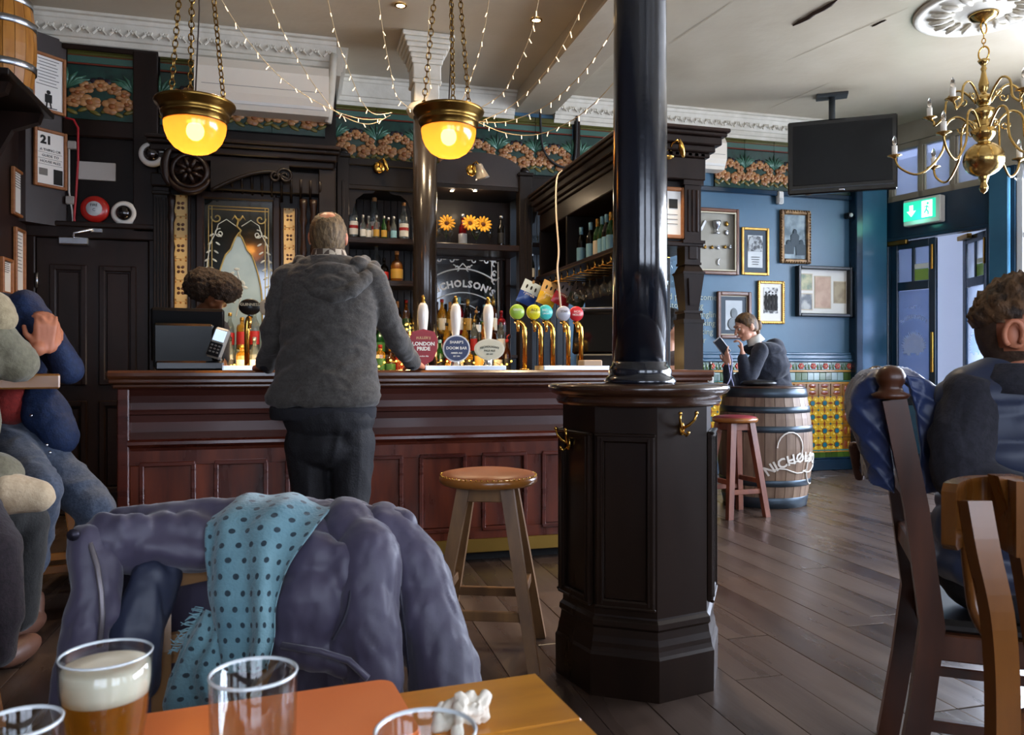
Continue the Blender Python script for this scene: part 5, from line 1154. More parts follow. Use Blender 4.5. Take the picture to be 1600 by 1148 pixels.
for z, y, nm in ((1.02, 6.14, 'row by the till'), (1.24, 6.36, 'row under the etched mirror')):
    x0, x1 = sx(330, y), sx(445, y); n = int((x1-x0)/.078)
    for i in range(n):
        x = x0+(x1-x0)*(i+.5)/n; gl = ['red', 'clear', 'pink', 'red', 'dark', 'red', 'amber', 'clear'][i % 8] if z < 1 else ['dark', 'clear', 'gold', 'clear', 'clear', 'dark', 'red', 'clear'][i % 8]; lb = r.choice(['white', 'cream', 'black', 'red', 'white'])
        bottle((x, y+r.uniform(-.015, .015), z), '%s bottle with %s label, %s from left in the %s' % (gl, lb, ORD[i], nm), r.choice(['spirit', 'square', 'spirit']), gl, lb, r.choice(list(CP)), r.uniform(.9, 1.05) if z > 1 else r.uniform(1.15, 1.35), 'bottles in the '+nm, None, r.random() < .5)
# glassware and flowers
CG = thin_glass('drinking_glass', 'f7fafa', 0, .18)
def goblet(p, label, s=1, up=True, group=None, me=[None]):
    if me[0] is None: me[0] = MB().mi(0, True).lathe([(.034, 0), (.032, .003), (.006, .008), (.004, .05), (.004, .085), (.012, .095), (.032, .12), (.04, .15), (.037, .195), (.0355, .195), (.038, .15), (.03, .122), (.008, .1)], 18, cap=False).mesh('wine_glass', CG)
    o = obj('wine_glass', me[0], None, p); o.scale = (s, s, s if up else -s); return tag(o, label, 'wine glass', group)
for i in range(10): goblet((WX0+.12, WY0+.25+.15*i, 1.815), '%s wine glass in the hanging rack, counting from the pillar' % ORD[i].capitalize(), .95, False, 'glasses hanging in the rack')
for i in range(3): goblet((WX0+.34, WY0+.2+.13*i, 1.815), '%s wine glass hung by the carved post, counting from the front' % ORD[i].capitalize(), .95, False, 'glasses hanging by the post')
PET = mat('sunflower_petal', 'd99a1c', .6); HRT = mat('sunflower_heart', '5a2c10', .8); STM = mat('flower_stem', '3f5a24', .6)
def flower(t, p, R=.075, tilt=0):
    me = MB().ball((R*.62, 0, .004), (R*.42, R*.17, .004), 8)
    for k in range(13): o = me.build('petal', PET, t, p) if k == 0 else obj('petal', pm_, t, p); pm_ = o.data; o.rotation_euler = (Matrix.Rotation(PI/2-tilt, 4, 'X') @ Matrix.Rotation(2*PI*k/13, 4, 'Z') @ Matrix.Rotation(-.2, 4, 'Y')).to_euler()
    MB().ball((0, 0, 0), (R*.33, .012, R*.33), 10).build('flower_heart', HRT, t, p)
for px, heads, lab in ((697, [(0, .185)], 'single sunflower in a stemmed glass, left on the shelf'), (744, [(-.06, .195), (.06, .19)], 'pair of sunflowers in a stemmed glass, middle of the shelf')):
    t = thing('flower_vase', lab, 'flowers', (sx(px, 6.82), 6.82, SHB)); gme = bpy.data.meshes['wine_glass']; o = obj('glass', gme, t); o.scale = (.95, .95, .8)
    for x, z in heads: flower(t, (x, -.02, z), .08, .25); MB().tube([(0, 0, .06), (x*.6, 0, .12), (x, -.01, z)], .004, 6).build('stem', STM, t)
goblet((sx(703, 6.78), 6.78, SHB), 'empty stemmed glass beside the single sunflower', .75); goblet((sx(766, 6.8), 6.8, SHB), 'empty stemmed glass right of the sunflower pair', .8); goblet((sx(685, 6.8), 6.8, SHB), 'empty stemmed glass beside the back pillar', .75)
t = thing('artificial_sunflower', 'single sunflower fixed to the shelf edge below the white tin', 'flower', (sx(864, yC-.04), yC-.045, SC1-.0)); flower(t, (0, -.0, .03), .085, .1)
t = thing('whisky_tin', 'tall white cylindrical whisky tin on the right shelf', 'tin', (sx(858, 6.84), 6.84, SC1)); MB().mi(0, True).lathe([(.045, 0), (.045, .31), (.043, .315), (0, .315)], 24).build('tube', LB['white'], t); MB().mi(0, True).lathe([(.0455, .17), (.0455, .19)], 24, cap=False).build('printed_band', INK, t)
for i, px in enumerate((836, 844)): o = MB().mi(0, True).lathe([(.03, 0), (.036, .09), (.034, .09), (.028, .006)], 18, cap=False).build('tumbler', CG, None, (sx(px, 6.85), 6.85, SC1)); tag(o, ('left' if i == 0 else 'right')+' tumbler of the pair beside the white tin', 'tumbler')
# ================================================================ BEER PUMPS AND TAPS
CERA = mat('white_ceramic', 'e9e4da', .15, coat=.6); BT = 1.085
def clip_shape(kind):
    if kind == 'shield': return [(0, -.10), (.05, -.07), (.072, -.02), (.078, .04), (.06, .085), (.0, .10), (-.06, .085), (-.078, .04), (-.072, -.02), (-.05, -.07)]
    if kind == 'round': return [(.075*math.cos(2*PI*k/32), .075*math.sin(2*PI*k/32)) for k in range(32)]
    return [(.085*math.cos(2*PI*k/32), .055*math.sin(2*PI*k/32)*(1 if math.sin(2*PI*k/32) > 0 else 1.15)) for k in range(32)]
RX = Matrix.Rotation(PI/2, 4, 'X')
def pump(px, label, kind, c_rim, c_face, lines):
    y = BY+.20; p = atY(px, 574, y); t = thing('beer_pump', label, 'beer pump', (p.x, y, BT), -YAW*.4)
    MB().mi(0, True).lathe([(.045, 0), (.047, .01), (.033, .022), (.026, .05), (.03, .075), (.024, .09), (.016, .12), (.014, .15)], 20).build('base', CHROME, t)
    MB().mi(0, True).lathe([(.017, .14), (.018, .17), (.024, .23), (.031, .30), (.032, .34), (.026, .375), (.016, .39)], 24).build('handle', CERA, t)
    MB().mi(0, True).lathe([(.014, .388), (.016, .396), (.009, .405), (.012, .42), (.008, .432), (0, .435)], 14).build('finial', BRASS, t)
    z = .125 if kind != 'shield' else .13; sh = clip_shape(kind)
    b = MB().prism([(x*1.06, q*1.06) for x, q in sh], 0, .008, Matrix.Translation((0, -.05, z)) @ RX).build('pump_clip', mat(*c_rim), t)
    MB().prism([(x*.95, q*.95) for x, q in sh], 0, .003, Matrix.Translation((0, -.058, z)) @ RX).build('clip_face', mat(*c_face), b)
    for s, size, dz, m_, arc in lines: o = obj('lettering', text_mesh(s, size, m_, arc=arc, bold=.0012 if size > .025 else .0003), b, (0, -.0625, z+dz)); o.rotation_euler = (PI/2, 0, 0)
    MB().tube([(0, -.015, .12), (0, -.05, z)], .01, 6).build('clip_arm', CHROME, t)
    return t
LW = mat('letter_white', 'f0ece4', .5); LG = mat('letter_green', '39453a', .5)
pump(661, 'white handled beer pump with red shield clip, left of the three', 'shield', ('clip_red', '9e1520', .4), ('clip_red_face', '94121e', .4), [("FULLER'S", .020, .055, mat('letter_gold', 'd8b27a', .4), .3), ('LONDON', .029, .020, LW, None), ('PRIDE', .029, -.008, LW, None), ('London Ale', .012, -.050, LW, None)])
pump(712, 'white handled beer pump with round navy clip, middle one', 'round', ('clip_white', 'd9dadb', .35), ('clip_navy', '1b2a55', .35), [("SHARP'S", .022, .036, LW, None), ('DOOM BAR', .023, .002, LW, None), ('AMBER ALE', .013, -.026, LW, None), ('EST 1994', .010, -.045, LW, None)])
pump(763, 'white handled beer pump with oval cream clip, right of the three', 'oval', ('clip_cream', 'd9d3bd', .4), ('clip_cream_face', 'd2ccb2', .4), [("NICHOLSON'S", .017, .012, LG, .16), ('PALE ALE', .016, -.012, LG, None), ('EST 1873', .010, -.032, LG, None)])
def tray(px0, px1, label):
    y = BY+.02; a, b = atY(px0, 574, y).x, atY(px1, 574, y).x; t = thing('drip_tray', label, 'drip tray', ((a+b)/2, y+.06, BT), 0); w = b-a
    MB().b2((-w/2, -.09, 0), (w/2, .09, .008), .002).build('base', STEEL, t)
    for s in (-1, 1): MB().b2((-w/2, s*.09-.004, 0), (w/2, s*.09+.004, .026), .002).build('rim', STEEL, t); MB().b2((s*w/2-.004, -.09, 0), (s*w/2+.004, .09, .026), .002).build('rim', STEEL, t)
    for k in range(7): MB().b2((-w/2+.01, -.07+k*.022, .016), (w/2-.01, -.062+k*.022, .02), 0).build('slat', STEEL, t)
tray(664, 788, 'steel drip tray in front of the three beer pumps'); tray(848, 948, 'steel drip tray under the golden taps'); tray(349, 404, 'steel drip tray beside the card reader')
def tap(px, pxl, label, col, letter, lw=.045, lh=.045, lz=.40, g='golden beer taps', tx='1c1c1e', hgt=.30, y=BY+.24):
    p = atY(px, 574, y); q = atY(pxl, 574, y); dx = q.x-p.x; t = thing('beer_tap', label, 'beer tap', (p.x, y, BT), 0, g)
    MB().mi(0, True).lathe([(.03, 0), (.03, .006), (.018, .012)], 18).build('foot', GOLD, t)
    R = min(.05, abs(dx)); sgn = 1 if dx > 0 else -1; P = [(0, 0, .005), (0, 0, hgt-.06)]+[(sgn*R*(1-math.cos(a)), 0, hgt-.06+.055*math.sin(a)) for a in [PI/2*k/5 for k in range(1, 6)]]+[(dx, -.01, hgt-.004)]
    MB().tube(P, .0145, 12).build('column', GOLD, t); MB().tube([(dx, -.01, hgt-.004), (dx, -.045, hgt-.012), (dx, -.05, hgt-.07)], [.015, .012, .009], 10).build('spout', GOLD, t)
    MB().box((dx, -.02, hgt+.02), (.018, .03, .05), .004).build('tap_lever', BLACKP, t)
    L = MB().mi(0, True).lathe([(lw, 0), (lw*1.02, .012), (lw*.9, .02), (0, .022)], 28, Matrix.Translation((dx, -.02, lz-.0)) @ RX, sy=lh/lw).build('badge', mat('badge_'+col, col, .3), t)
    for k, (s, sz) in enumerate(letter): lettering('lettering', s, sz, mat('badge_ink_'+tx, tx, .5), L, (dx, -.045, lz+.012-.02*k))
tap(820, 806, 'golden beer tap with green and white badge, first of the five', '8fae3c', [('GREEN', .018)], tx='e8ead8', lz=.33+.02); tap(845, 832, 'golden beer tap with yellow badge, second of the five', 'cdc222', [('ACE', .024)], lz=.35); tap(864, 850, 'golden beer tap with turquoise badge, third of the five', '3fb0aa', [('HELL', .022), ('LAGER', .014)], tx='dff2ee', lz=.35)
tap(888, 878, 'golden beer tap with silver badge, fourth of the five', 'a9a9b2', [('STAR', .02)], lz=.345); tap(908, 898, 'golden beer tap with red badge, fifth of the five', 'b8242c', [('HOP', .02), ('HOUSE', .018)], tx='e6d8cc', lz=.345)
tap(386, 391, 'golden beer tap with black oval stout badge by the till', '161311', [('GUINNESS', .022)], .058, .045, .35, None, 'd8cba8', y=BY+.26); tap(414, 419, 'golden beer tap with cream round badge beside the hooded man', 'cfc7b0', [('Pils', .03)], .048, .048, .35, None, y=BY+.26)
# ================================================================ TILLS
p = atY(297, 574, BY+.24); t = thing('till', 'black point of sale till on the left end of the bar, seen from behind', 'till', (p.x, BY+.24, BT), .12)
MB().b2((-.17, -.10, 0), (.17, .16, .05), .01).build('base', BLACKP, t); MB().box((0, .02, .12), (.10, .08, .16), .012).build('stand', BLACKP, t)
MB().box((-.01, .0, .19), (.37, .035, .30), .012, rot=(.28, 0, 0)).build('screen', mat('till_black', '080808', .35, spec=.3), t); MB().box((-.03, -.07, .13), (.30, .03, .24), .012, rot=(.06, 0, 0)).build('customer_display', mat('till_display', '0f0f0b', .25, spec=.3), t)
p = W(341, 536, 4.22); t = thing('card_reader', 'handheld card payment terminal with lit screen on the bar', 'card reader', p, -.35); t.rotation_euler = (-.22, .28, -.25)
MB().box((0, 0, 0), (.085, .035, .17), .012).build('case', mat('reader_grey', '8c8478', .4), t); MB().box((0, -.019, .038), (.062, .004, .062), .002).build('screen', emis('reader_screen', 'b9cfe8', 1.0), t)
MB().box((0, -.019, -.04), (.07, .006, .075), .004).build('keypad', BLACKP, t)
for i in range(3):
    for j in range(3): MB().box((-.02+i*.02, -.024, -.02-j*.018), (.013, .004, .010), .002).build('key', mat('reader_key', '6a6660', .5), t)
MB().tube([(0, .02, -.05), (.02, .05, -.085), (.02, .06, -.13)], .02, 8).build('stand', BLACKP, t)
p = W(938, 574, 4.98); t = thing('till', 'black till screen behind the golden taps beside the pillar', 'till', (p.x, p.y, BT), -.5)
MB().b2((-.14, -.10, 0), (.14, .12, .10), .01).build('base', BLACKP, t); MB().box((0, -.02, .24), (.34, .03, .30), .012, rot=(-.35, 0, 0)).build('screen', MATS['gloss_black'], t); MB().box((.0, -.015, .39), (.28, .03, .015), .004).build('bright_edge', CHROME, t); MB().tube([(0, .02, .1), (0, 0, .25)], .025, 8).build('neck', BLACKP, t)
o = MB().box((0, 0, .03), (.12, .10, .06), .006).build('receipt_box', mat('receipt_beige', 'b49a82', .6)); o.location = W(922, 574, 4.7)-Vector((0, 0, H-BT)); tag(o, 'small beige box beside the last golden tap', 'box')
# crisp packets pegged on a line
for i, (px, py, c1, c2, nm) in enumerate(((826, 458, '1d3f8c', 'b9c8cf', 'blue'), (857, 459, 'd8b021', 'c9a46a', 'yellow'), (881, 460, 'a8202c', '9a8f8c', 'red'), (904, 461, '37402c', '54453a', 'dark green'))):
    p = W(px, py, 6.55); t = thing('crisp_packet', '%s crisp packet pegged up below the right shelf' % nm, 'crisp packet', p, 0, 'crisp packets'); t.rotation_euler = (0, (.42, .38, .5, .45)[i], 0)
    w, h = .155, .205; m = MB(); n = 8; vs = []; fs = []; mi = []
    for s in (1, -1):
        b0 = len(vs)
        for j in range(n+1):
            for k in range(n+1): u_, v_ = k/n-.5, j/n-.5; th = .02*max(0, (1-(2*u_)**2))*max(0, (1-(2*v_)**2))**.6; vs.append((u_*w, -s*(th+.0008), v_*h))
        for j in range(n):
            for k in range(n): q = (b0+j*(n+1)+k, b0+j*(n+1)+k+1, b0+(j+1)*(n+1)+k+1, b0+(j+1)*(n+1)+k); fs.append(q if s > 0 else q[::-1]); mi.append(1 if j >= n*.45 and s > 0 else 0)
    m.smooth = True; m.add(vs, fs); m.m = mi; m.build('packet', [mat('crisp_'+c1, c1, .3, coat=.3), mat('crisp_top_'+c2, c2, .4)], t)
    lettering('lettering', 'Tyrrells', .034, mat('crisp_ink', 'e6e0d0', .5), t, (0, -.024, -.012)); MB().box((0, -.003, h/2), (.02, .012, .03), .003).build('peg', mat('peg_wood', 'a88a5c', .6), t)
    for k in range(3): MB().ball((-.04+.04*k, -.0185+.004*abs(k-1), .045), (.009, .003, .02), 6).build('printed_figure', INK, t)
# warm string of lights in a bottle behind the bar, and a stone-coloured pump behind
t = thing('light_bottle', 'glass jar of warm fairy lights beside the back pillar', 'light jar', (sx(634, 6.3), 6.3, 1.0)); MB().mi(0, True).lathe([(.06, 0), (.065, .02), (.065, .4), (.03, .5), (.03, .56)], 18, cap=False).build('jar', CG, t); m = MB(); r = random.Random(4)
for k in range(26): m.ball((r.uniform(-.045, .045), r.uniform(-.045, .045), .05+.42*r.random()), .008, 6)
b = m.build('bulbs', emis('jar_bulb', 'ffc24a', 6), t); b['kind'] = 'stuff'; MB().tube([(.03*math.cos(a*2), .03*math.sin(a*2), .04+a*.07) for a in [i*.4 for i in range(16)]], .0015, 4).build('wire', AGED, t)

point('jar_glow', (0, -.10, .3), 3.5, (1, .68, .30), .06, t)
# little spotlights under the back bar canopy and warm fairy lights woven among the bottles
for i, px in enumerate((706, 742)):
    p = W(px, 297, 6.85); t = thing('shelf_spotlight', 'small spotlight under the back bar canopy, %s of two' % ('left' if i == 0 else 'right'), 'spotlight', (p.x, p.y, 2.66))
    MB().mi(0, True).lathe([(.03, 0), (.03, -.006), (.022, -.012)], 18).build('ring', CHROME, t); MB().ball((0, 0, -.010), (.018, .018, .008), 10).build('bulb', emis('spot_bulb', 'ffd9a6', 12), t); point('spot_glow', (0, -.02, -.06), 2.2, (1, .76, .5), .03, t)
for nm, x0, x1, y, z in (('row of bottles by the till', sx(335, 6.05), sx(440, 6.05), 6.05, 1.06), ('bottles behind the beer pumps', sx(592, 6.30), sx(800, 6.30), 6.30, 1.10)):
    t = thing('fairy_lights', 'warm fairy light string along the '+nm, 'fairy lights', ((x0+x1)/2, y, z), 0, 'bottle fairy lights'); w = x1-x0
    P = [Vector((-w/2+w*k/24, .02*math.sin(k*1.9), .05*abs(math.sin(k*.7)))) for k in range(25)]; MB().tube(P, .0025, 5).build('wire', AGED, t); m = MB()
    for q in P: m.ball(q+Vector((0, 0, .008)), .008, 6)
    m.build('bulbs', MATS['jar_bulb'], t)['kind'] = 'stuff'
    for f in (-.3, .0, .3): point('string_glow', (w*f, -.10, .12), 2.4, (1, .66, .30), .08, t)
# ================================================================ STOOLS, BARREL, CHAIRS, TABLE
STW = mat('stool_wood', '7a5734', .4, col2='5e4128', scale=6, stretch=(3, 3, .6), coat=.15, rvar=.08); STR_ = mat('stool_rim', '9a6028', .28, col2='7c4a1e', scale=7, coat=.4); LEA = mat('tan_leather', '9a5a34', .42, col2='8a4e2c', scale=8, bump=.05); LEAR = mat('red_leather', '8f2f38', .4, col2='7d2a30', scale=8, bump=.05); STW2 = mat('stool_wood_reddish', '7a4630', .4, col2='66382a', scale=6, stretch=(3, 3, .6), coat=.2)
def stool(p, label, h=.72, R=.185, lea=LEA, rot=0, wood=STW, foot=.205, studs=True, top=.115, group=None):
    t = thing('bar_stool', label, 'stool', (p[0], p[1], 0), rot, group)
    MB().mi(0, True).lathe([(.12, h-.055), (R-.012, h-.052), (R, h-.042), (R, h-.026), (R-.006, h-.018), (R-.02, h-.016)], 44).build('seat_rim', STR_, t)
    MB().mi(0, True).lathe([(R-.010, h-.020), (R-.014, h-.012), (R*.7, h-.004), (0, h)], 44, cap=False).build('cushion', lea, t)
    if studs:
        m = MB()
        for k in range(56): a = 2*PI*k/56; m.ball(((R-.006)*math.cos(a), (R-.006)*math.sin(a), h-.018), .0042, 6)
        m.build('studs', BRASS, t)['kind'] = 'stuff'
    L = []
    for k in range(4):
        a = PI/4+k*PI/2; d = Vector((math.cos(a), math.sin(a), 0)); a0 = d*foot*1.15; a1 = d*top
        m = MB(); w0, w1 = .021, .024; u_ = Vector((1, 0, 0)); v_ = Vector((0, 1, 0)); vs = []
        for q, w, z in ((a0, w0, 0), (a1, w1, h-.055)): vs += [q+u_*w*sx_+v_*w*sy_+Vector((0, 0, z)) for sx_, sy_ in ((-1, -1), (1, -1), (1, 1), (-1, 1))]
        m.add(vs, [(0, 3, 2, 1), (4, 5, 6, 7), (0, 1, 5, 4), (1, 2, 6, 5), (2, 3, 7, 6), (3, 0, 4, 7)]); m.build('leg', wood, t); L.append((a0, a1))
    for k in range(4):
        z = (.19, .26)[k % 2]; f = z/(h-.055); A = L[k][0].lerp(L[k][1], f); B = L[(k+1) % 4][0].lerp(L[(k+1) % 4][1], f); c = (A+B)/2; d = (B-A); MB().box((c.x, c.y, z), (d.length, .02, .036), .003, rot=(0, 0, math.atan2(d.y, d.x))).build('stretcher', wood, t)
        z = h-.085; f = z/(h-.055); A = L[k][0].lerp(L[k][1], f); B = L[(k+1) % 4][0].lerp(L[(k+1) % 4][1], f); c = (A+B)/2; d = (B-A); MB().box((c.x, c.y, z), (d.length, .018, .05), .003, rot=(0, 0, math.atan2(d.y, d.x))).build('apron', wood, t)
    return t
p = W(763, 574, 3.02); stool(p, 'tan leather topped bar stool with brass studs in front of the bar', .705, .19, rot=-.36, foot=.235)
p = W(1148, 574, 5.85); stool(p, 'red topped bar stool beside the barrel table', .745, .168, LEAR, .35-YAW, STW2, .20, False)
# barrel table
bp = W(1194, 574, 6.38); br = thing('barrel_table', 'oak barrel table with dark hoops and painted white script', 'barrel', (bp.x, bp.y, 0), 0)
BOAK = mat('weathered_oak', '6b5444', .5, col2='86705c', scale=5, stretch=(4, 4, .5), rand=.16, bump=.06); HOOP = mat('blue_grey_hoop', '3b454e', .35, .7, rvar=.1, scale=6); BH = .935
st = stave_mesh(.318, .372, BH, 28, BOAK, .002)
for k in range(28): obj('stave', st, br).rotation_euler.z = 2*PI*k/28
for z, w in ((.045, .085), (.20, .05), (.29, .0), (.62, .05), (.77, .05), (.90, .07)):
    if w: rr_ = lambda q: .318+.054*math.sin(PI*q/BH)+.003; MB().mi(0, True).lathe([(rr_(z-w/2), z-w/2), (rr_(z-w/2)+.003, z-w/2+.003), (rr_(z+w/2)+.003, z+w/2-.003), (rr_(z+w/2), z+w/2)], 56, cap=False).build('hoop', HOOP, br)
MB().mi(0, True).lathe([(.30, .0), (.30, .928), (.318, .935), (.318, .945), (.31, .95), (0, .95)], 48).build('table_top', mat('barrel_top', '3a2418', .3, col2='4a2e1e', scale=5, coat=.4), br)
WS = mat('white_stencil', 'd9d4cb', .7)
def on_barrel(me):          # wrap flat lettering round the barrel
    for v in me.vertices:
        z = .40+v.co.y; R = .318+.054*math.sin(PI*z/BH)+.0045+v.co.z; a = -PI/2+.62-YAW+v.co.x/.37; v.co = Vector((R*math.cos(a), R*math.sin(a), z))
    me.update(); return me
obj('painted_script', on_barrel(text_mesh("NICHOLSON'S", .105, WS, arc=.55, bold=.003)), br); obj('painted_script', on_barrel(text_mesh('PUBS', .05, WS)), br).data.vertices.foreach_set
m = MB(); 
for s in (-1, 1):
    m.tube([(s*(.14+.11*math.cos(a)), (.08 if s < 0 else -.1)+.10*math.sin(a)*1.2, 0) for a in [i*.35 for i in range(15)]], .006, 5); m.tube([(s*(-.02+.05*k), -.10-.02*math.sin(k), 0) for k in range(7)], .005, 5)
obj('painted_script', on_barrel(m.mesh('painted_script', WS)), br)
p = W(1072, 574, 6.5); t = thing('poseur_table', 'small dark round table behind the pedestal holding bottles', 'table', (p.x, p.y, 0)); MB().mi(0, True).lathe([(.0, .90), (.27, .90), (.28, .912), (.28, .93), (.27, .94), (0, .94)], 40).build('table_top', DARK, t); MB().mi(0, True).lathe([(.2, 0), (.2, .03), (.05, .06), (.04, .5), (.05, .9)], 24).build('base', DARK2, t)
bottle(W(1110, 574, 6.45)-Vector((0, 0, H-.94)), 'small green bottle with white label on the round table by the pedestal', 'mini', 'green', 'white', 'silver', 1.0)
for i, (px, d) in enumerate(((1096, 6.6), (1102, 6.4), (1117, 6.55))): o = MB().mi(0, True).lathe([(.028, 0), (.036, .1), (.034, .1), (.026, .006)], 18, cap=False).build('tumbler', CG, None, W(px, 574, d)-Vector((0, 0, H-.94))); tag(o, '%s empty tumbler from the left on the round table by the pedestal' % ORD[i].capitalize(), 'tumbler')
o = MB().box((0, 0, .05), (.09, .09, .10), .006).build('menu_block', mat('menu_wood', '4a1f14', .5)); o.location = W(1086, 574, 6.45)-Vector((0, 0, H-.94)); tag(o, 'small reddish wooden box on the round table by the pedestal', 'box')
# ---------------------------------------------------------------- front table
TAB = mat('orange_varnished_table', '98580f', .3, col2='cf8a26', scale=5, stretch=(.6, 3, 1), coat=.4, rvar=.1, lo=.25, hi=.75); TZ = .70
tc_ = atZ(838, 1050, TZ); ta = math.radians(5)     # far right corner of the top
tb = thing('pub_table', 'orange brown varnished wooden table in the foreground', 'table', (tc_.x, tc_.y, 0), ta)
n = 5; dpt = .72
for i in range(n): MB().b2((-1.12, -dpt+dpt*i/n+.0006, TZ-.035), (0, -dpt+dpt*(i+1)/n-.0006, TZ), .003).build('top_plank', TAB, tb)
for x in (-1.05, -.07):
    for y in (-.65, -.07): MB().b2((x-.03, y-.03, 0), (x+.03, y+.03, TZ-.035), .004).build('leg', TAB, tb)
MB().b2((-1.05, -.66, TZ-.12), (-.07, -.06, TZ-.036), .004).build('apron', TAB, tb)
def tpt(px, py): return atZ(px, py, TZ)
def onT(px, Z): q = W(px, 574, Z); return Vector((q.x, q.y, TZ))
# pint of beer
GLS = mat('clear_glass', 'ffffff', .02, trans=1, ior=1.45); BEER = mat('golden_beer', 'b8660f', .08, trans=.45, ior=1.34, coat=.3); FOAM = mat('beer_foam', 'e6d6bb', .7, col2='efe2ca', scale=30, bump=.1)
pint = thing('pint_glass', 'pint glass of amber beer with a thick foam head', 'pint', onT(166, .735)); hg = .131
MB().mi(0, True).lathe([(.0402, hg-.0015), (.0408, hg), (.0396, hg+.0008), (.0390, hg-.0015)], 48, cap=False).build('rim', mat('glass_rim', 'cfd6da', .08, spec=1, coat=1), pint)
outer = [(.026, 0), (.029, .004), (.029, .02), (.032, .05), (.037, .08), (.0398, .105), (.0404, hg)]
MB().mi(0, True).lathe(outer+[(.0392, hg), (.0386, .105), (.0356, .08), (.0306, .05), (.0276, .022), (0, .02)], 48, cap=False).build('glass', CG, pint)
MB().mi(0, True).lathe([(0, .021), (.0272, .0215), (.0302, .05), (.0352, .08), (.0370, .0925)], 48, cap=False).build('beer', BEER, pint)
foam = MB(); foam.smooth = True; foam.lathe([(.0366, .0915), (.0378, .100), (.0384, .108), (.0384, .118), (.037, .1205), (.02, .119), (0, .1195)], 48); fo = foam.build('foam_head', FOAM, pint)
def tumbler(px, Z, r, hgt, label, cat='glass', taper=.9, smudge=False):
    t = thing('drinking_glass', label, cat, onT(px, Z)); MB().mi(0, True).lathe([(r*taper*.9, 0), (r*taper, .003), (r, hgt-.002), (r-.0008, hgt), (r-.0018, hgt-.002), (r*taper-.002, .012), (0, .011)], 48, cap=False).build('glass', CG, t)
    MB().mi(0, True).lathe([(r*.999, hgt-.002), (r+.0005, hgt), (r-.0012, hgt+.0008), (r-.002, hgt-.002)], 48, cap=False).build('rim', mat('glass_rim', 'cfd6da', .08, spec=1, coat=1), t); return t
tumbler(396, .672, .0368, .138, 'tall empty clear tumbler beside the orange booklet', 'glass'); tumbler(30, .60, .030, .128, 'empty clear glass at the bottom left corner'); tumbler(665, .55, .036, .145, 'empty clear glass at the bottom edge in front of the tissue')
# orange booklet
ORB = mat('orange_leatherette', 'e2743a', .35, col2='ea8248', scale=4, coat=.2); a = tpt(612, 1082); t = thing('orange_booklet', 'glossy orange padded booklet lying on the table', 'booklet', a, ta+.02)
bk = MB(); k = 10; poly = []
for (cx_, cy_, a0) in ((-.018, -.018, 0), (-.30, -.018, PI/2), (-.30, -.14, PI), (-.018, -.14, 3*PI/2)): poly += [(cx_+.018*math.cos(a0+PI/2*i/5), cy_+.018*math.sin(a0+PI/2*i/5)) for i in range(6)]
bk.prism(poly, 0, .016); bk.build('cover', ORB, t); MB().prism([(x*.985-.002, y*.97-.002) for x, y in poly], .016, .019).build('padded_face', ORB, t)
o = MB().mi(0, True).lathe([(.05, 0), (.05, .004), (0, .004)], 32).build('brown_coaster', mat('coaster_brown', '4a2a18', .5)); q = tpt(560, 1168); o.location = (q.x, q.y, TZ); tag(o, 'dark brown round coaster at the bottom edge of the table', 'coaster')
# crumpled tissue
m = MB(); r = random.Random(9); tp = tpt(735, 1140)
for k in range(16): a = r.random()*6.28; d = r.random()**.5*.03; m.ball((math.cos(a)*d*1.1-.008, math.sin(a)*d*.7, .012+r.random()*.026*(1-d/.06)), (r.uniform(.008, .017), r.uniform(.006, .013), r.uniform(.008, .016)), 8, rot=(r.random()*3, r.random()*3, 0))
me = remesh(m, 'crumpled_tissue', mat('tissue_white', 'e2d8c8', .8), .0022, 2, lambda co, n: .005*(abs(noise.noise(co*55))*2-.5)+.0018*noise.noise(co*150)); o = obj('crumpled_tissue', me, None, (tp.x, tp.y, TZ+.001)); tag(o, 'crumpled white paper tissue on the table corner', 'tissue')
# ---------------------------------------------------------------- chairs on the right
CHW = mat('red_brown_chair_wood', '331809', .36, col2='4a2511', scale=5, stretch=(3, 3, .5), coat=.12, rvar=.08); CHO = mat('honey_chair_wood', '55300f', .28, col2='784818', scale=5, stretch=(2, 2, .5), coat=.2, rvar=.08)
def bar4(m, P, w, d, sd=None):   # square section swept through points; w across sd
    sd = Vector(sd or (1, 0, 0)); vs = []; fs = []
    for i, p in enumerate(P):
        p = Vector(p); a = Vector(P[max(0, i-1)]); b = Vector(P[min(len(P)-1, i+1)]); t = (b-a).normalized(); n = t.cross(sd).normalized(); ww = w[i] if isinstance(w, (list, tuple)) else w
        vs += [p+sd*ww/2*s1+n*d/2*s2 for s1, s2 in ((-1, -1), (1, -1), (1, 1), (-1, 1))]
    for i in range(len(P)-1):
        for k in range(4): fs.append((i*4+k, i*4+(k+1) % 4, i*4+4+(k+1) % 4, i*4+4+k))
    fs += [(3, 2, 1, 0), tuple(len(P)*4-4+k for k in range(4))]; m.add(vs, fs); return m
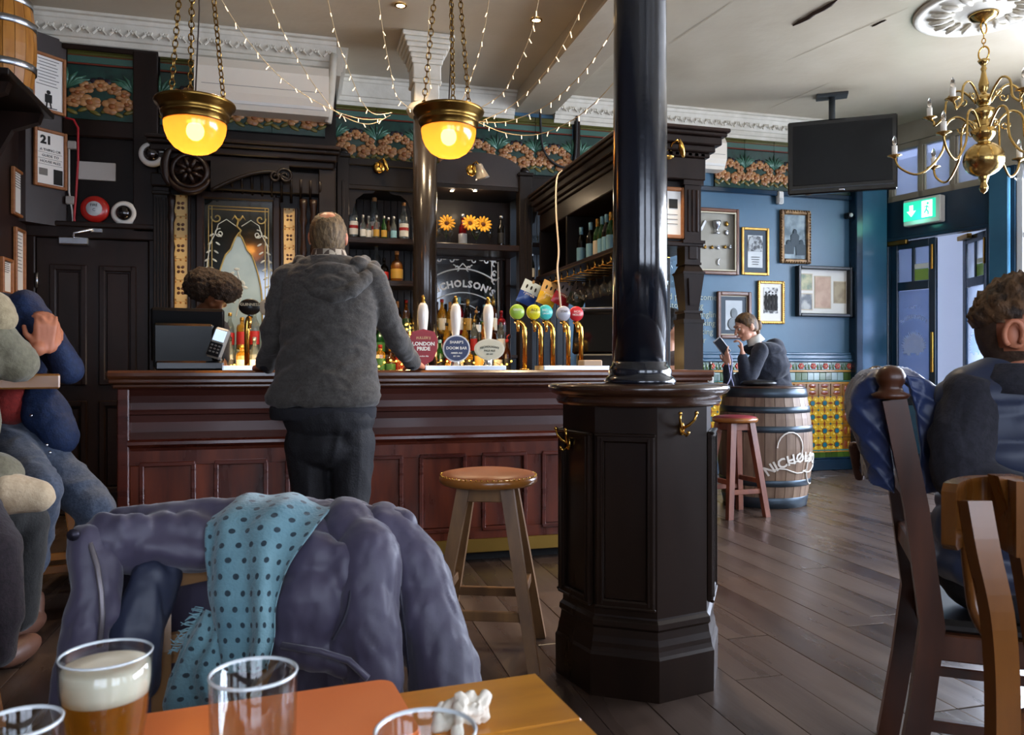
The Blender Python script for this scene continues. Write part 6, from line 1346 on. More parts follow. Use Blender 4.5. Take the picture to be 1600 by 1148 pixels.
# tall-backed chair: local +x = forward (sitter faces +x), y = across
q = W(1470, 930, 1.93); TCR = -YAW-.36
tc = thing('high_back_chair', 'tall dark wooden chair with carved finials, man seated on it', 'chair', (q.x, q.y, 0), TCR)
for s, y in ((0, 0), (1, .40)):
    P = [(-.085, y, 0), (-.045, y, .25), (-.02, y, .46), (-.055, y, .75), (-.105, y, 1.02)]; b = bar4(MB(), P, .045, .055, (0, 1, 0)); b.build('back_post', CHW, tc)
    f = MB().mi(0, True).lathe([(.0, -.035), (.04, -.03), (.046, -.02), (.03, -.012), (.026, 0), (.033, .012), (.035, .028), (.026, .044), (.012, .052), (0, .054)], 20, Matrix.Translation((-.112, y, 1.052))); f.build('finial', CHW, tc)
    MB().b2((.36, y-.022, 0), (.405, y+.022, .44), .004).build('leg', CHW, tc)
    MB().b2((-.02, y-.015, .38), (.40, y+.015, .445), .004).build('seat_rail', CHW, tc)
    MB().b2((-.03, y-.012, .20), (.40, y+.012, .23), .003).build('stretcher', CHW, tc)
for x in (0, .385): MB().b2((x-.015, 0, .38), (x+.015, .40, .445), .004).build('seat_rail', CHW, tc)
for z in (.98, .80, .62): MB().b2((-.10+(1-z)*.14-.012, .02, z-.03), (-.10+(1-z)*.14+.012, .38, z+.03), .004).build('back_rail', CHW, tc)
MB().b2((-.01, .005, .44), (.40, .395, .475), .012).build('seat_pad', mat('black_seat_leather', '15110f', .35), tc)
# bentwood chair at the right edge, seen from its back
bw = thing('curved_back_chair', 'honey brown wooden chair with curved top rail at the right edge', 'chair', (0, 0, 0), 0)
zt_ = lambda px, py, Z: W(px, py, Z)
L_ = [W(1512, 1600, 1.14), W(1555, 1330, 1.16), W(1566, 1148, 1.16), W(1560, 980, 1.16), W(1536, 860, 1.17), W(1522, 782, 1.18)]
sdv = Vector((C_, -S_, 0))
bar4(MB(), crom(L_, 5), .036, .03, sdv).build('back_post', CHO, bw)
R_ = [W(1665, 1500, 1.30), W(1650, 1200, 1.30), W(1625, 1000, 1.30), W(1600, 850, 1.30), W(1570, 742, 1.30)]; bar4(MB(), crom(R_, 5), .04, .03, sdv).build('back_post', CHO, bw)
m = MB(); n = 14; vs = []; fs = []
ctr = [W(1482, 0, 1.30), W(1500, 0, 1.345), W(1530, 0, 1.36), W(1565, 0, 1.33), W(1600, 0, 1.25)]; ctr = crom([Vector((c.x, c.y, 0)) for c in ctr], 4); n = len(ctr)
for i, c in enumerate(ctr):
    d = (ctr[min(n-1, i+1)]-ctr[max(0, i-1)]).normalized(); nn = Vector((-d.y, d.x, 0)); f = i/(n-1); zt2 = .905+.012*f; zb = .795-.0*f
    if i == 0: zt2 -= .012; zb += .01
    for z in (zb, zt2):
        for s in (-1, 1): vs.append(c+nn*s*.011+Vector((0, 0, z)))
for i in range(n-1):
    a = i*4; b = a+4
    for k0, k1 in ((0, 1), (1, 3), (3, 2), (2, 0)): fs.append((a+k0, a+k1, b+k1, b+k0))
fs += [(0, 2, 3, 1), (n*4-4, n*4-3, n*4-1, n*4-2)]; m.add(vs, fs); m.build('curved_rail', CHO, bw)
m = MB(); m.tube(crom([W(1510, 830, 1.33), W(1517, 900, 1.33), W(1527, 960, 1.32), W(1560, 1010, 1.28)], 4), .012, 8); m.build('curved_splat', CHO, bw)
s_ = W(1790, 1100, 1.30); MB().mi(0, True).lathe([(.19, .42), (.2, .43), (.2, .455), (.18, .46), (0, .455)], 40, Matrix.Translation((s_.x, s_.y, 0))).build('seat', CHO, bw)
for a in (.6, 2.2, 3.9, 5.3):
    if a in (3.9,): continue
    MB().tube([(s_.x+.15*math.cos(a), s_.y+.15*math.sin(a), .43), (s_.x+.19*math.cos(a), s_.y+.19*math.sin(a), 0)], [.018, .014], 10).build('leg', CHO, bw)
# ---------------------------------------------------------------- chair under the purple jacket (faces us)
jc = thing('dining_chair', 'light wooden chair under the purple jacket across the table', 'chair', (0, 0, 0), 0)
CHL = mat('light_chair_wood', '8a6440', .4, col2='77542f', scale=5, stretch=(2, 2, .5), coat=.2)
CL, CR = W(252, 574, 1.36), W(556, 574, 1.50); cu = (CR-CL); cu.z = 0; cl_ = cu.length; cu.normalize(); cn = Vector((cu.y, -cu.x, 0))
if cn.y > 0: cn = -cn
def CJ(a, b, z): p = CL+cu*a*cl_+cn*b; return Vector((p.x, p.y, z))      # a across 0..1, b towards us
for a in (0, 1): bar4(MB(), [CJ(a, -.08, 0), CJ(a, -.02, .44), CJ(a, -.02, .6), CJ(a, -.06, .79)], .032, .03, cu).build('back_post', CHL, jc)
m = MB(); bar4(m, [CJ(-.04, -.055, .75), CJ(.25, -.075, .755), CJ(.5, -.08, .76), CJ(.75, -.075, .755), CJ(1.04, -.055, .75)], .10, .022, (0, 0, 1)); m.build('crest_rail', CHL, jc)
m = MB(); bar4(m, [CJ(0, -.03, .60), CJ(1, -.03, .60)], .05, .018, (0, 0, 1)); m.build('lower_rail', CHL, jc)
m = MB(); m.add([CJ(-.02, 0, .43), CJ(1.02, 0, .43), CJ(1.06, .36, .43), CJ(-.06, .36, .43), CJ(-.02, 0, .46), CJ(1.02, 0, .46), CJ(1.06, .36, .46), CJ(-.06, .36, .46)], [(3, 2, 1, 0), (4, 5, 6, 7), (0, 1, 5, 4), (1, 2, 6, 5), (2, 3, 7, 6), (3, 0, 4, 7)]); m.build('seat', CHL, jc)
for a in (0, 1): bar4(MB(), [CJ(a, .33, 0), CJ(a, .33, .43)], .035, .035, cu).build('leg', CHL, jc)
bar4(MB(), [CJ(.62, -.02, .60), CJ(.40, -.02, .46)], .03, .018, cn).build('brace', CHL, jc)
# ---------------------------------------------------------------- high table and stools on the left
OAKT = mat('high_table_oak', '8a5a22', .35, col2='6e431a', scale=5, stretch=(.6, 3, 1), coat=.3)
q = W(94, 574, 3.05); ht = thing('high_table', 'high oak table the two men on the left lean on', 'table', (q.x, q.y, 0), .26)
MB().b2((-.92, -.12, 1.02), (0, .50, 1.075), .006).build('table_top', OAKT, ht); MB().b2((-.62, .15, .0), (-.52, .25, 1.02), .006).build('pedestal_post', DARK, ht); MB().b2((-.8, -.05, 0), (-.34, .42, .04), .006).build('foot', DARK, ht)
p = W(70, 574, 3.62); stool(p, 'wooden stool under the man in the blue shirt jacket', .66, .17, LEA, .3, STR_, .2, False)
p = W(-120, 574, 2.4); stool(p, 'wooden stool hung with a dark coat at the left edge', .66, .17, LEA, .5, STR_, .2, False)
# ================================================================ PEOPLE
def cloth_mat(name, c, c2, rough=.85, sc=60, bump=.25, sheen=.15): return mat(name, c, rough, col2=c2, scale=sc, bump=bump, bscale=sc*2, sheen=sheen)
SKIN = mat('skin', 'b07a5c', .5, col2='bd8768', scale=12, bump=.04, bscale=80); SKINP = mat('skin_pale', 'c08a70', .5, col2='cc9a80', scale=12); SKIND = mat('skin_brown', '6a4026', .5, col2='74482c', scale=12); SKINR = mat('skin_ruddy', 'b46e50', .5, col2='c07c5c', scale=10)
RZ = Matrix.Rotation(-YAW, 3, 'Z')
def E(m, p, r, rot=None): m.ball(p, r, 16, rot=(RZ if rot is None else RZ @ Euler(rot).to_matrix())); return m
def folds(amp, sc, fine=.3, stretch=(1, 1, .45), seed=0):
    sv = Vector(stretch); off = Vector((seed*3.1, seed*1.7, seed))
    def f(co, n):
        q = Vector((co.x*sv.x, co.y*sv.y, co.z*sv.z))*sc+off; w = noise.noise_vector(q*.6)*.9
        a = noise.noise(q+w); r = 1-abs(a)*2.2
        return amp*(max(-.6, r)*.7+fine*noise.noise(q*3.1))
    return f
def hair_shell(name, c, r, rot, keep, mt, parent, infl=.010, amp=.006, fs=70, org=Vector((0, 0, 0)), nu=72, nv=44, lump=0):
    vs = []; fs_ = []; idx = {}; R = RZ @ Euler(rot).to_matrix(); 
    for j in range(nv+1):
        for i in range(nu):
            th = PI*j/nv; ph = 2*PI*i/nu; d = Vector((math.sin(th)*math.cos(ph), math.sin(th)*math.sin(ph), math.cos(th))); k = keep(d)
            h = infl*min(1, max(0, k)*4)+amp*(noise.noise(d*fs*.12)+.8*noise.noise(Vector((d.x*fs*.5, d.y*fs*.5, d.z*fs*.12))))*(1 if k > .03 else 0)+lump*noise.noise(d*3.3)
            q = Vector((d.x*(r[0]+h), d.y*(r[1]+h), d.z*(r[2]+h))); vs.append(c+R @ q-org); idx[j, i] = k
    for j in range(nv):
        for i in range(nu):
            i2 = (i+1) % nu
            if min(idx[j, i], idx[j, i2], idx[j+1, i], idx[j+1, i2]) > 0: fs_.append((j*nu+i, (j+1)*nu+i, (j+1)*nu+i2, j*nu+i2))
    m = MB(); m.smooth = True; m.add(vs, fs_); return m.build(name, mt, parent)
def head(m, c, rx=.076, ry=.098, rz_=.118, rot=(0, 0, 0), ears=True, jaw=True, nose=True, ey=0):
    """local frame: -y is the face side after rot (rot about camera-aligned axes)"""
    R = RZ @ Euler(rot).to_matrix(); P = lambda x, y, z: c+R @ Vector((x, y, z))
    m.ball(P(0, 0, .012), (rx, ry, rz_*.86), 20, rot=R)
    if jaw: m.ball(P(0, -.03, -.058), (.052, .052, .052), 16, rot=R); m.ball(P(0, -.062, -.088), (.026, .022, .020), 12, rot=R); m.ball(P(0, -.03, -.02), (.064, .060, .062), 16, rot=R)
    if nose: m.cap(P(0, -.092, .016), P(0, -.112, -.022), .008, .013, 10); m.ball(P(0, -.085, -.048), (.021, .012, .010), 10, rot=R); m.ball(P(0, -.09, -.056), (.018, .011, .008), 10, rot=R); m.ball(P(0, -.083, .03), (.055, .016, .012), 12, rot=R)
    for s in (-1, 1):
        if nose: m.ball(P(s*.042, -.07, -.014), (.02, .018, .02), 10, rot=R)
        if ears: m.ball(P(s*(rx+.004), .012+ey, -.008), (.011, .022, .034), 12, rot=R); m.ball(P(s*(rx+.002), .004+ey, -.03), (.010, .014, .014), 10, rot=R)
    return P
def hand(m, wrist, fwd, up, curl=.5, s=1.0, side=1, spread=.05):
    """five separate fingers; fwd = direction of the fingers, up = back of the hand"""
    f = Vector(fwd).normalized(); u_ = Vector(up); u_ = (u_-f*u_.dot(f)).normalized(); w = f.cross(u_)*side; wr = Vector(wrist)
    for a in (-.026, -.009, .009, .026): m.cap(wr+w*a*.7*s, wr+f*.085*s+w*a*s, .017*s, .014*s, 10)
    for k, (a, L) in enumerate(((-.030, .062), (-.010, .074), (.010, .080), (.030, .072))):
        p = wr+f*.088*s+w*a*s; d = (f+w*a*spread*20).normalized(); ang = 0; r_ = .0088*s
        for seg in (.42, .32, .26):
            ang += curl*(.55 if seg > .4 else .8); dd = (d*math.cos(ang)-u_*math.sin(ang)); q = p+dd*L*seg*s; m.cap(p, q, r_, r_*.93, 8); p = q; r_ *= .93
    b = wr+f*.025*s+w*.034*s; d = (f*.75+w*.8-u_*.25).normalized(); q = b+d*.036*s; m.cap(b, q, .0125*s, .0105*s, 8); m.cap(q, q+(f*.9+w*.25-u_*(.2+curl*.4)).normalized()*.032*s, .0105*s, .009*s, 8)
def eyes(parent, P, org, z=.004):
    for s in (-1, 1):
        MB().ball(P(s*.030, -.080, z)-org, .0115, 10).build('eye', mat('eye_white', 'cfc8c0', .3), parent); MB().ball(P(s*.030, -.0895, z-.001)-org, .0055, 8).build('iris', mat('eye_dark', '21150f', .2), parent)
        MB().tube([P(s*.014, -.094, .030)-org, P(s*.032, -.093, .035)-org, P(s*.048, -.08, .029)-org], [.0012, .0016, .001], 6).build('eyebrow', mat('brow_brown', '3a281c', .8), parent)
def rings(m, secs, n=32):       # smooth elliptical loft: (px, py, depth, half width px, half depth m)
    vs = []; fs = []; P = [(W(a, b, Z), w*Z/F, d) for a, b, Z, w, d in secs]
    for c, rx, ry in P:
        for k in range(n): a = 2*PI*k/n; vs.append(c+RZ @ Vector((math.cos(a)*rx, math.sin(a)*ry, 0)))
    for j in range(len(P)-1):
        for k in range(n): fs.append((j*n+k, (j+1)*n+k, (j+1)*n+(k+1) % n, j*n+(k+1) % n))
    fs.append(list(range(n))); fs.append([(len(P)-1)*n+k for k in range(n)][::-1]); sm = m.smooth; m.smooth = True; m.add(vs, fs); m.smooth = sm; return m
# ---------------------------------------------------------------- man at the bar, from behind
def local(m, org): m.v = [v-org for v in m.v]; return m
o0 = W(515, 574, 3.72); o0.z = 0
man = None
b = MB(); hc = W(513, 370, 3.86); P = head(b, hc, rot=(.0, 0, PI+.12), rz_=.128, rx=.083, ry=.102)
b.cap(W(514, 390, 3.86), W(514, 425, 3.82), .062, .07); E(b, W(514, 480, 3.82), (.15, .08, .15)); E(b, W(512, 580, 3.76), (.14, .08, .18)); b.cap(W(462, 455, 3.83), W(432, 530, 3.85), .04, .035); b.cap(W(432, 530, 3.85), W(414, 572, 3.99), .034, .03); b.cap(W(570, 455, 3.83), W(618, 520, 3.95), .04, .035); b.cap(W(618, 520, 3.95), W(648, 568, 4.22), .034, .03)
for px, k in ((488, 0), (548, 1)): b.cap(W(px, 650, 3.72), W(px+(-3 if k == 0 else 0), 790, 3.70), .085, .06); b.cap(W(px-3, 790, 3.70), W(px-2, 905, 3.72), .055, .045)
hand(b, W(649, 570, 4.23), (.25, .95, -.12), (0, .1, 1), .45, 1.1, -1); hand(b, W(413, 572, 4.02), (-.25, .95, -.10), (0, .1, 1), .45, 1.1, 1)
me = remesh(local(b, o0), 'person', SKINR, .0062, 3); man = obj('person', me, None, o0); tag(man, 'man in charcoal hoodie and black trousers leaning on the bar, seen from behind', 'person')
HOOD = cloth_mat('charcoal_marl_fleece', '35312d', '433f3b', .9, 90); HOODD = cloth_mat('charcoal_rib', '16161b', '1e1e24', .9, 120, sheen=0); TRS = cloth_mat('black_tracksuit', '0b0a0e', '131217', .8, 60, sheen=0)
c = MB(); rings(c, [(515, 402, 3.85, 34, .08), (515, 410, 3.845, 48, .10), (515, 420, 3.84, 64, .115), (514, 432, 3.83, 73, .125), (514, 450, 3.82, 77, .135), (514, 480, 3.80, 76, .142), (513, 520, 3.78, 73, .145), (512, 555, 3.77, 75, .148), (510, 585, 3.75, 80, .15), (508, 606, 3.74, 85, .155), (506, 620, 3.735, 89, .158), (505, 630, 3.73, 87, .155), (505, 634, 3.73, 80, .145)])
c.cap(W(450, 437, 3.83), W(434, 500, 3.84), .078, .072); c.cap(W(434, 500, 3.84), W(428, 535, 3.86), .072, .066); c.cap(W(428, 535, 3.86), W(417, 570, 3.985), .062, .045)
c.cap(W(580, 437, 3.83), W(602, 495, 3.88), .078, .070); c.cap(W(602, 495, 3.88), W(620, 530, 3.97), .068, .060); c.cap(W(620, 530, 3.97), W(645, 566, 4.19), .058, .042)
fo = folds(.006, 9, .35, (1, 1, 1.8), 2)
def fo2(co, n):
    q = co+o0; s = math.sin(q.z*46+(q.x-o0.x)*26+2*noise.noise(q*4)); side = max(0, 1-abs(q.z-1.15)/.32); lx = (q-W(513, 574, 3.8)).dot(Vector((C_, -S_, 0))); d = math.sin((q.z*.9-lx*.6)*62+2.6*noise.noise(q*3.0)); return fo(co, n)*1.3+.013*d*side*max(.10, min(1, (.10-lx)*5))*(.5+.7*noise.noise(q*5+Vector((3, 1, 2)))+.4)
obj('hoodie', remesh(local(c, o0), 'hoodie', HOOD, .0085, 5, fo2), man)
c = MB(); U = [W(456, 420, 3.86), W(470, 436, 3.75), W(495, 456, 3.69), W(522, 464, 3.675), W(550, 454, 3.69), W(572, 434, 3.76), W(584, 418, 3.87)]
for i in range(6): c.cap(U[i], U[i+1], .034, .034)
U2 = [W(470, 410, 3.85), W(485, 424, 3.76), W(510, 436, 3.72), W(540, 432, 3.73), W(566, 414, 3.82)]
for i in range(4): c.cap(U2[i], U2[i+1], .034, .034)
E(c, W(515, 428, 3.745), (.13, .05, .06)); E(c, W(518, 446, 3.70), (.10, .04, .05)); E(c, W(500, 440, 3.725), (.08, .04, .05)); E(c, W(540, 440, 3.72), (.08, .04, .05)); c.cap(W(468, 408, 3.90), W(470, 410, 3.85), .03, .034); c.cap(W(570, 408, 3.90), W(566, 414, 3.82), .03, .034); E(c, W(480, 418, 3.80), (.05, .05, .05)); E(c, W(560, 416, 3.80), (.05, .05, .05))
obj('hood', remesh(local(c, o0), 'hood', HOOD, .0065, 3, folds(.005, 14, .3, (1, 1, 2.2), 5)), man)
c = MB(); M_ = Matrix.Translation(W(505, 645, 3.735)-o0) @ RZ.to_4x4(); c.smooth = True
c.lathe([(.245, -.03), (.252, -.02), (.255, .02), (.250, .032), (.20, .034)], 48, M_, sy=.60); c.lathe([(.20, -.03), (.245, -.03)], 48, M_, sy=.6); c.build('hem_band', HOODD, man)
for (px, py, Z), dr in (((643, 564, 4.175), (.25, .9, .05)), ((418, 568, 3.975), (-.25, .9, .05))): MB().cap(W(px, py, Z)-o0, W(px, py, Z)-o0+Vector(dr).normalized()*.035, .047, .043).build('cuff', HOODD, man)
# plaid collar
c = MB(); M_ = Matrix.Translation(W(514, 396, 3.85)-o0) @ RZ.to_4x4() @ Matrix.Rotation(.12, 4, 'X'); c.smooth = True; c.lathe([(.098, -.035), (.088, -.01), (.076, .022), (.070, .024), (.066, -.03)], 40, M_, sy=.95); 
pl = mat('plaid_collar', 'b8ab98', .85)
nt = pl.node_tree; N = nt.nodes; L = nt.links; bs = N['Principled BSDF']; tcn = N.new('ShaderNodeTexCoord'); ck = N.new('ShaderNodeTexChecker'); ck.inputs['Scale'].default_value = 34; ck.inputs['Color1'].default_value = lin('a89c8a'); ck.inputs['Color2'].default_value = lin('4e4036'); L.new(tcn.outputs['Object'], ck.inputs['Vector']); L.new(ck.outputs[0], bs.inputs['Base Color'])
c.build('shirt_collar', pl, man)
c = MB(); E(c, W(514, 655, 3.72), (.215, .14, .12)); E(c, W(514, 700, 3.72), (.205, .145, .10))
for px, k in ((482, 0), (550, 1)): c.cap(W(px, 690, 3.72), W(px+(5 if k == 0 else -2), 790, 3.70), .108, .082); c.cap(W(px+(5 if k == 0 else -2), 790, 3.70), W(px+(4 if k == 0 else -2), 905, 3.72), .082, .062)
obj('trousers', remesh(local(c, o0), 'trousers', TRS, .009, 4, folds(.012, 7, .25, (1, 1, .6), 8)), man)
for px in (486, 546): c = MB(); q = W(px, 574, 3.72); c.ball((q.x, q.y+.05, .05), (.05, .14, .05), 14, rot=RZ); obj('shoe', remesh(local(c, o0), 'shoe', BLACKP, .01, 2), man)
HAIRB = mat('greying_brown_hair', '4e3d28', .7, col2='7a6242', scale=70, stretch=(1, 1, .3), bump=.5, bscale=120)
hair_shell('hair', hc+Vector((0, 0, .010)), (.084, .104, .112), (0, 0, PI+.12), lambda d: min(.25, (d.z*.55+.62)-(1.2 if d.y < -.55 else 0)-max(0, -d.y-.25)*.5, ((Vector((d.x*.9, d.y-.42, (d.z-.86)*1.0)).length-.40) if d.z > .2 else .25)), HAIRB, man, .007, .0045, 90, o0)
# ---------------------------------------------------------------- woman at the barrel
o0 = W(1195, 574, 6.72); o0.z = 0; b = MB(); hc = W(1166, 510, 6.6); hr = (.38, 0, -1.38)
P = head(b, hc, .070, .092, .112, hr); b.cap(W(1172, 520, 6.62), W(1184, 545, 6.66), .046, .055); E(b, W(1198, 575, 6.72), (.13, .08, .14)); E(b, W(1205, 625, 6.78), (.13, .10, .16))
hA, hB = W(1160, 552, 6.50), W(1137, 566, 6.45)
b.cap(W(1188, 555, 6.57), W(1168, 596, 6.465), .03, .028); b.cap(W(1168, 596, 6.465), hA, .028, .024); b.cap(W(1200, 555, 6.7), W(1142, 602, 6.5), .03, .028); b.cap(W(1142, 602, 6.5), hB, .028, .024)
hand(b, hA, (-.12, .05, 1), (.8, -.5, 0), .95, .92, 1); hand(b, hB, (-.25, .1, .95), (-.8, -.4, -.2), .5, .92, -1)
for s in (0, 1): b.cap(W(1195+s*12, 640, 6.7+.1*s), W(1150+s*20, 660, 6.35+.25*s), .075, .06); b.cap(W(1150+s*20, 660, 6.35+.25*s), W(1155+s*20, 760, 6.4+.2*s), .055, .04)
me = remesh(local(b, o0), 'person', SKINP, .0055, 2); wm = obj('person', me, None, o0); tag(wm, 'woman in navy jumper reading her phone at the barrel', 'person'); eyes(wm, P, o0)
MB().tube([P(-.02, -.103, -.052)-o0, P(0, -.108, -.050)-o0, P(.02, -.103, -.052)-o0], [.003, .006, .003], 6).build('lips', mat('lips', '9a5448', .5), wm)
NAVJ = cloth_mat('navy_wool', '141824', '1e2433', .9, 70); c = MB(); E(c, W(1192, 545, 6.68), (.17, .11, .06)); E(c, W(1200, 570, 6.72), (.185, .135, .15)); E(c, W(1208, 610, 6.77), (.18, .15, .13))
c.cap(W(1188, 548, 6.54), W(1168, 597, 6.47), .066, .058); c.cap(W(1168, 597, 6.47), W(1160, 560, 6.495), .056, .038); c.cap(W(1203, 552, 6.72), W(1140, 606, 6.5), .062, .052); c.cap(W(1140, 606, 6.5), W(1137, 574, 6.46), .05, .036); c.cap(W(1210, 545, 6.72), W(1222, 600, 6.78), .09, .08)
obj('jumper', remesh(local(c, o0), 'jumper', NAVJ, .0095, 4, folds(.010, 8, .3, (1, 1, 1), 3)), wm)
c = MB(); c.smooth = True; c.lathe([(.078, -.035), (.068, .0), (.060, .03), (.054, .03), (.05, -.03)], 28, Matrix.Translation(W(1179, 530, 6.635)-o0) @ RZ.to_4x4() @ Euler((0, -.45, 0)).to_matrix().to_4x4()); c.build('shirt_collar', mat('pale_collar', 'c9cbc4', .8), wm)
c = MB(); E(c, W(1200, 645, 6.76), (.18, .15, .1))
for s in (0, 1): c.cap(W(1195+s*12, 642, 6.7+.1*s), W(1150+s*20, 660, 6.35+.25*s), .09, .07); c.cap(W(1150+s*20, 660, 6.35+.25*s), W(1155+s*20, 760, 6.4+.2*s), .065, .05)
obj('trousers', remesh(local(c, o0), 'trousers', TRS, .012, 3), wm)
HW = mat('tied_brown_hair', '2e1f14', .6, col2='70522f', scale=30, stretch=(1, 1, .3), bump=.4, bscale=80)
hair_shell('hair', hc+Vector((0, 0, .006)), (.072, .094, .104), hr, lambda d: min(.25, d.y*.75+d.z*.62+.28 if d.z > -.6 else -1), HW, wm, .010, .003, 60, o0)
c = MB(); c.ball(P(0, .105, -.03)-o0, (.035, .03, .05), 12, rot=RZ); c.ball(P(0, .085, -.075)-o0, (.02, .02, .045), 10, rot=RZ); c.build('hair_bun', HW, wm)
ph = thing('mobile_phone', 'pale mobile phone held by the woman at the barrel', 'phone', W(1128, 541, 6.44)); ph.rotation_euler = (.2, .85, -YAW+.3)
MB().box((0, 0, 0), (.16, .012, .075), .004).build('case', mat('phone_silver', 'b5b3b4', .3), ph); MB().box((0, -.007, 0), (.145, .002, .066), 0).build('screen', mat('phone_screen', '23262b', .1), ph)
cb0 = W(1140, 552, 6.42); tag(MB().tube(crom([cb0, W(1144, 565, 6.40), W(1141, 590, 6.36), W(1136, 603, 6.34), W(1146, 604, 6.36), W(1141, 585, 6.40), W(1137, 562, 6.44)], 6), .0045, 6).build('charging_cable', mat('lilac_cable', '9a9cc0', .5)), 'pale lilac charging cable dangling from the phone', 'cable')
c = MB(); q = W(1185, 574, 6.25); c.ball((q.x, q.y, .975), (.15, .09, .03), 16, rot=RZ); o = obj('black_pouch', remesh(c, 'black_pouch', mat('pouch_leather', '111114', .35), .01, 2)); tag(o, 'black leather pouch lying on the barrel in front of the woman', 'bag')
stool((o0.x+.02, o0.y+.06), 'bar stool under the woman, behind the barrel', .70, .165, LEAR, .2, STW2, .2, False)
# ---------------------------------------------------------------- barman bending behind the till
o0 = W(318, 574, 5.0); o0.z = 0; b = MB(); hc = W(335, 462, 4.98); P = head(b, hc, rot=(.75, 0, .9)); b.cap(hc+Vector((-.02, .02, -.06)), W(310, 500, 5.05), .06, .065); E(b, W(305, 545, 5.1), (.19, .12, .2)); E(b, W(310, 640, 5.1), (.17, .12, .3)); b.cap(W(270, 520, 5.05), W(285, 575, 4.85), .05, .04); b.cap(W(340, 520, 5.05), W(345, 580, 4.85), .05, .04)
for s in (-1, 1): b.cap(W(310+s*20, 680, 5.1), W(310+s*20, 820, 5.1), .08, .05)
hand(b, W(285, 577, 4.84), (.3, -.8, -.3), (0, 0, 1), .5, 1, 1); hand(b, W(345, 582, 4.84), (-.2, -.8, -.3), (0, 0, 1), .5, 1, -1)
me = remesh(local(b, o0), 'person', SKIND, .008, 2); bmn = obj('person', me, None, o0); tag(bmn, 'barman with a rounded curly hairstyle bending behind the till', 'person')
c = MB(); E(c, W(300, 500, 5.08), (.20, .12, .07)); E(c, W(305, 545, 5.1), (.21, .14, .2)); E(c, W(310, 640, 5.1), (.19, .14, .3)); c.cap(W(268, 515, 5.05), W(282, 560, 4.92), .07, .055); c.cap(W(342, 515, 5.05), W(345, 560, 4.92), .07, .055); obj('shirt', remesh(local(c, o0), 'shirt', cloth_mat('dark_shirt', '16161d', '1f1f28'), .012, 3), bmn)
c = MB()
for s in (-1, 1): c.cap(W(310+s*20, 680, 5.1), W(310+s*20, 830, 5.1), .1, .07)
obj('trousers', remesh(local(c, o0), 'trousers', TRS, .014, 2), bmn)
c = MB(); E(c, W(332, 448, 5.0), (.185, .16, .105)); E(c, W(322, 442, 5.0), (.13, .15, .10)); E(c, W(350, 452, 4.98), (.11, .14, .09)); CURL = mat('dark_curly_hair', '1d130b', .9, col2='3a2816', scale=60, bump=.9, bscale=110)
obj('hair', remesh(local(c, o0), 'hair', CURL, .008, 2, lambda co, n: .009*noise.noise(co*70)+.012*noise.noise(co*28)), bmn)
# ---------------------------------------------------------------- dark-haired customer beyond the carved post
o0 = W(1046, 574, 6.0); o0.z = 0; b = MB(); hc = W(1046, 512, 6.0); P = head(b, hc, rot=(.1, 0, 1.35)); b.cap(hc, W(1042, 555, 6.02), .055, .06); E(b, W(1040, 590, 6.05), (.18, .12, .2)); E(b, W(1042, 650, 6.1), (.16, .12, .2))
for s in (0, 1): b.cap(W(1036+s*14, 690, 6.1), W(1036+s*14, 790, 6.1), .07, .05)
me = remesh(local(b, o0), 'person', SKIN, .01, 2); cu_ = obj('person', me, None, o0); tag(cu_, 'dark haired customer in a brown jumper half hidden by the front pillar', 'person')
c = MB(); E(c, W(1040, 560, 6.05), (.19, .13, .08)); E(c, W(1040, 600, 6.05), (.2, .14, .2)); obj('jumper', remesh(local(c, o0), 'jumper', cloth_mat('brown_wool', '3a2a20', '46342a'), .014, 3), cu_)
c = MB()
for s in (0, 1): c.cap(W(1036+s*14, 660, 6.1), W(1036+s*14, 795, 6.1), .09, .06)
obj('trousers', remesh(local(c, o0), 'trousers', TRS, .014, 2), cu_)
hair_shell('hair', hc+Vector((0, 0, .012)), (.08, .105, .12), (.1, 0, 1.35), lambda d: min(.25, d.y*.8+d.z*.6+.35), mat('black_hair', '0e0b0a', .6, col2='1a1412', scale=40, bump=.4), cu_, .022, .006, 60, o0)
# ---------------------------------------------------------------- man on the right, from behind
o0 = W(1560, 574, 2.0); o0.z = 0; b = MB(); hc = W(1602, 520, 1.92); hr = (0, 0, PI/2-.42); P = head(b, hc, rot=hr, rx=.080, ry=.104, rz_=.132, ey=.026); b.cap(hc+Vector((0, 0, -.05)), W(1592, 590, 1.93), .062, .068); E(b, W(1590, 690, 1.95), (.19, .13, .20)); E(b, W(1590, 850, 1.98), (.18, .14, .22)); b.cap(W(1510, 625, 1.93), W(1500, 740, 1.92), .05, .045); b.cap(W(1500, 740, 1.92), W(1600, 770, 1.8), .042, .032); b.cap(W(1690, 620, 2.05), W(1720, 740, 2.1), .045, .04); b.cap(W(1720, 740, 2.1), W(1760, 765, 1.9), .038, .03); hand(b, W(1760, 765, 1.9), (.5, -.85, 0), (0, 0, 1), .5, 1, -1)
for s in (0, 1): b.cap(W(1580, 905, 1.95+.18*s), W(1860, 900, 2.0+.2*s), .085, .06); b.cap(W(1860, 900, 2.0+.2*s), W(1840, 1180, 2.0+.2*s), .055, .04)
hand(b, W(1600, 770, 1.8), (.9, -.35, 0), (0, 0, 1), .5, 1, 1)
me = remesh(local(b, o0), 'person', SKINR, .0062, 3); rm = obj('person', me, None, o0); tag(rm, 'man in navy quilted jacket with fleece sleeves seated at the right edge', 'person'); eyes(rm, P, o0)
e = P(-.085, .010, -.012)-o0; 
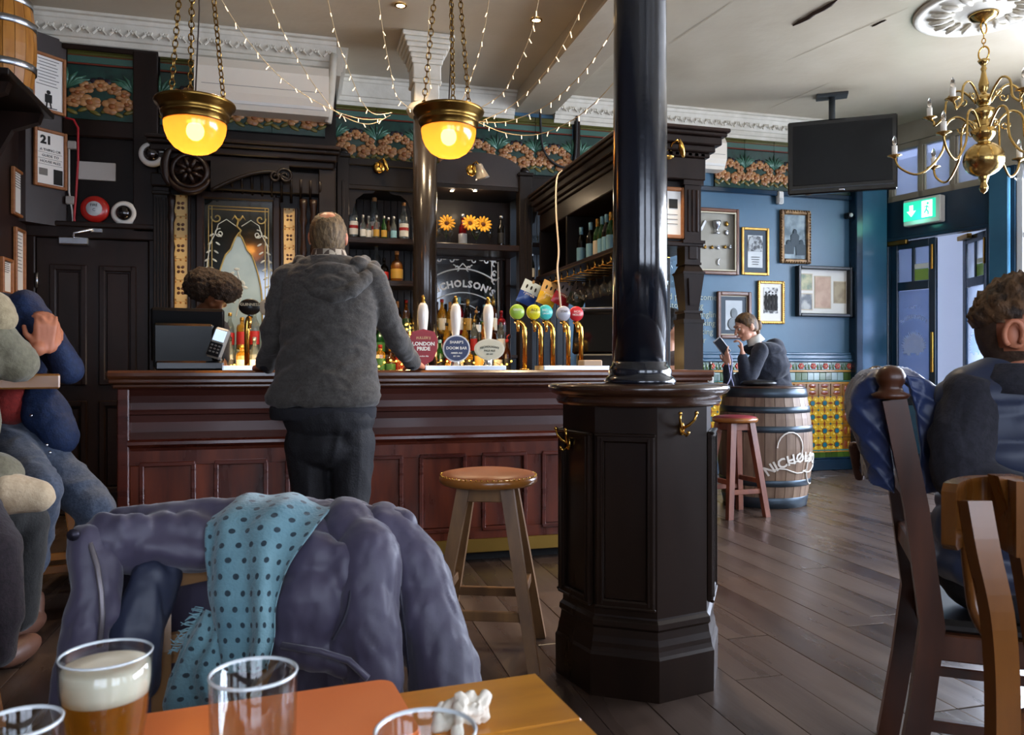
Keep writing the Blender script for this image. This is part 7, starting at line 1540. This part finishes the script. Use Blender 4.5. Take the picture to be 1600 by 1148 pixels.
for s in (-1, 1):
    ec = P(s*.088, .036, -.008)-o0; Re = RZ @ Euler(hr).to_matrix(); m = MB(); m.smooth = True
    m.tube([ec+Re @ Vector((s*(.010+.005*math.sin(a)), .019*math.cos(a)+.003, .031*math.sin(a)+.002)) for a in [i*.35-1.0 for i in range(15)]], [.006]*10+[.007]*5, 8); m.build('ear_rim', SKINR, rm)
HR = mat('short_brown_hair', '2b1d12', .65, col2='6a4a2c', scale=40, stretch=(1, 1, .6), bump=.6, bscale=90); HRS = mat('shaved_brown_hair', '3a281b', .8, col2='4a3424', scale=60, bump=.3, bscale=200)
hair_shell('shaved_sides', hc+Vector((0, 0, .010)), (.080, .105, .115), hr, lambda d: (min(.25, d.y*.9+d.z*.5+.32, Vector((0, d.y-.33, d.z+.1)).length-.36 if abs(d.x) > .55 and d.y < .6 else 1) if (d.y > -.35 and d.z > -.75) else -1), HRS, rm, .0035, .0008, 60, o0)
hair_shell('hair', hc+Vector((0, 0, .014)), (.080, .105, .116), hr, lambda d: min(.3, d.z*1.0-.18+.25*d.y), HR, rm, .020, .011, 95, o0, lump=.006)
FLE = cloth_mat('charcoal_navy_fleece', '1c1b22', '26252d', .95, 60, sheen=.05); PUF = mat('navy_puffer', '171e33', .45, col2='1f2840', scale=5, bump=.1, bscale=20, sheen=.2)
def puff(co, n): q = co+o0; return .011*abs(math.sin(q.z*34+1.5*noise.noise(q*5)))**.7+.006*noise.noise(q*14)
c = MB(); E(c, W(1590, 625, 1.95), (.20, .13, .08)); E(c, W(1595, 700, 1.96), (.215, .155, .2)); E(c, W(1595, 830, 1.98), (.21, .16, .20)); E(c, W(1590, 880, 1.98), (.205, .16, .08)); c.cap(W(1548, 590, 1.92), W(1600, 600, 1.90), .03, .045); c.cap(W(1520, 612, 1.94), W(1560, 590, 1.93), .06, .05)
obj('quilted_jacket', remesh(local(c, o0), 'quilted_jacket', PUF, .0075, 4, puff), rm)
c = MB(); c.cap(W(1518, 628, 1.915), W(1503, 690, 1.90), .068, .072); c.cap(W(1503, 690, 1.90), W(1505, 745, 1.88), .072, .066); c.cap(W(1505, 745, 1.88), W(1600, 775, 1.78), .062, .045); E(c, W(1512, 612, 1.925), (.06, .06, .045))
obj('fleece_sleeve', remesh(local(c, o0), 'fleece_sleeve', FLE, .0065, 4, folds(.009, 10, .3, (1, 1, .7), 4)), rm)
c = MB(); c.cap(W(1680, 622, 2.04), W(1722, 742, 2.1), .074, .064); c.cap(W(1722, 742, 2.1), W(1740, 752, 1.98), .062, .055); obj('fleece_sleeve', remesh(local(c, o0), 'fleece_sleeve', FLE, .008, 3, folds(.008, 10, .3, (1, 1, .7), 7)), rm)
c = MB(); c.smooth = True; c.lathe([(.125, -.05), (.114, -.01), (.092, .025), (.084, .028), (.084, -.03)], 32, Matrix.Translation(W(1590, 592, 1.93)-o0) @ RZ.to_4x4() @ Euler((-.1, .1, 0)).to_matrix().to_4x4()); c.build('collar', FLE, rm)
c = MB(); c.smooth = True; c.lathe([(.09, -.03), (.082, .0), (.07, .012)], 28, Matrix.Translation(W(1600, 592, 1.92)-o0)); c.build('jumper_neck', mat('navy_jumper', '16284a', .8), rm)
c = MB(); E(c, W(1592, 900, 1.99), (.20, .17, .10)); E(c, W(1600, 925, 1.99), (.19, .17, .07))
for s in (0, 1): c.cap(W(1580, 905, 1.95+.18*s), W(1860, 900, 2.0+.2*s), .10, .075); c.cap(W(1860, 900, 2.0+.2*s), W(1840, 1200, 2.0+.2*s), .07, .05)
obj('trousers', remesh(local(c, o0), 'trousers', TRS, .01, 3), rm)
# ---------------------------------------------------------------- man on the left in a blue shirt jacket
o0 = W(40, 574, 3.5); o0.z = 0; b = MB(); hc = W(-62, 395, 3.4); P = head(b, hc, rot=(0, 0, .6)); b.cap(hc, W(-45, 455, 3.42), .06, .065); E(b, W(0, 530, 3.45), (.17, .11, .2)); E(b, W(5, 650, 3.5), (.16, .12, .16))
b.cap(W(45, 480, 3.42), W(105, 580, 3.36), .05, .042); b.cap(W(105, 580, 3.36), W(86, 540, 3.27), .04, .032); b.cap(W(-60, 480, 3.4), W(-70, 590, 3.2), .05, .04); b.cap(W(-70, 590, 3.2), W(60, 545, 3.2), .04, .03)
hand(b, W(86, 542, 3.26), (-.12, -.1, 1), (.9, -.3, 0), .75, 1.12, 1); hand(b, W(68, 545, 3.22), (.1, -.05, 1), (.3, -.9, 0), .85, 1.12, -1)
b.cap(W(35, 692, 3.45), W(150, 796, 3.36), .06, .048); b.cap(W(150, 796, 3.36), W(142, 890, 3.5), .045, .04); b.cap(W(10, 697, 3.4), W(62, 764, 3.09), .06, .048); b.cap(W(62, 764, 3.09), W(46, 900, 3.24), .045, .04)
me = remesh(local(b, o0), 'person', SKINR, .0065, 2); la = obj('person', me, None, o0); tag(la, 'man in blue shirt jacket and jeans with clasped hands, perched at the left', 'person')
hair_shell('hair', hc+Vector((0, 0, .012)), (.078, .1, .112), (0, 0, .6), lambda d: min(.25, d.y*.8+d.z*.6+.15), HAIRB, la, .010, .004, 80, o0)
BSH = cloth_mat('blue_canvas', '0f1f3e', '15294d', .75, 60, sheen=0); JEAN = cloth_mat('grey_blue_denim', '343e50', '485264', .8, 80)
c = MB(); E(c, W(5, 500, 3.44), (.21, .14, .12)); E(c, W(5, 560, 3.46), (.19, .14, .18)); c.cap(W(40, 480, 3.42), W(105, 575, 3.36), .075, .062); c.cap(W(108, 578, 3.35), W(92, 548, 3.29), .062, .046); c.cap(W(-60, 480, 3.4), W(-70, 590, 3.2), .07, .055)
E(c, W(78, 650, 3.43), (.085, .09, .17), (0, -.42, 0)); E(c, W(90, 672, 3.42), (.08, .08, .11), (0, -.42, 0)); E(c, W(62, 640, 3.43), (.07, .09, .13), (0, -.2, 0)); E(c, W(-40, 640, 3.5), (.09, .1, .14)); obj('shirt_jacket', remesh(local(c, o0), 'shirt_jacket', BSH, .0085, 4, folds(.006, 11, .3, (1, 1, .8), 6)), la)
for q in ((49, 649), (73, 695), (78, 707)): MB().ball(W(*q, 3.33)-o0, .008, 8).build('button', CHROME, la)
c = MB(); E(c, W(15, 625, 3.40), (.10, .11, .12)); obj('red_jumper', remesh(local(c, o0), 'red_jumper', cloth_mat('red_wool', '7a1a14', '8a2018'), .009, 3), la)
c = MB(); E(c, W(15, 690, 3.45), (.15, .13, .09)); c.cap(W(40, 690, 3.44), W(150, 795, 3.36), .105, .082); c.cap(W(150, 795, 3.36), W(140, 880, 3.48), .08, .065); c.cap(W(10, 695, 3.38), W(62, 765, 3.08), .10, .08); c.cap(W(62, 765, 3.08), W(48, 880, 3.22), .078, .062)
obj('jeans', remesh(local(c, o0), 'jeans', JEAN, .009, 4, folds(.011, 8, .3, (1, 1, 1), 9)), la)
for q in (W(46, 930, 3.2), W(140, 905, 3.5)): c = MB(); c.ball((q.x+.0, q.y-.03, .055), (.045, .12, .05), 14, rot=RZ); c.cap((q.x, q.y+.03, .06), (q.x, q.y+.04, .14), .045, .045); obj('boot', remesh(local(c, o0), 'boot', mat('brown_boot', '5a3a2c', .5), .009, 2), la)
# ---------------------------------------------------------------- man in khaki at the left edge
o0 = W(-40, 574, 2.72); o0.z = 0; b = MB(); hc = W(-75, 340, 2.7); P = head(b, hc, rot=(0, 0, PI-.8)); b.cap(hc, W(-60, 430, 2.7), .06, .065); E(b, W(-85, 540, 2.72), (.12, .09, .22)); E(b, W(-85, 690, 2.75), (.12, .10, .16)); b.cap(W(-30, 500, 2.72), W(30, 568, 2.78), .04, .036); b.cap(W(30, 568, 2.78), W(-20, 560, 3.0), .036, .03); hand(b, W(-20, 560, 3.0), (-.8, .5, .1), (0, 0, 1), .5)
b.cap(W(-50, 740, 2.7), W(38, 812, 2.92), .06, .05); b.cap(W(38, 812, 2.92), W(30, 960, 2.95), .045, .04); b.cap(W(-90, 740, 2.8), W(-60, 820, 3.0), .085, .06); b.cap(W(-60, 820, 3.0), W(-60, 990, 3.0), .055, .045)
me = remesh(local(b, o0), 'person', SKIN, .009, 2); lb_ = obj('person', me, None, o0); tag(lb_, 'man in khaki jacket leaning on the high table, cut by the left edge', 'person')
hair_shell('hair', hc+Vector((0, 0, .012)), (.078, .1, .112), (0, 0, PI-.8), lambda d: min(.25, d.y*.8+d.z*.6+.2), HAIRB, lb_, .010, .004, 80, o0)
KH = cloth_mat('khaki_canvas', '8a7a5c', '9a8a6a', .85, 50); KH2 = cloth_mat('olive_canvas', '5f5947', '6d6752', .85, 50); CRM = cloth_mat('cream_lining', 'b09a7c', 'bda88a', .85, 50)
c = MB(); E(c, W(-80, 500, 2.72), (.17, .12, .10)); E(c, W(-85, 550, 2.72), (.17, .12, .2)); E(c, W(-14, 490, 2.70), (.075, .08, .085)); E(c, W(0, 497, 2.69), (.05, .06, .055)); obj('jacket_yoke', remesh(local(c, o0), 'jacket_yoke', KH, .008, 4, folds(.004, 12, .3, (1, 1, 1), 2)), lb_)
c = MB(); c.cap(W(-8, 530, 2.70), W(26, 566, 2.74), .07, .07); c.cap(W(26, 566, 2.74), W(-25, 574, 2.9), .066, .05); E(c, W(-20, 560, 2.70), (.10, .07, .07)); obj('sleeve', remesh(local(c, o0), 'sleeve', KH2, .0075, 4, folds(.006, 12, .3, (1, 1, 1), 5)), lb_)
c = MB(); E(c, W(-80, 660, 2.72), (.16, .13, .22)); E(c, W(-15, 745, 2.68), (.10, .10, .085), (0, .3, 0)); obj('jacket_skirt', remesh(local(c, o0), 'jacket_skirt', KH2, .009, 4, folds(.009, 8)), lb_)
c = MB(); c.cap(W(5, 770, 2.66), W(58, 775, 2.70), .075, .055); c.cap(W(58, 775, 2.70), W(72, 778, 2.71), .05, .03); obj('turned_lining', remesh(local(c, o0), 'turned_lining', CRM, .007, 5, folds(.005, 9)), lb_)
c = MB(); c.cap(W(-50, 750, 2.72), W(40, 815, 2.92), .10, .08); c.cap(W(40, 815, 2.92), W(30, 960, 2.95), .075, .06); c.cap(W(-90, 745, 2.8), W(-60, 830, 3.0), .1, .08); c.cap(W(-60, 830, 3.0), W(-60, 990, 3.0), .075, .06); obj('trousers', remesh(local(c, o0), 'trousers', cloth_mat('charcoal_cloth', '1a1a1a', '242424'), .01, 3, folds(.008, 8)), lb_)
for q in (W(28, 1010, 2.9), W(-60, 1020, 2.9)): c = MB(); c.ball((q.x, q.y, .05), (.05, .13, .05), 14, rot=RZ); obj('shoe', remesh(local(c, o0), 'shoe', mat('brown_boot', '5a3a2c', .5), .01, 2), lb_)
# ================================================================ COATS AND SCARF
def grid_cloth(name, rows, nu, nv, mt, parent=None, thick=.003, ripple=None, uvs=(1, 1), org=None):
    """rows: lists of 3-D control points; a smooth sheet with real thickness and a UV layer"""
    R = [crom([Vector(p) for p in row], max(2, nu//(len(row)-1))) for row in rows]; w = len(R[0])
    cols = [crom([R[j][i] for j in range(len(R))], max(2, nv//(len(R)-1))) for i in range(w)]; hgt = len(cols[0])
    P = [[cols[i][j].copy() for i in range(w)] for j in range(hgt)]
    Nn = [[None]*w for _ in range(hgt)]
    for j in range(hgt):
        for i in range(w):
            a = P[j][min(w-1, i+1)]-P[j][max(0, i-1)]; b = P[min(hgt-1, j+1)][i]-P[max(0, j-1)][i]; n = a.cross(b); Nn[j][i] = n.normalized() if n.length > 1e-9 else Vector((0, -1, 0))
    if ripple:
        for j in range(hgt):
            for i in range(w): P[j][i] = P[j][i]+Nn[j][i]*ripple(i/(w-1), j/(hgt-1), P[j][i])
    o_ = org or Vector((0, 0, 0)); vs = [P[j][i]-o_ for j in range(hgt) for i in range(w)]+[P[j][i]-Nn[j][i]*thick-o_ for j in range(hgt) for i in range(w)]; n = w*hgt; fs = []
    for j in range(hgt-1):
        for i in range(w-1): a = j*w+i; fs.append((a, a+1, a+w+1, a+w)); fs.append((n+a, n+a+w, n+a+w+1, n+a+1))
    ed = [j*w for j in range(hgt)]+[(hgt-1)*w+i for i in range(1, w)]+[j*w+w-1 for j in range(hgt-2, -1, -1)]+[i for i in range(w-2, 0, -1)]
    for k in range(len(ed)): a, b = ed[k], ed[(k+1) % len(ed)]; fs.append((a, b, n+b, n+a))
    m = MB(); m.smooth = True; m.add(vs, fs); me = m.mesh(name, mt); uv = me.uv_layers.new(name='UVMap')
    for l in me.loops: v = l.vertex_index % n; uv.data[l.index].uv = ((v % w)/(w-1)*uvs[0], (v//w)/(hgt-1)*uvs[1])
    return obj(name, me, parent)
def dot_mat(name, c1, c2, dot):
    m = mat(name, c1, .9, col2=c2, scale=5, bump=.3, bscale=160, sheen=.3); nt = m.node_tree; N = nt.nodes; L = nt.links; b = N['Principled BSDF']
    src = b.inputs['Base Color'].links[0].from_socket; uv = N.new('ShaderNodeUVMap'); sp = N.new('ShaderNodeSeparateXYZ'); L.new(uv.outputs[0], sp.inputs[0])
    def mth(op, a, bb=None):
        n = N.new('ShaderNodeMath'); n.operation = op
        for k, v in enumerate((a, bb)):
            if v is None: continue
            if isinstance(v, (int, float)): n.inputs[k].default_value = v
            else: L.new(v, n.inputs[k])
        return n.outputs[0]
    row = mth('FLOOR', sp.outputs[1]); off = mth('MULTIPLY', mth('MODULO', row, 2.0), .5); u_ = mth('SUBTRACT', mth('FRACT', mth('ADD', sp.outputs[0], off)), .5); v_ = mth('SUBTRACT', mth('FRACT', sp.outputs[1]), .5)
    d = mth('SQRT', mth('ADD', mth('POWER', mth('ABSOLUTE', u_), 2.0), mth('POWER', mth('ABSOLUTE', v_), 2.0))); isd = mth('LESS_THAN', d, .19)
    mx = N.new('ShaderNodeMix'); mx.data_type = 'RGBA'; L.new(isd, mx.inputs[0]); L.new(src, mx.inputs[6]); mx.inputs[7].default_value = lin(dot); L.new(mx.outputs[2], b.inputs['Base Color']); return m
# purple padded jacket over the chair back
PUR = mat('purple_grey_nylon', '332e40', .5, col2='3f394d', scale=3, bump=.12, bscale=25, sheen=.25); PURD = mat('dark_navy_lining', '1d2233', .5, col2='262c40', scale=4, bump=.1, bscale=20)
jo = W(430, 800, 1.42); jo.z = 0
jk = thing('purple_jacket', 'purple padded jacket draped over the chair across the table', 'jacket', jo)
def jd(seed, a=.012, s=11, st=(1, 1, .6)):
    a *= .55; s *= .9
    f = folds(a, s, .28, st, seed); f3 = folds(.0035, 24, .4, (1, 1, .5), seed+3)
    def g(co, n):
        q = co+jo; lon = math.sin((q.x*1.0+q.y*.3)*60+q.z*16+3*noise.noise(q*6)); return -1.15*f(co, n)-f3(co, n)+a*.3
    return g
c = MB()       # ridge across the chair back
for p, q, r0, r1 in (((190, 815, 1.42), (300, 806, 1.46), .030, .035), ((300, 806, 1.46), (470, 808, 1.50), .035, .040), ((470, 808, 1.50), (560, 818, 1.50), .042, .040), ((560, 815, 1.50), (625, 822, 1.50), .040, .038)): c.cap(W(*p), W(*q), r0, r1)
for p in ((250, 850, 1.40), (300, 850, 1.42), (210, 850, 1.38), (345, 850, 1.44), (170, 850, 1.36)): E(c, W(*p), (.055, .03, .060))
c.cap(W(160, 835, 1.36), W(300, 868, 1.40), .035, .03); c.cap(W(300, 868, 1.40), W(400, 860, 1.44), .03, .03)
E(c, W(470, 850, 1.44), (.07, .035, .06)); E(c, W(490, 900, 1.40), (.075, .045, .085)); E(c, W(485, 955, 1.37), (.07, .045, .08)); E(c, W(470, 1000, 1.36), (.06, .035, .05)); E(c, W(530, 930, 1.39), (.05, .04, .1)); c.cap(W(440, 1010, 1.35), W(560, 1040, 1.36), .028, .03)
obj('shoulder_panel', remesh(local(c, jo), 'shoulder_panel', PUR, .0062, 4, jd(3)), jk)
c = MB()        # left front hanging with zip
for p, q, r0, r1 in (((135, 850, 1.34), (150, 920, 1.32), .035, .038), ((150, 920, 1.32), (135, 985, 1.30), .038, .040), ((135, 985, 1.30), (130, 1040, 1.30), .040, .045), ((165, 870, 1.34), (175, 960, 1.32), .022, .022)): c.cap(W(*p), W(*q), r0, r1)
E(c, W(125, 845, 1.34), (.025, .022, .03)); E(c, W(128, 1090, 1.30), (.05, .04, .10)); obj('left_front', remesh(local(c, jo), 'left_front', PUR, .006, 4, jd(6, .010, 14)), jk)
c = MB()
for p, q, r0, r1 in (((235, 900, 1.37), (215, 985, 1.34), .034, .045), ((215, 985, 1.34), (205, 1060, 1.34), .045, .05), ((260, 900, 1.39), (240, 960, 1.37), .03, .03)): c.cap(W(*p), W(*q), r0, r1)
obj('inner_lining', remesh(local(c, jo), 'inner_lining', PURD, .006, 4, jd(8, .010, 14, (1.6, 1.6, .4))), jk)
MB().tube([W(*q)-jo for q in ((136, 832, 1.325), (143, 855, 1.31), (152, 885, 1.295), (158, 925, 1.285), (160, 960, 1.28), (156, 1010, 1.275))], .0035, 6, flat=1.4).build('zip', mat('zip_metal', '6a6468', .4, .5), jk)
MB().mi(0, True).lathe([(.010, 0), (.010, .004), (0, .006)], 12, Matrix.Translation(W(115, 835, 1.31)-jo) @ RX).build('press_stud', mat('stud_dark', '2b2833', .4, .6), jk)
c = MB()        # sleeve hanging in the middle
for p, q, r0, r1 in (((540, 822, 1.48), (580, 870, 1.42), .055, .058), ((580, 870, 1.42), (575, 940, 1.39), .060, .058), ((575, 940, 1.39), (580, 1010, 1.37), .058, .056), ((580, 1010, 1.37), (588, 1085, 1.36), .056, .052), ((545, 960, 1.39), (540, 1020, 1.37), .04, .04)): c.cap(W(*p), W(*q), r0, r1)
obj('front_sleeve', remesh(local(c, jo), 'front_sleeve', PUR, .0062, 4, jd(11, .011, 12)), jk)
c = MB()        # right sleeve hanging further out
for p, q, r0, r1 in (((600, 828, 1.50), (650, 880, 1.48), .055, .058), ((650, 880, 1.48), (672, 960, 1.45), .058, .062), ((672, 960, 1.45), (690, 1030, 1.43), .062, .066), ((690, 1030, 1.43), (700, 1110, 1.42), .068, .075), ((620, 850, 1.50), (640, 1000, 1.46), .05, .05)): c.cap(W(*p), W(*q), r0, r1)
obj('outer_sleeve', remesh(local(c, jo), 'outer_sleeve', PUR, .0062, 4, jd(14, .011, 12)), jk)
c = MB()        # back of the jacket, hanging behind the chair
for a in range(16): c.cap(CJ(-.25+a*.09, -.125, .80), CJ(-.25+a*.09, -.155, .45), .030, .05)
obj('back_panel', remesh(local(c, jo), 'back_panel', PUR, .009, 4, jd(17, .012, 10)), jk)
MB().tube([W(*q)-jo for q in ((440, 1008, 1.305), (500, 1018, 1.305), (545, 1032, 1.31), (575, 1060, 1.30))], .006, 6).build('hem_cord', PUR, jk)
SEAM2 = mat('jacket_seam', '24222e', .7)
for q in (((545, 822, 1.435), (552, 870, 1.40), (548, 920, 1.35), (540, 960, 1.335), (520, 1000, 1.325)), ((258, 808, 1.415), (262, 835, 1.385), (256, 865, 1.365)), ((612, 835, 1.445), (622, 900, 1.405), (632, 980, 1.40), (640, 1060, 1.40))): MB().tube(crom([W(*k)-jo for k in q], 5), .0028, 5).build('seam', SEAM2, jk)
# spotted scarf
SCF = dot_mat('spotted_scarf', '4f7480', '769aa2', '1a2c36'); 
def rip(k, a): return lambda u_, v_, p: a*math.sin(u_*k+2.2*noise.noise(Vector((u_*2, v_*3, 1)))+v_*1.5)*(.35+.65*v_)+.004*noise.noise(p*25)
sc_ = thing('spotted_scarf', 'pale teal scarf with dark spots hanging over the purple jacket', 'scarf', (0, 0, 0))
rows = [[W(372, 930, 1.62), W(420, 925, 1.63), W(470, 925, 1.63)], [W(352, 850, 1.60), W(420, 840, 1.61), W(490, 850, 1.61)], [W(340, 793, 1.55), W(420, 778, 1.56), W(508, 790, 1.56)],
        [W(330, 800, 1.45), W(420, 782, 1.44), W(515, 797, 1.455)], [W(322, 830, 1.395), W(400, 818, 1.375), W(492, 828, 1.385)], [W(320, 880, 1.365), W(390, 875, 1.34), W(455, 880, 1.345)], [W(325, 940, 1.335), W(385, 940, 1.315), W(432, 940, 1.315)], [W(335, 1000, 1.31), W(385, 1000, 1.295), W(427, 1000, 1.29)], [W(340, 1050, 1.30), W(385, 1050, 1.285), W(420, 1045, 1.285)]]
grid_cloth('front_fall', rows, 28, 80, SCF, sc_, .004, rip(15, .009), (8, 20))
rows = [[W(318, 955, 1.36), W(330, 955, 1.34), W(345, 960, 1.33)], [W(295, 985, 1.34), W(318, 990, 1.31), W(345, 995, 1.31)], [W(280, 1020, 1.33), W(310, 1025, 1.29), W(345, 1030, 1.29)], [W(262, 1065, 1.32), W(300, 1065, 1.28), W(345, 1065, 1.28)], [W(252, 1100, 1.31), W(295, 1100, 1.275), W(340, 1095, 1.275)], [W(275, 1135, 1.31), W(300, 1138, 1.29), W(335, 1120, 1.29)]]
grid_cloth('side_tail', rows, 20, 40, SCF, sc_, .004, rip(13, .010), (5, 10))
fr_ = MB(); r = random.Random(6)
for k in range(26):
    t = k/25; q = W(318-t*40, 950+t*68, 1.35-.02*t); fr_.tube([q, q+Vector((-.008-r.random()*.006, -.002, r.uniform(-.004, .006))), q+Vector((-.014-r.random()*.008, 0, r.uniform(-.01, .008)))], [.0012, .001, .0006], 4)
f = fr_.build('fringe', SCF, sc_); f['kind'] = 'stuff'
# blue quilted jacket over the tall chair
QB = mat('blue_quilted_nylon', '1c2c55', .42, col2='243764', scale=4, bump=.05, bscale=30, sheen=.3)
qj = thing('quilted_jacket', 'blue diamond quilted jacket hung over the tall chair back', 'jacket', (0, 0, 0))
def quilt(u_, v_, p, k=6.0):
    a, b = (u_*1.0+v_*1.9)*k*.8, (u_*1.0-v_*1.9)*k*.8; d = min(abs(a-round(a)), abs(b-round(b))); return .010*min(1, d*4.5)**.6+.006*noise.noise(p*9)
TM = Matrix.Translation(tc.location) @ Matrix.Rotation(TCR, 4, 'Z')
def QP(x, y, z): return TM @ Vector((x, y, z))
prof = [(.05, .80, .80), (.05, .90, .90), (.02, 1.0, 1.0), (-.03, 1.065, 1.06), (-.10, 1.095, 1.09), (-.165, 1.07, 1.075), (-.195, 1.0, 1.01), (-.18, .92, .93), (-.155, .85, .85), (-.15, .80, .775)][::-1]
rows = [[QP(-.08+(x+.08)*.3, .028, z0-.02), QP(x, .05, z0), QP(x, .16, z0), QP(x, .28, (z0+z1)/2), QP(x, .40, z1)] for x, z0, z1 in prof]
grid_cloth('quilted_shell', rows, 45, 96, QB, qj, .012, quilt)
c = MB()
for p, q, r0, r1 in (((-.175, .40, .86), (-.16, .41, .77), .018, .016),): c.cap(QP(*p), QP(*q), r0, r1)
obj('brown_lining', remesh(c, 'brown_lining', cloth_mat('brown_lining', '5a4038', '6a4a3e'), .008, 3), qj)
# dark coat on the stool at the left edge
c = MB(); dc0 = W(0, 574, 2.4); dc0.z = 0
for p, q, r0, r1 in (((-60, 790, 2.4), (-12, 860, 2.3), .09, .075), ((-12, 860, 2.3), (0, 960, 2.28), .07, .065), ((0, 960, 2.28), (-2, 1015, 2.27), .06, .045), ((-60, 850, 2.4), (-50, 1010, 2.3), .09, .08)): c.cap(W(*p), W(*q), r0, r1)
o = obj('dark_coat', remesh(local(c, dc0), 'dark_coat', cloth_mat('plum_wool', '1e171c', '2a2026', .95, 60), .008, 4, folds(.010, 9)), None, dc0); tag(o, 'dark wool coat hanging over the stool at the left edge', 'coat')
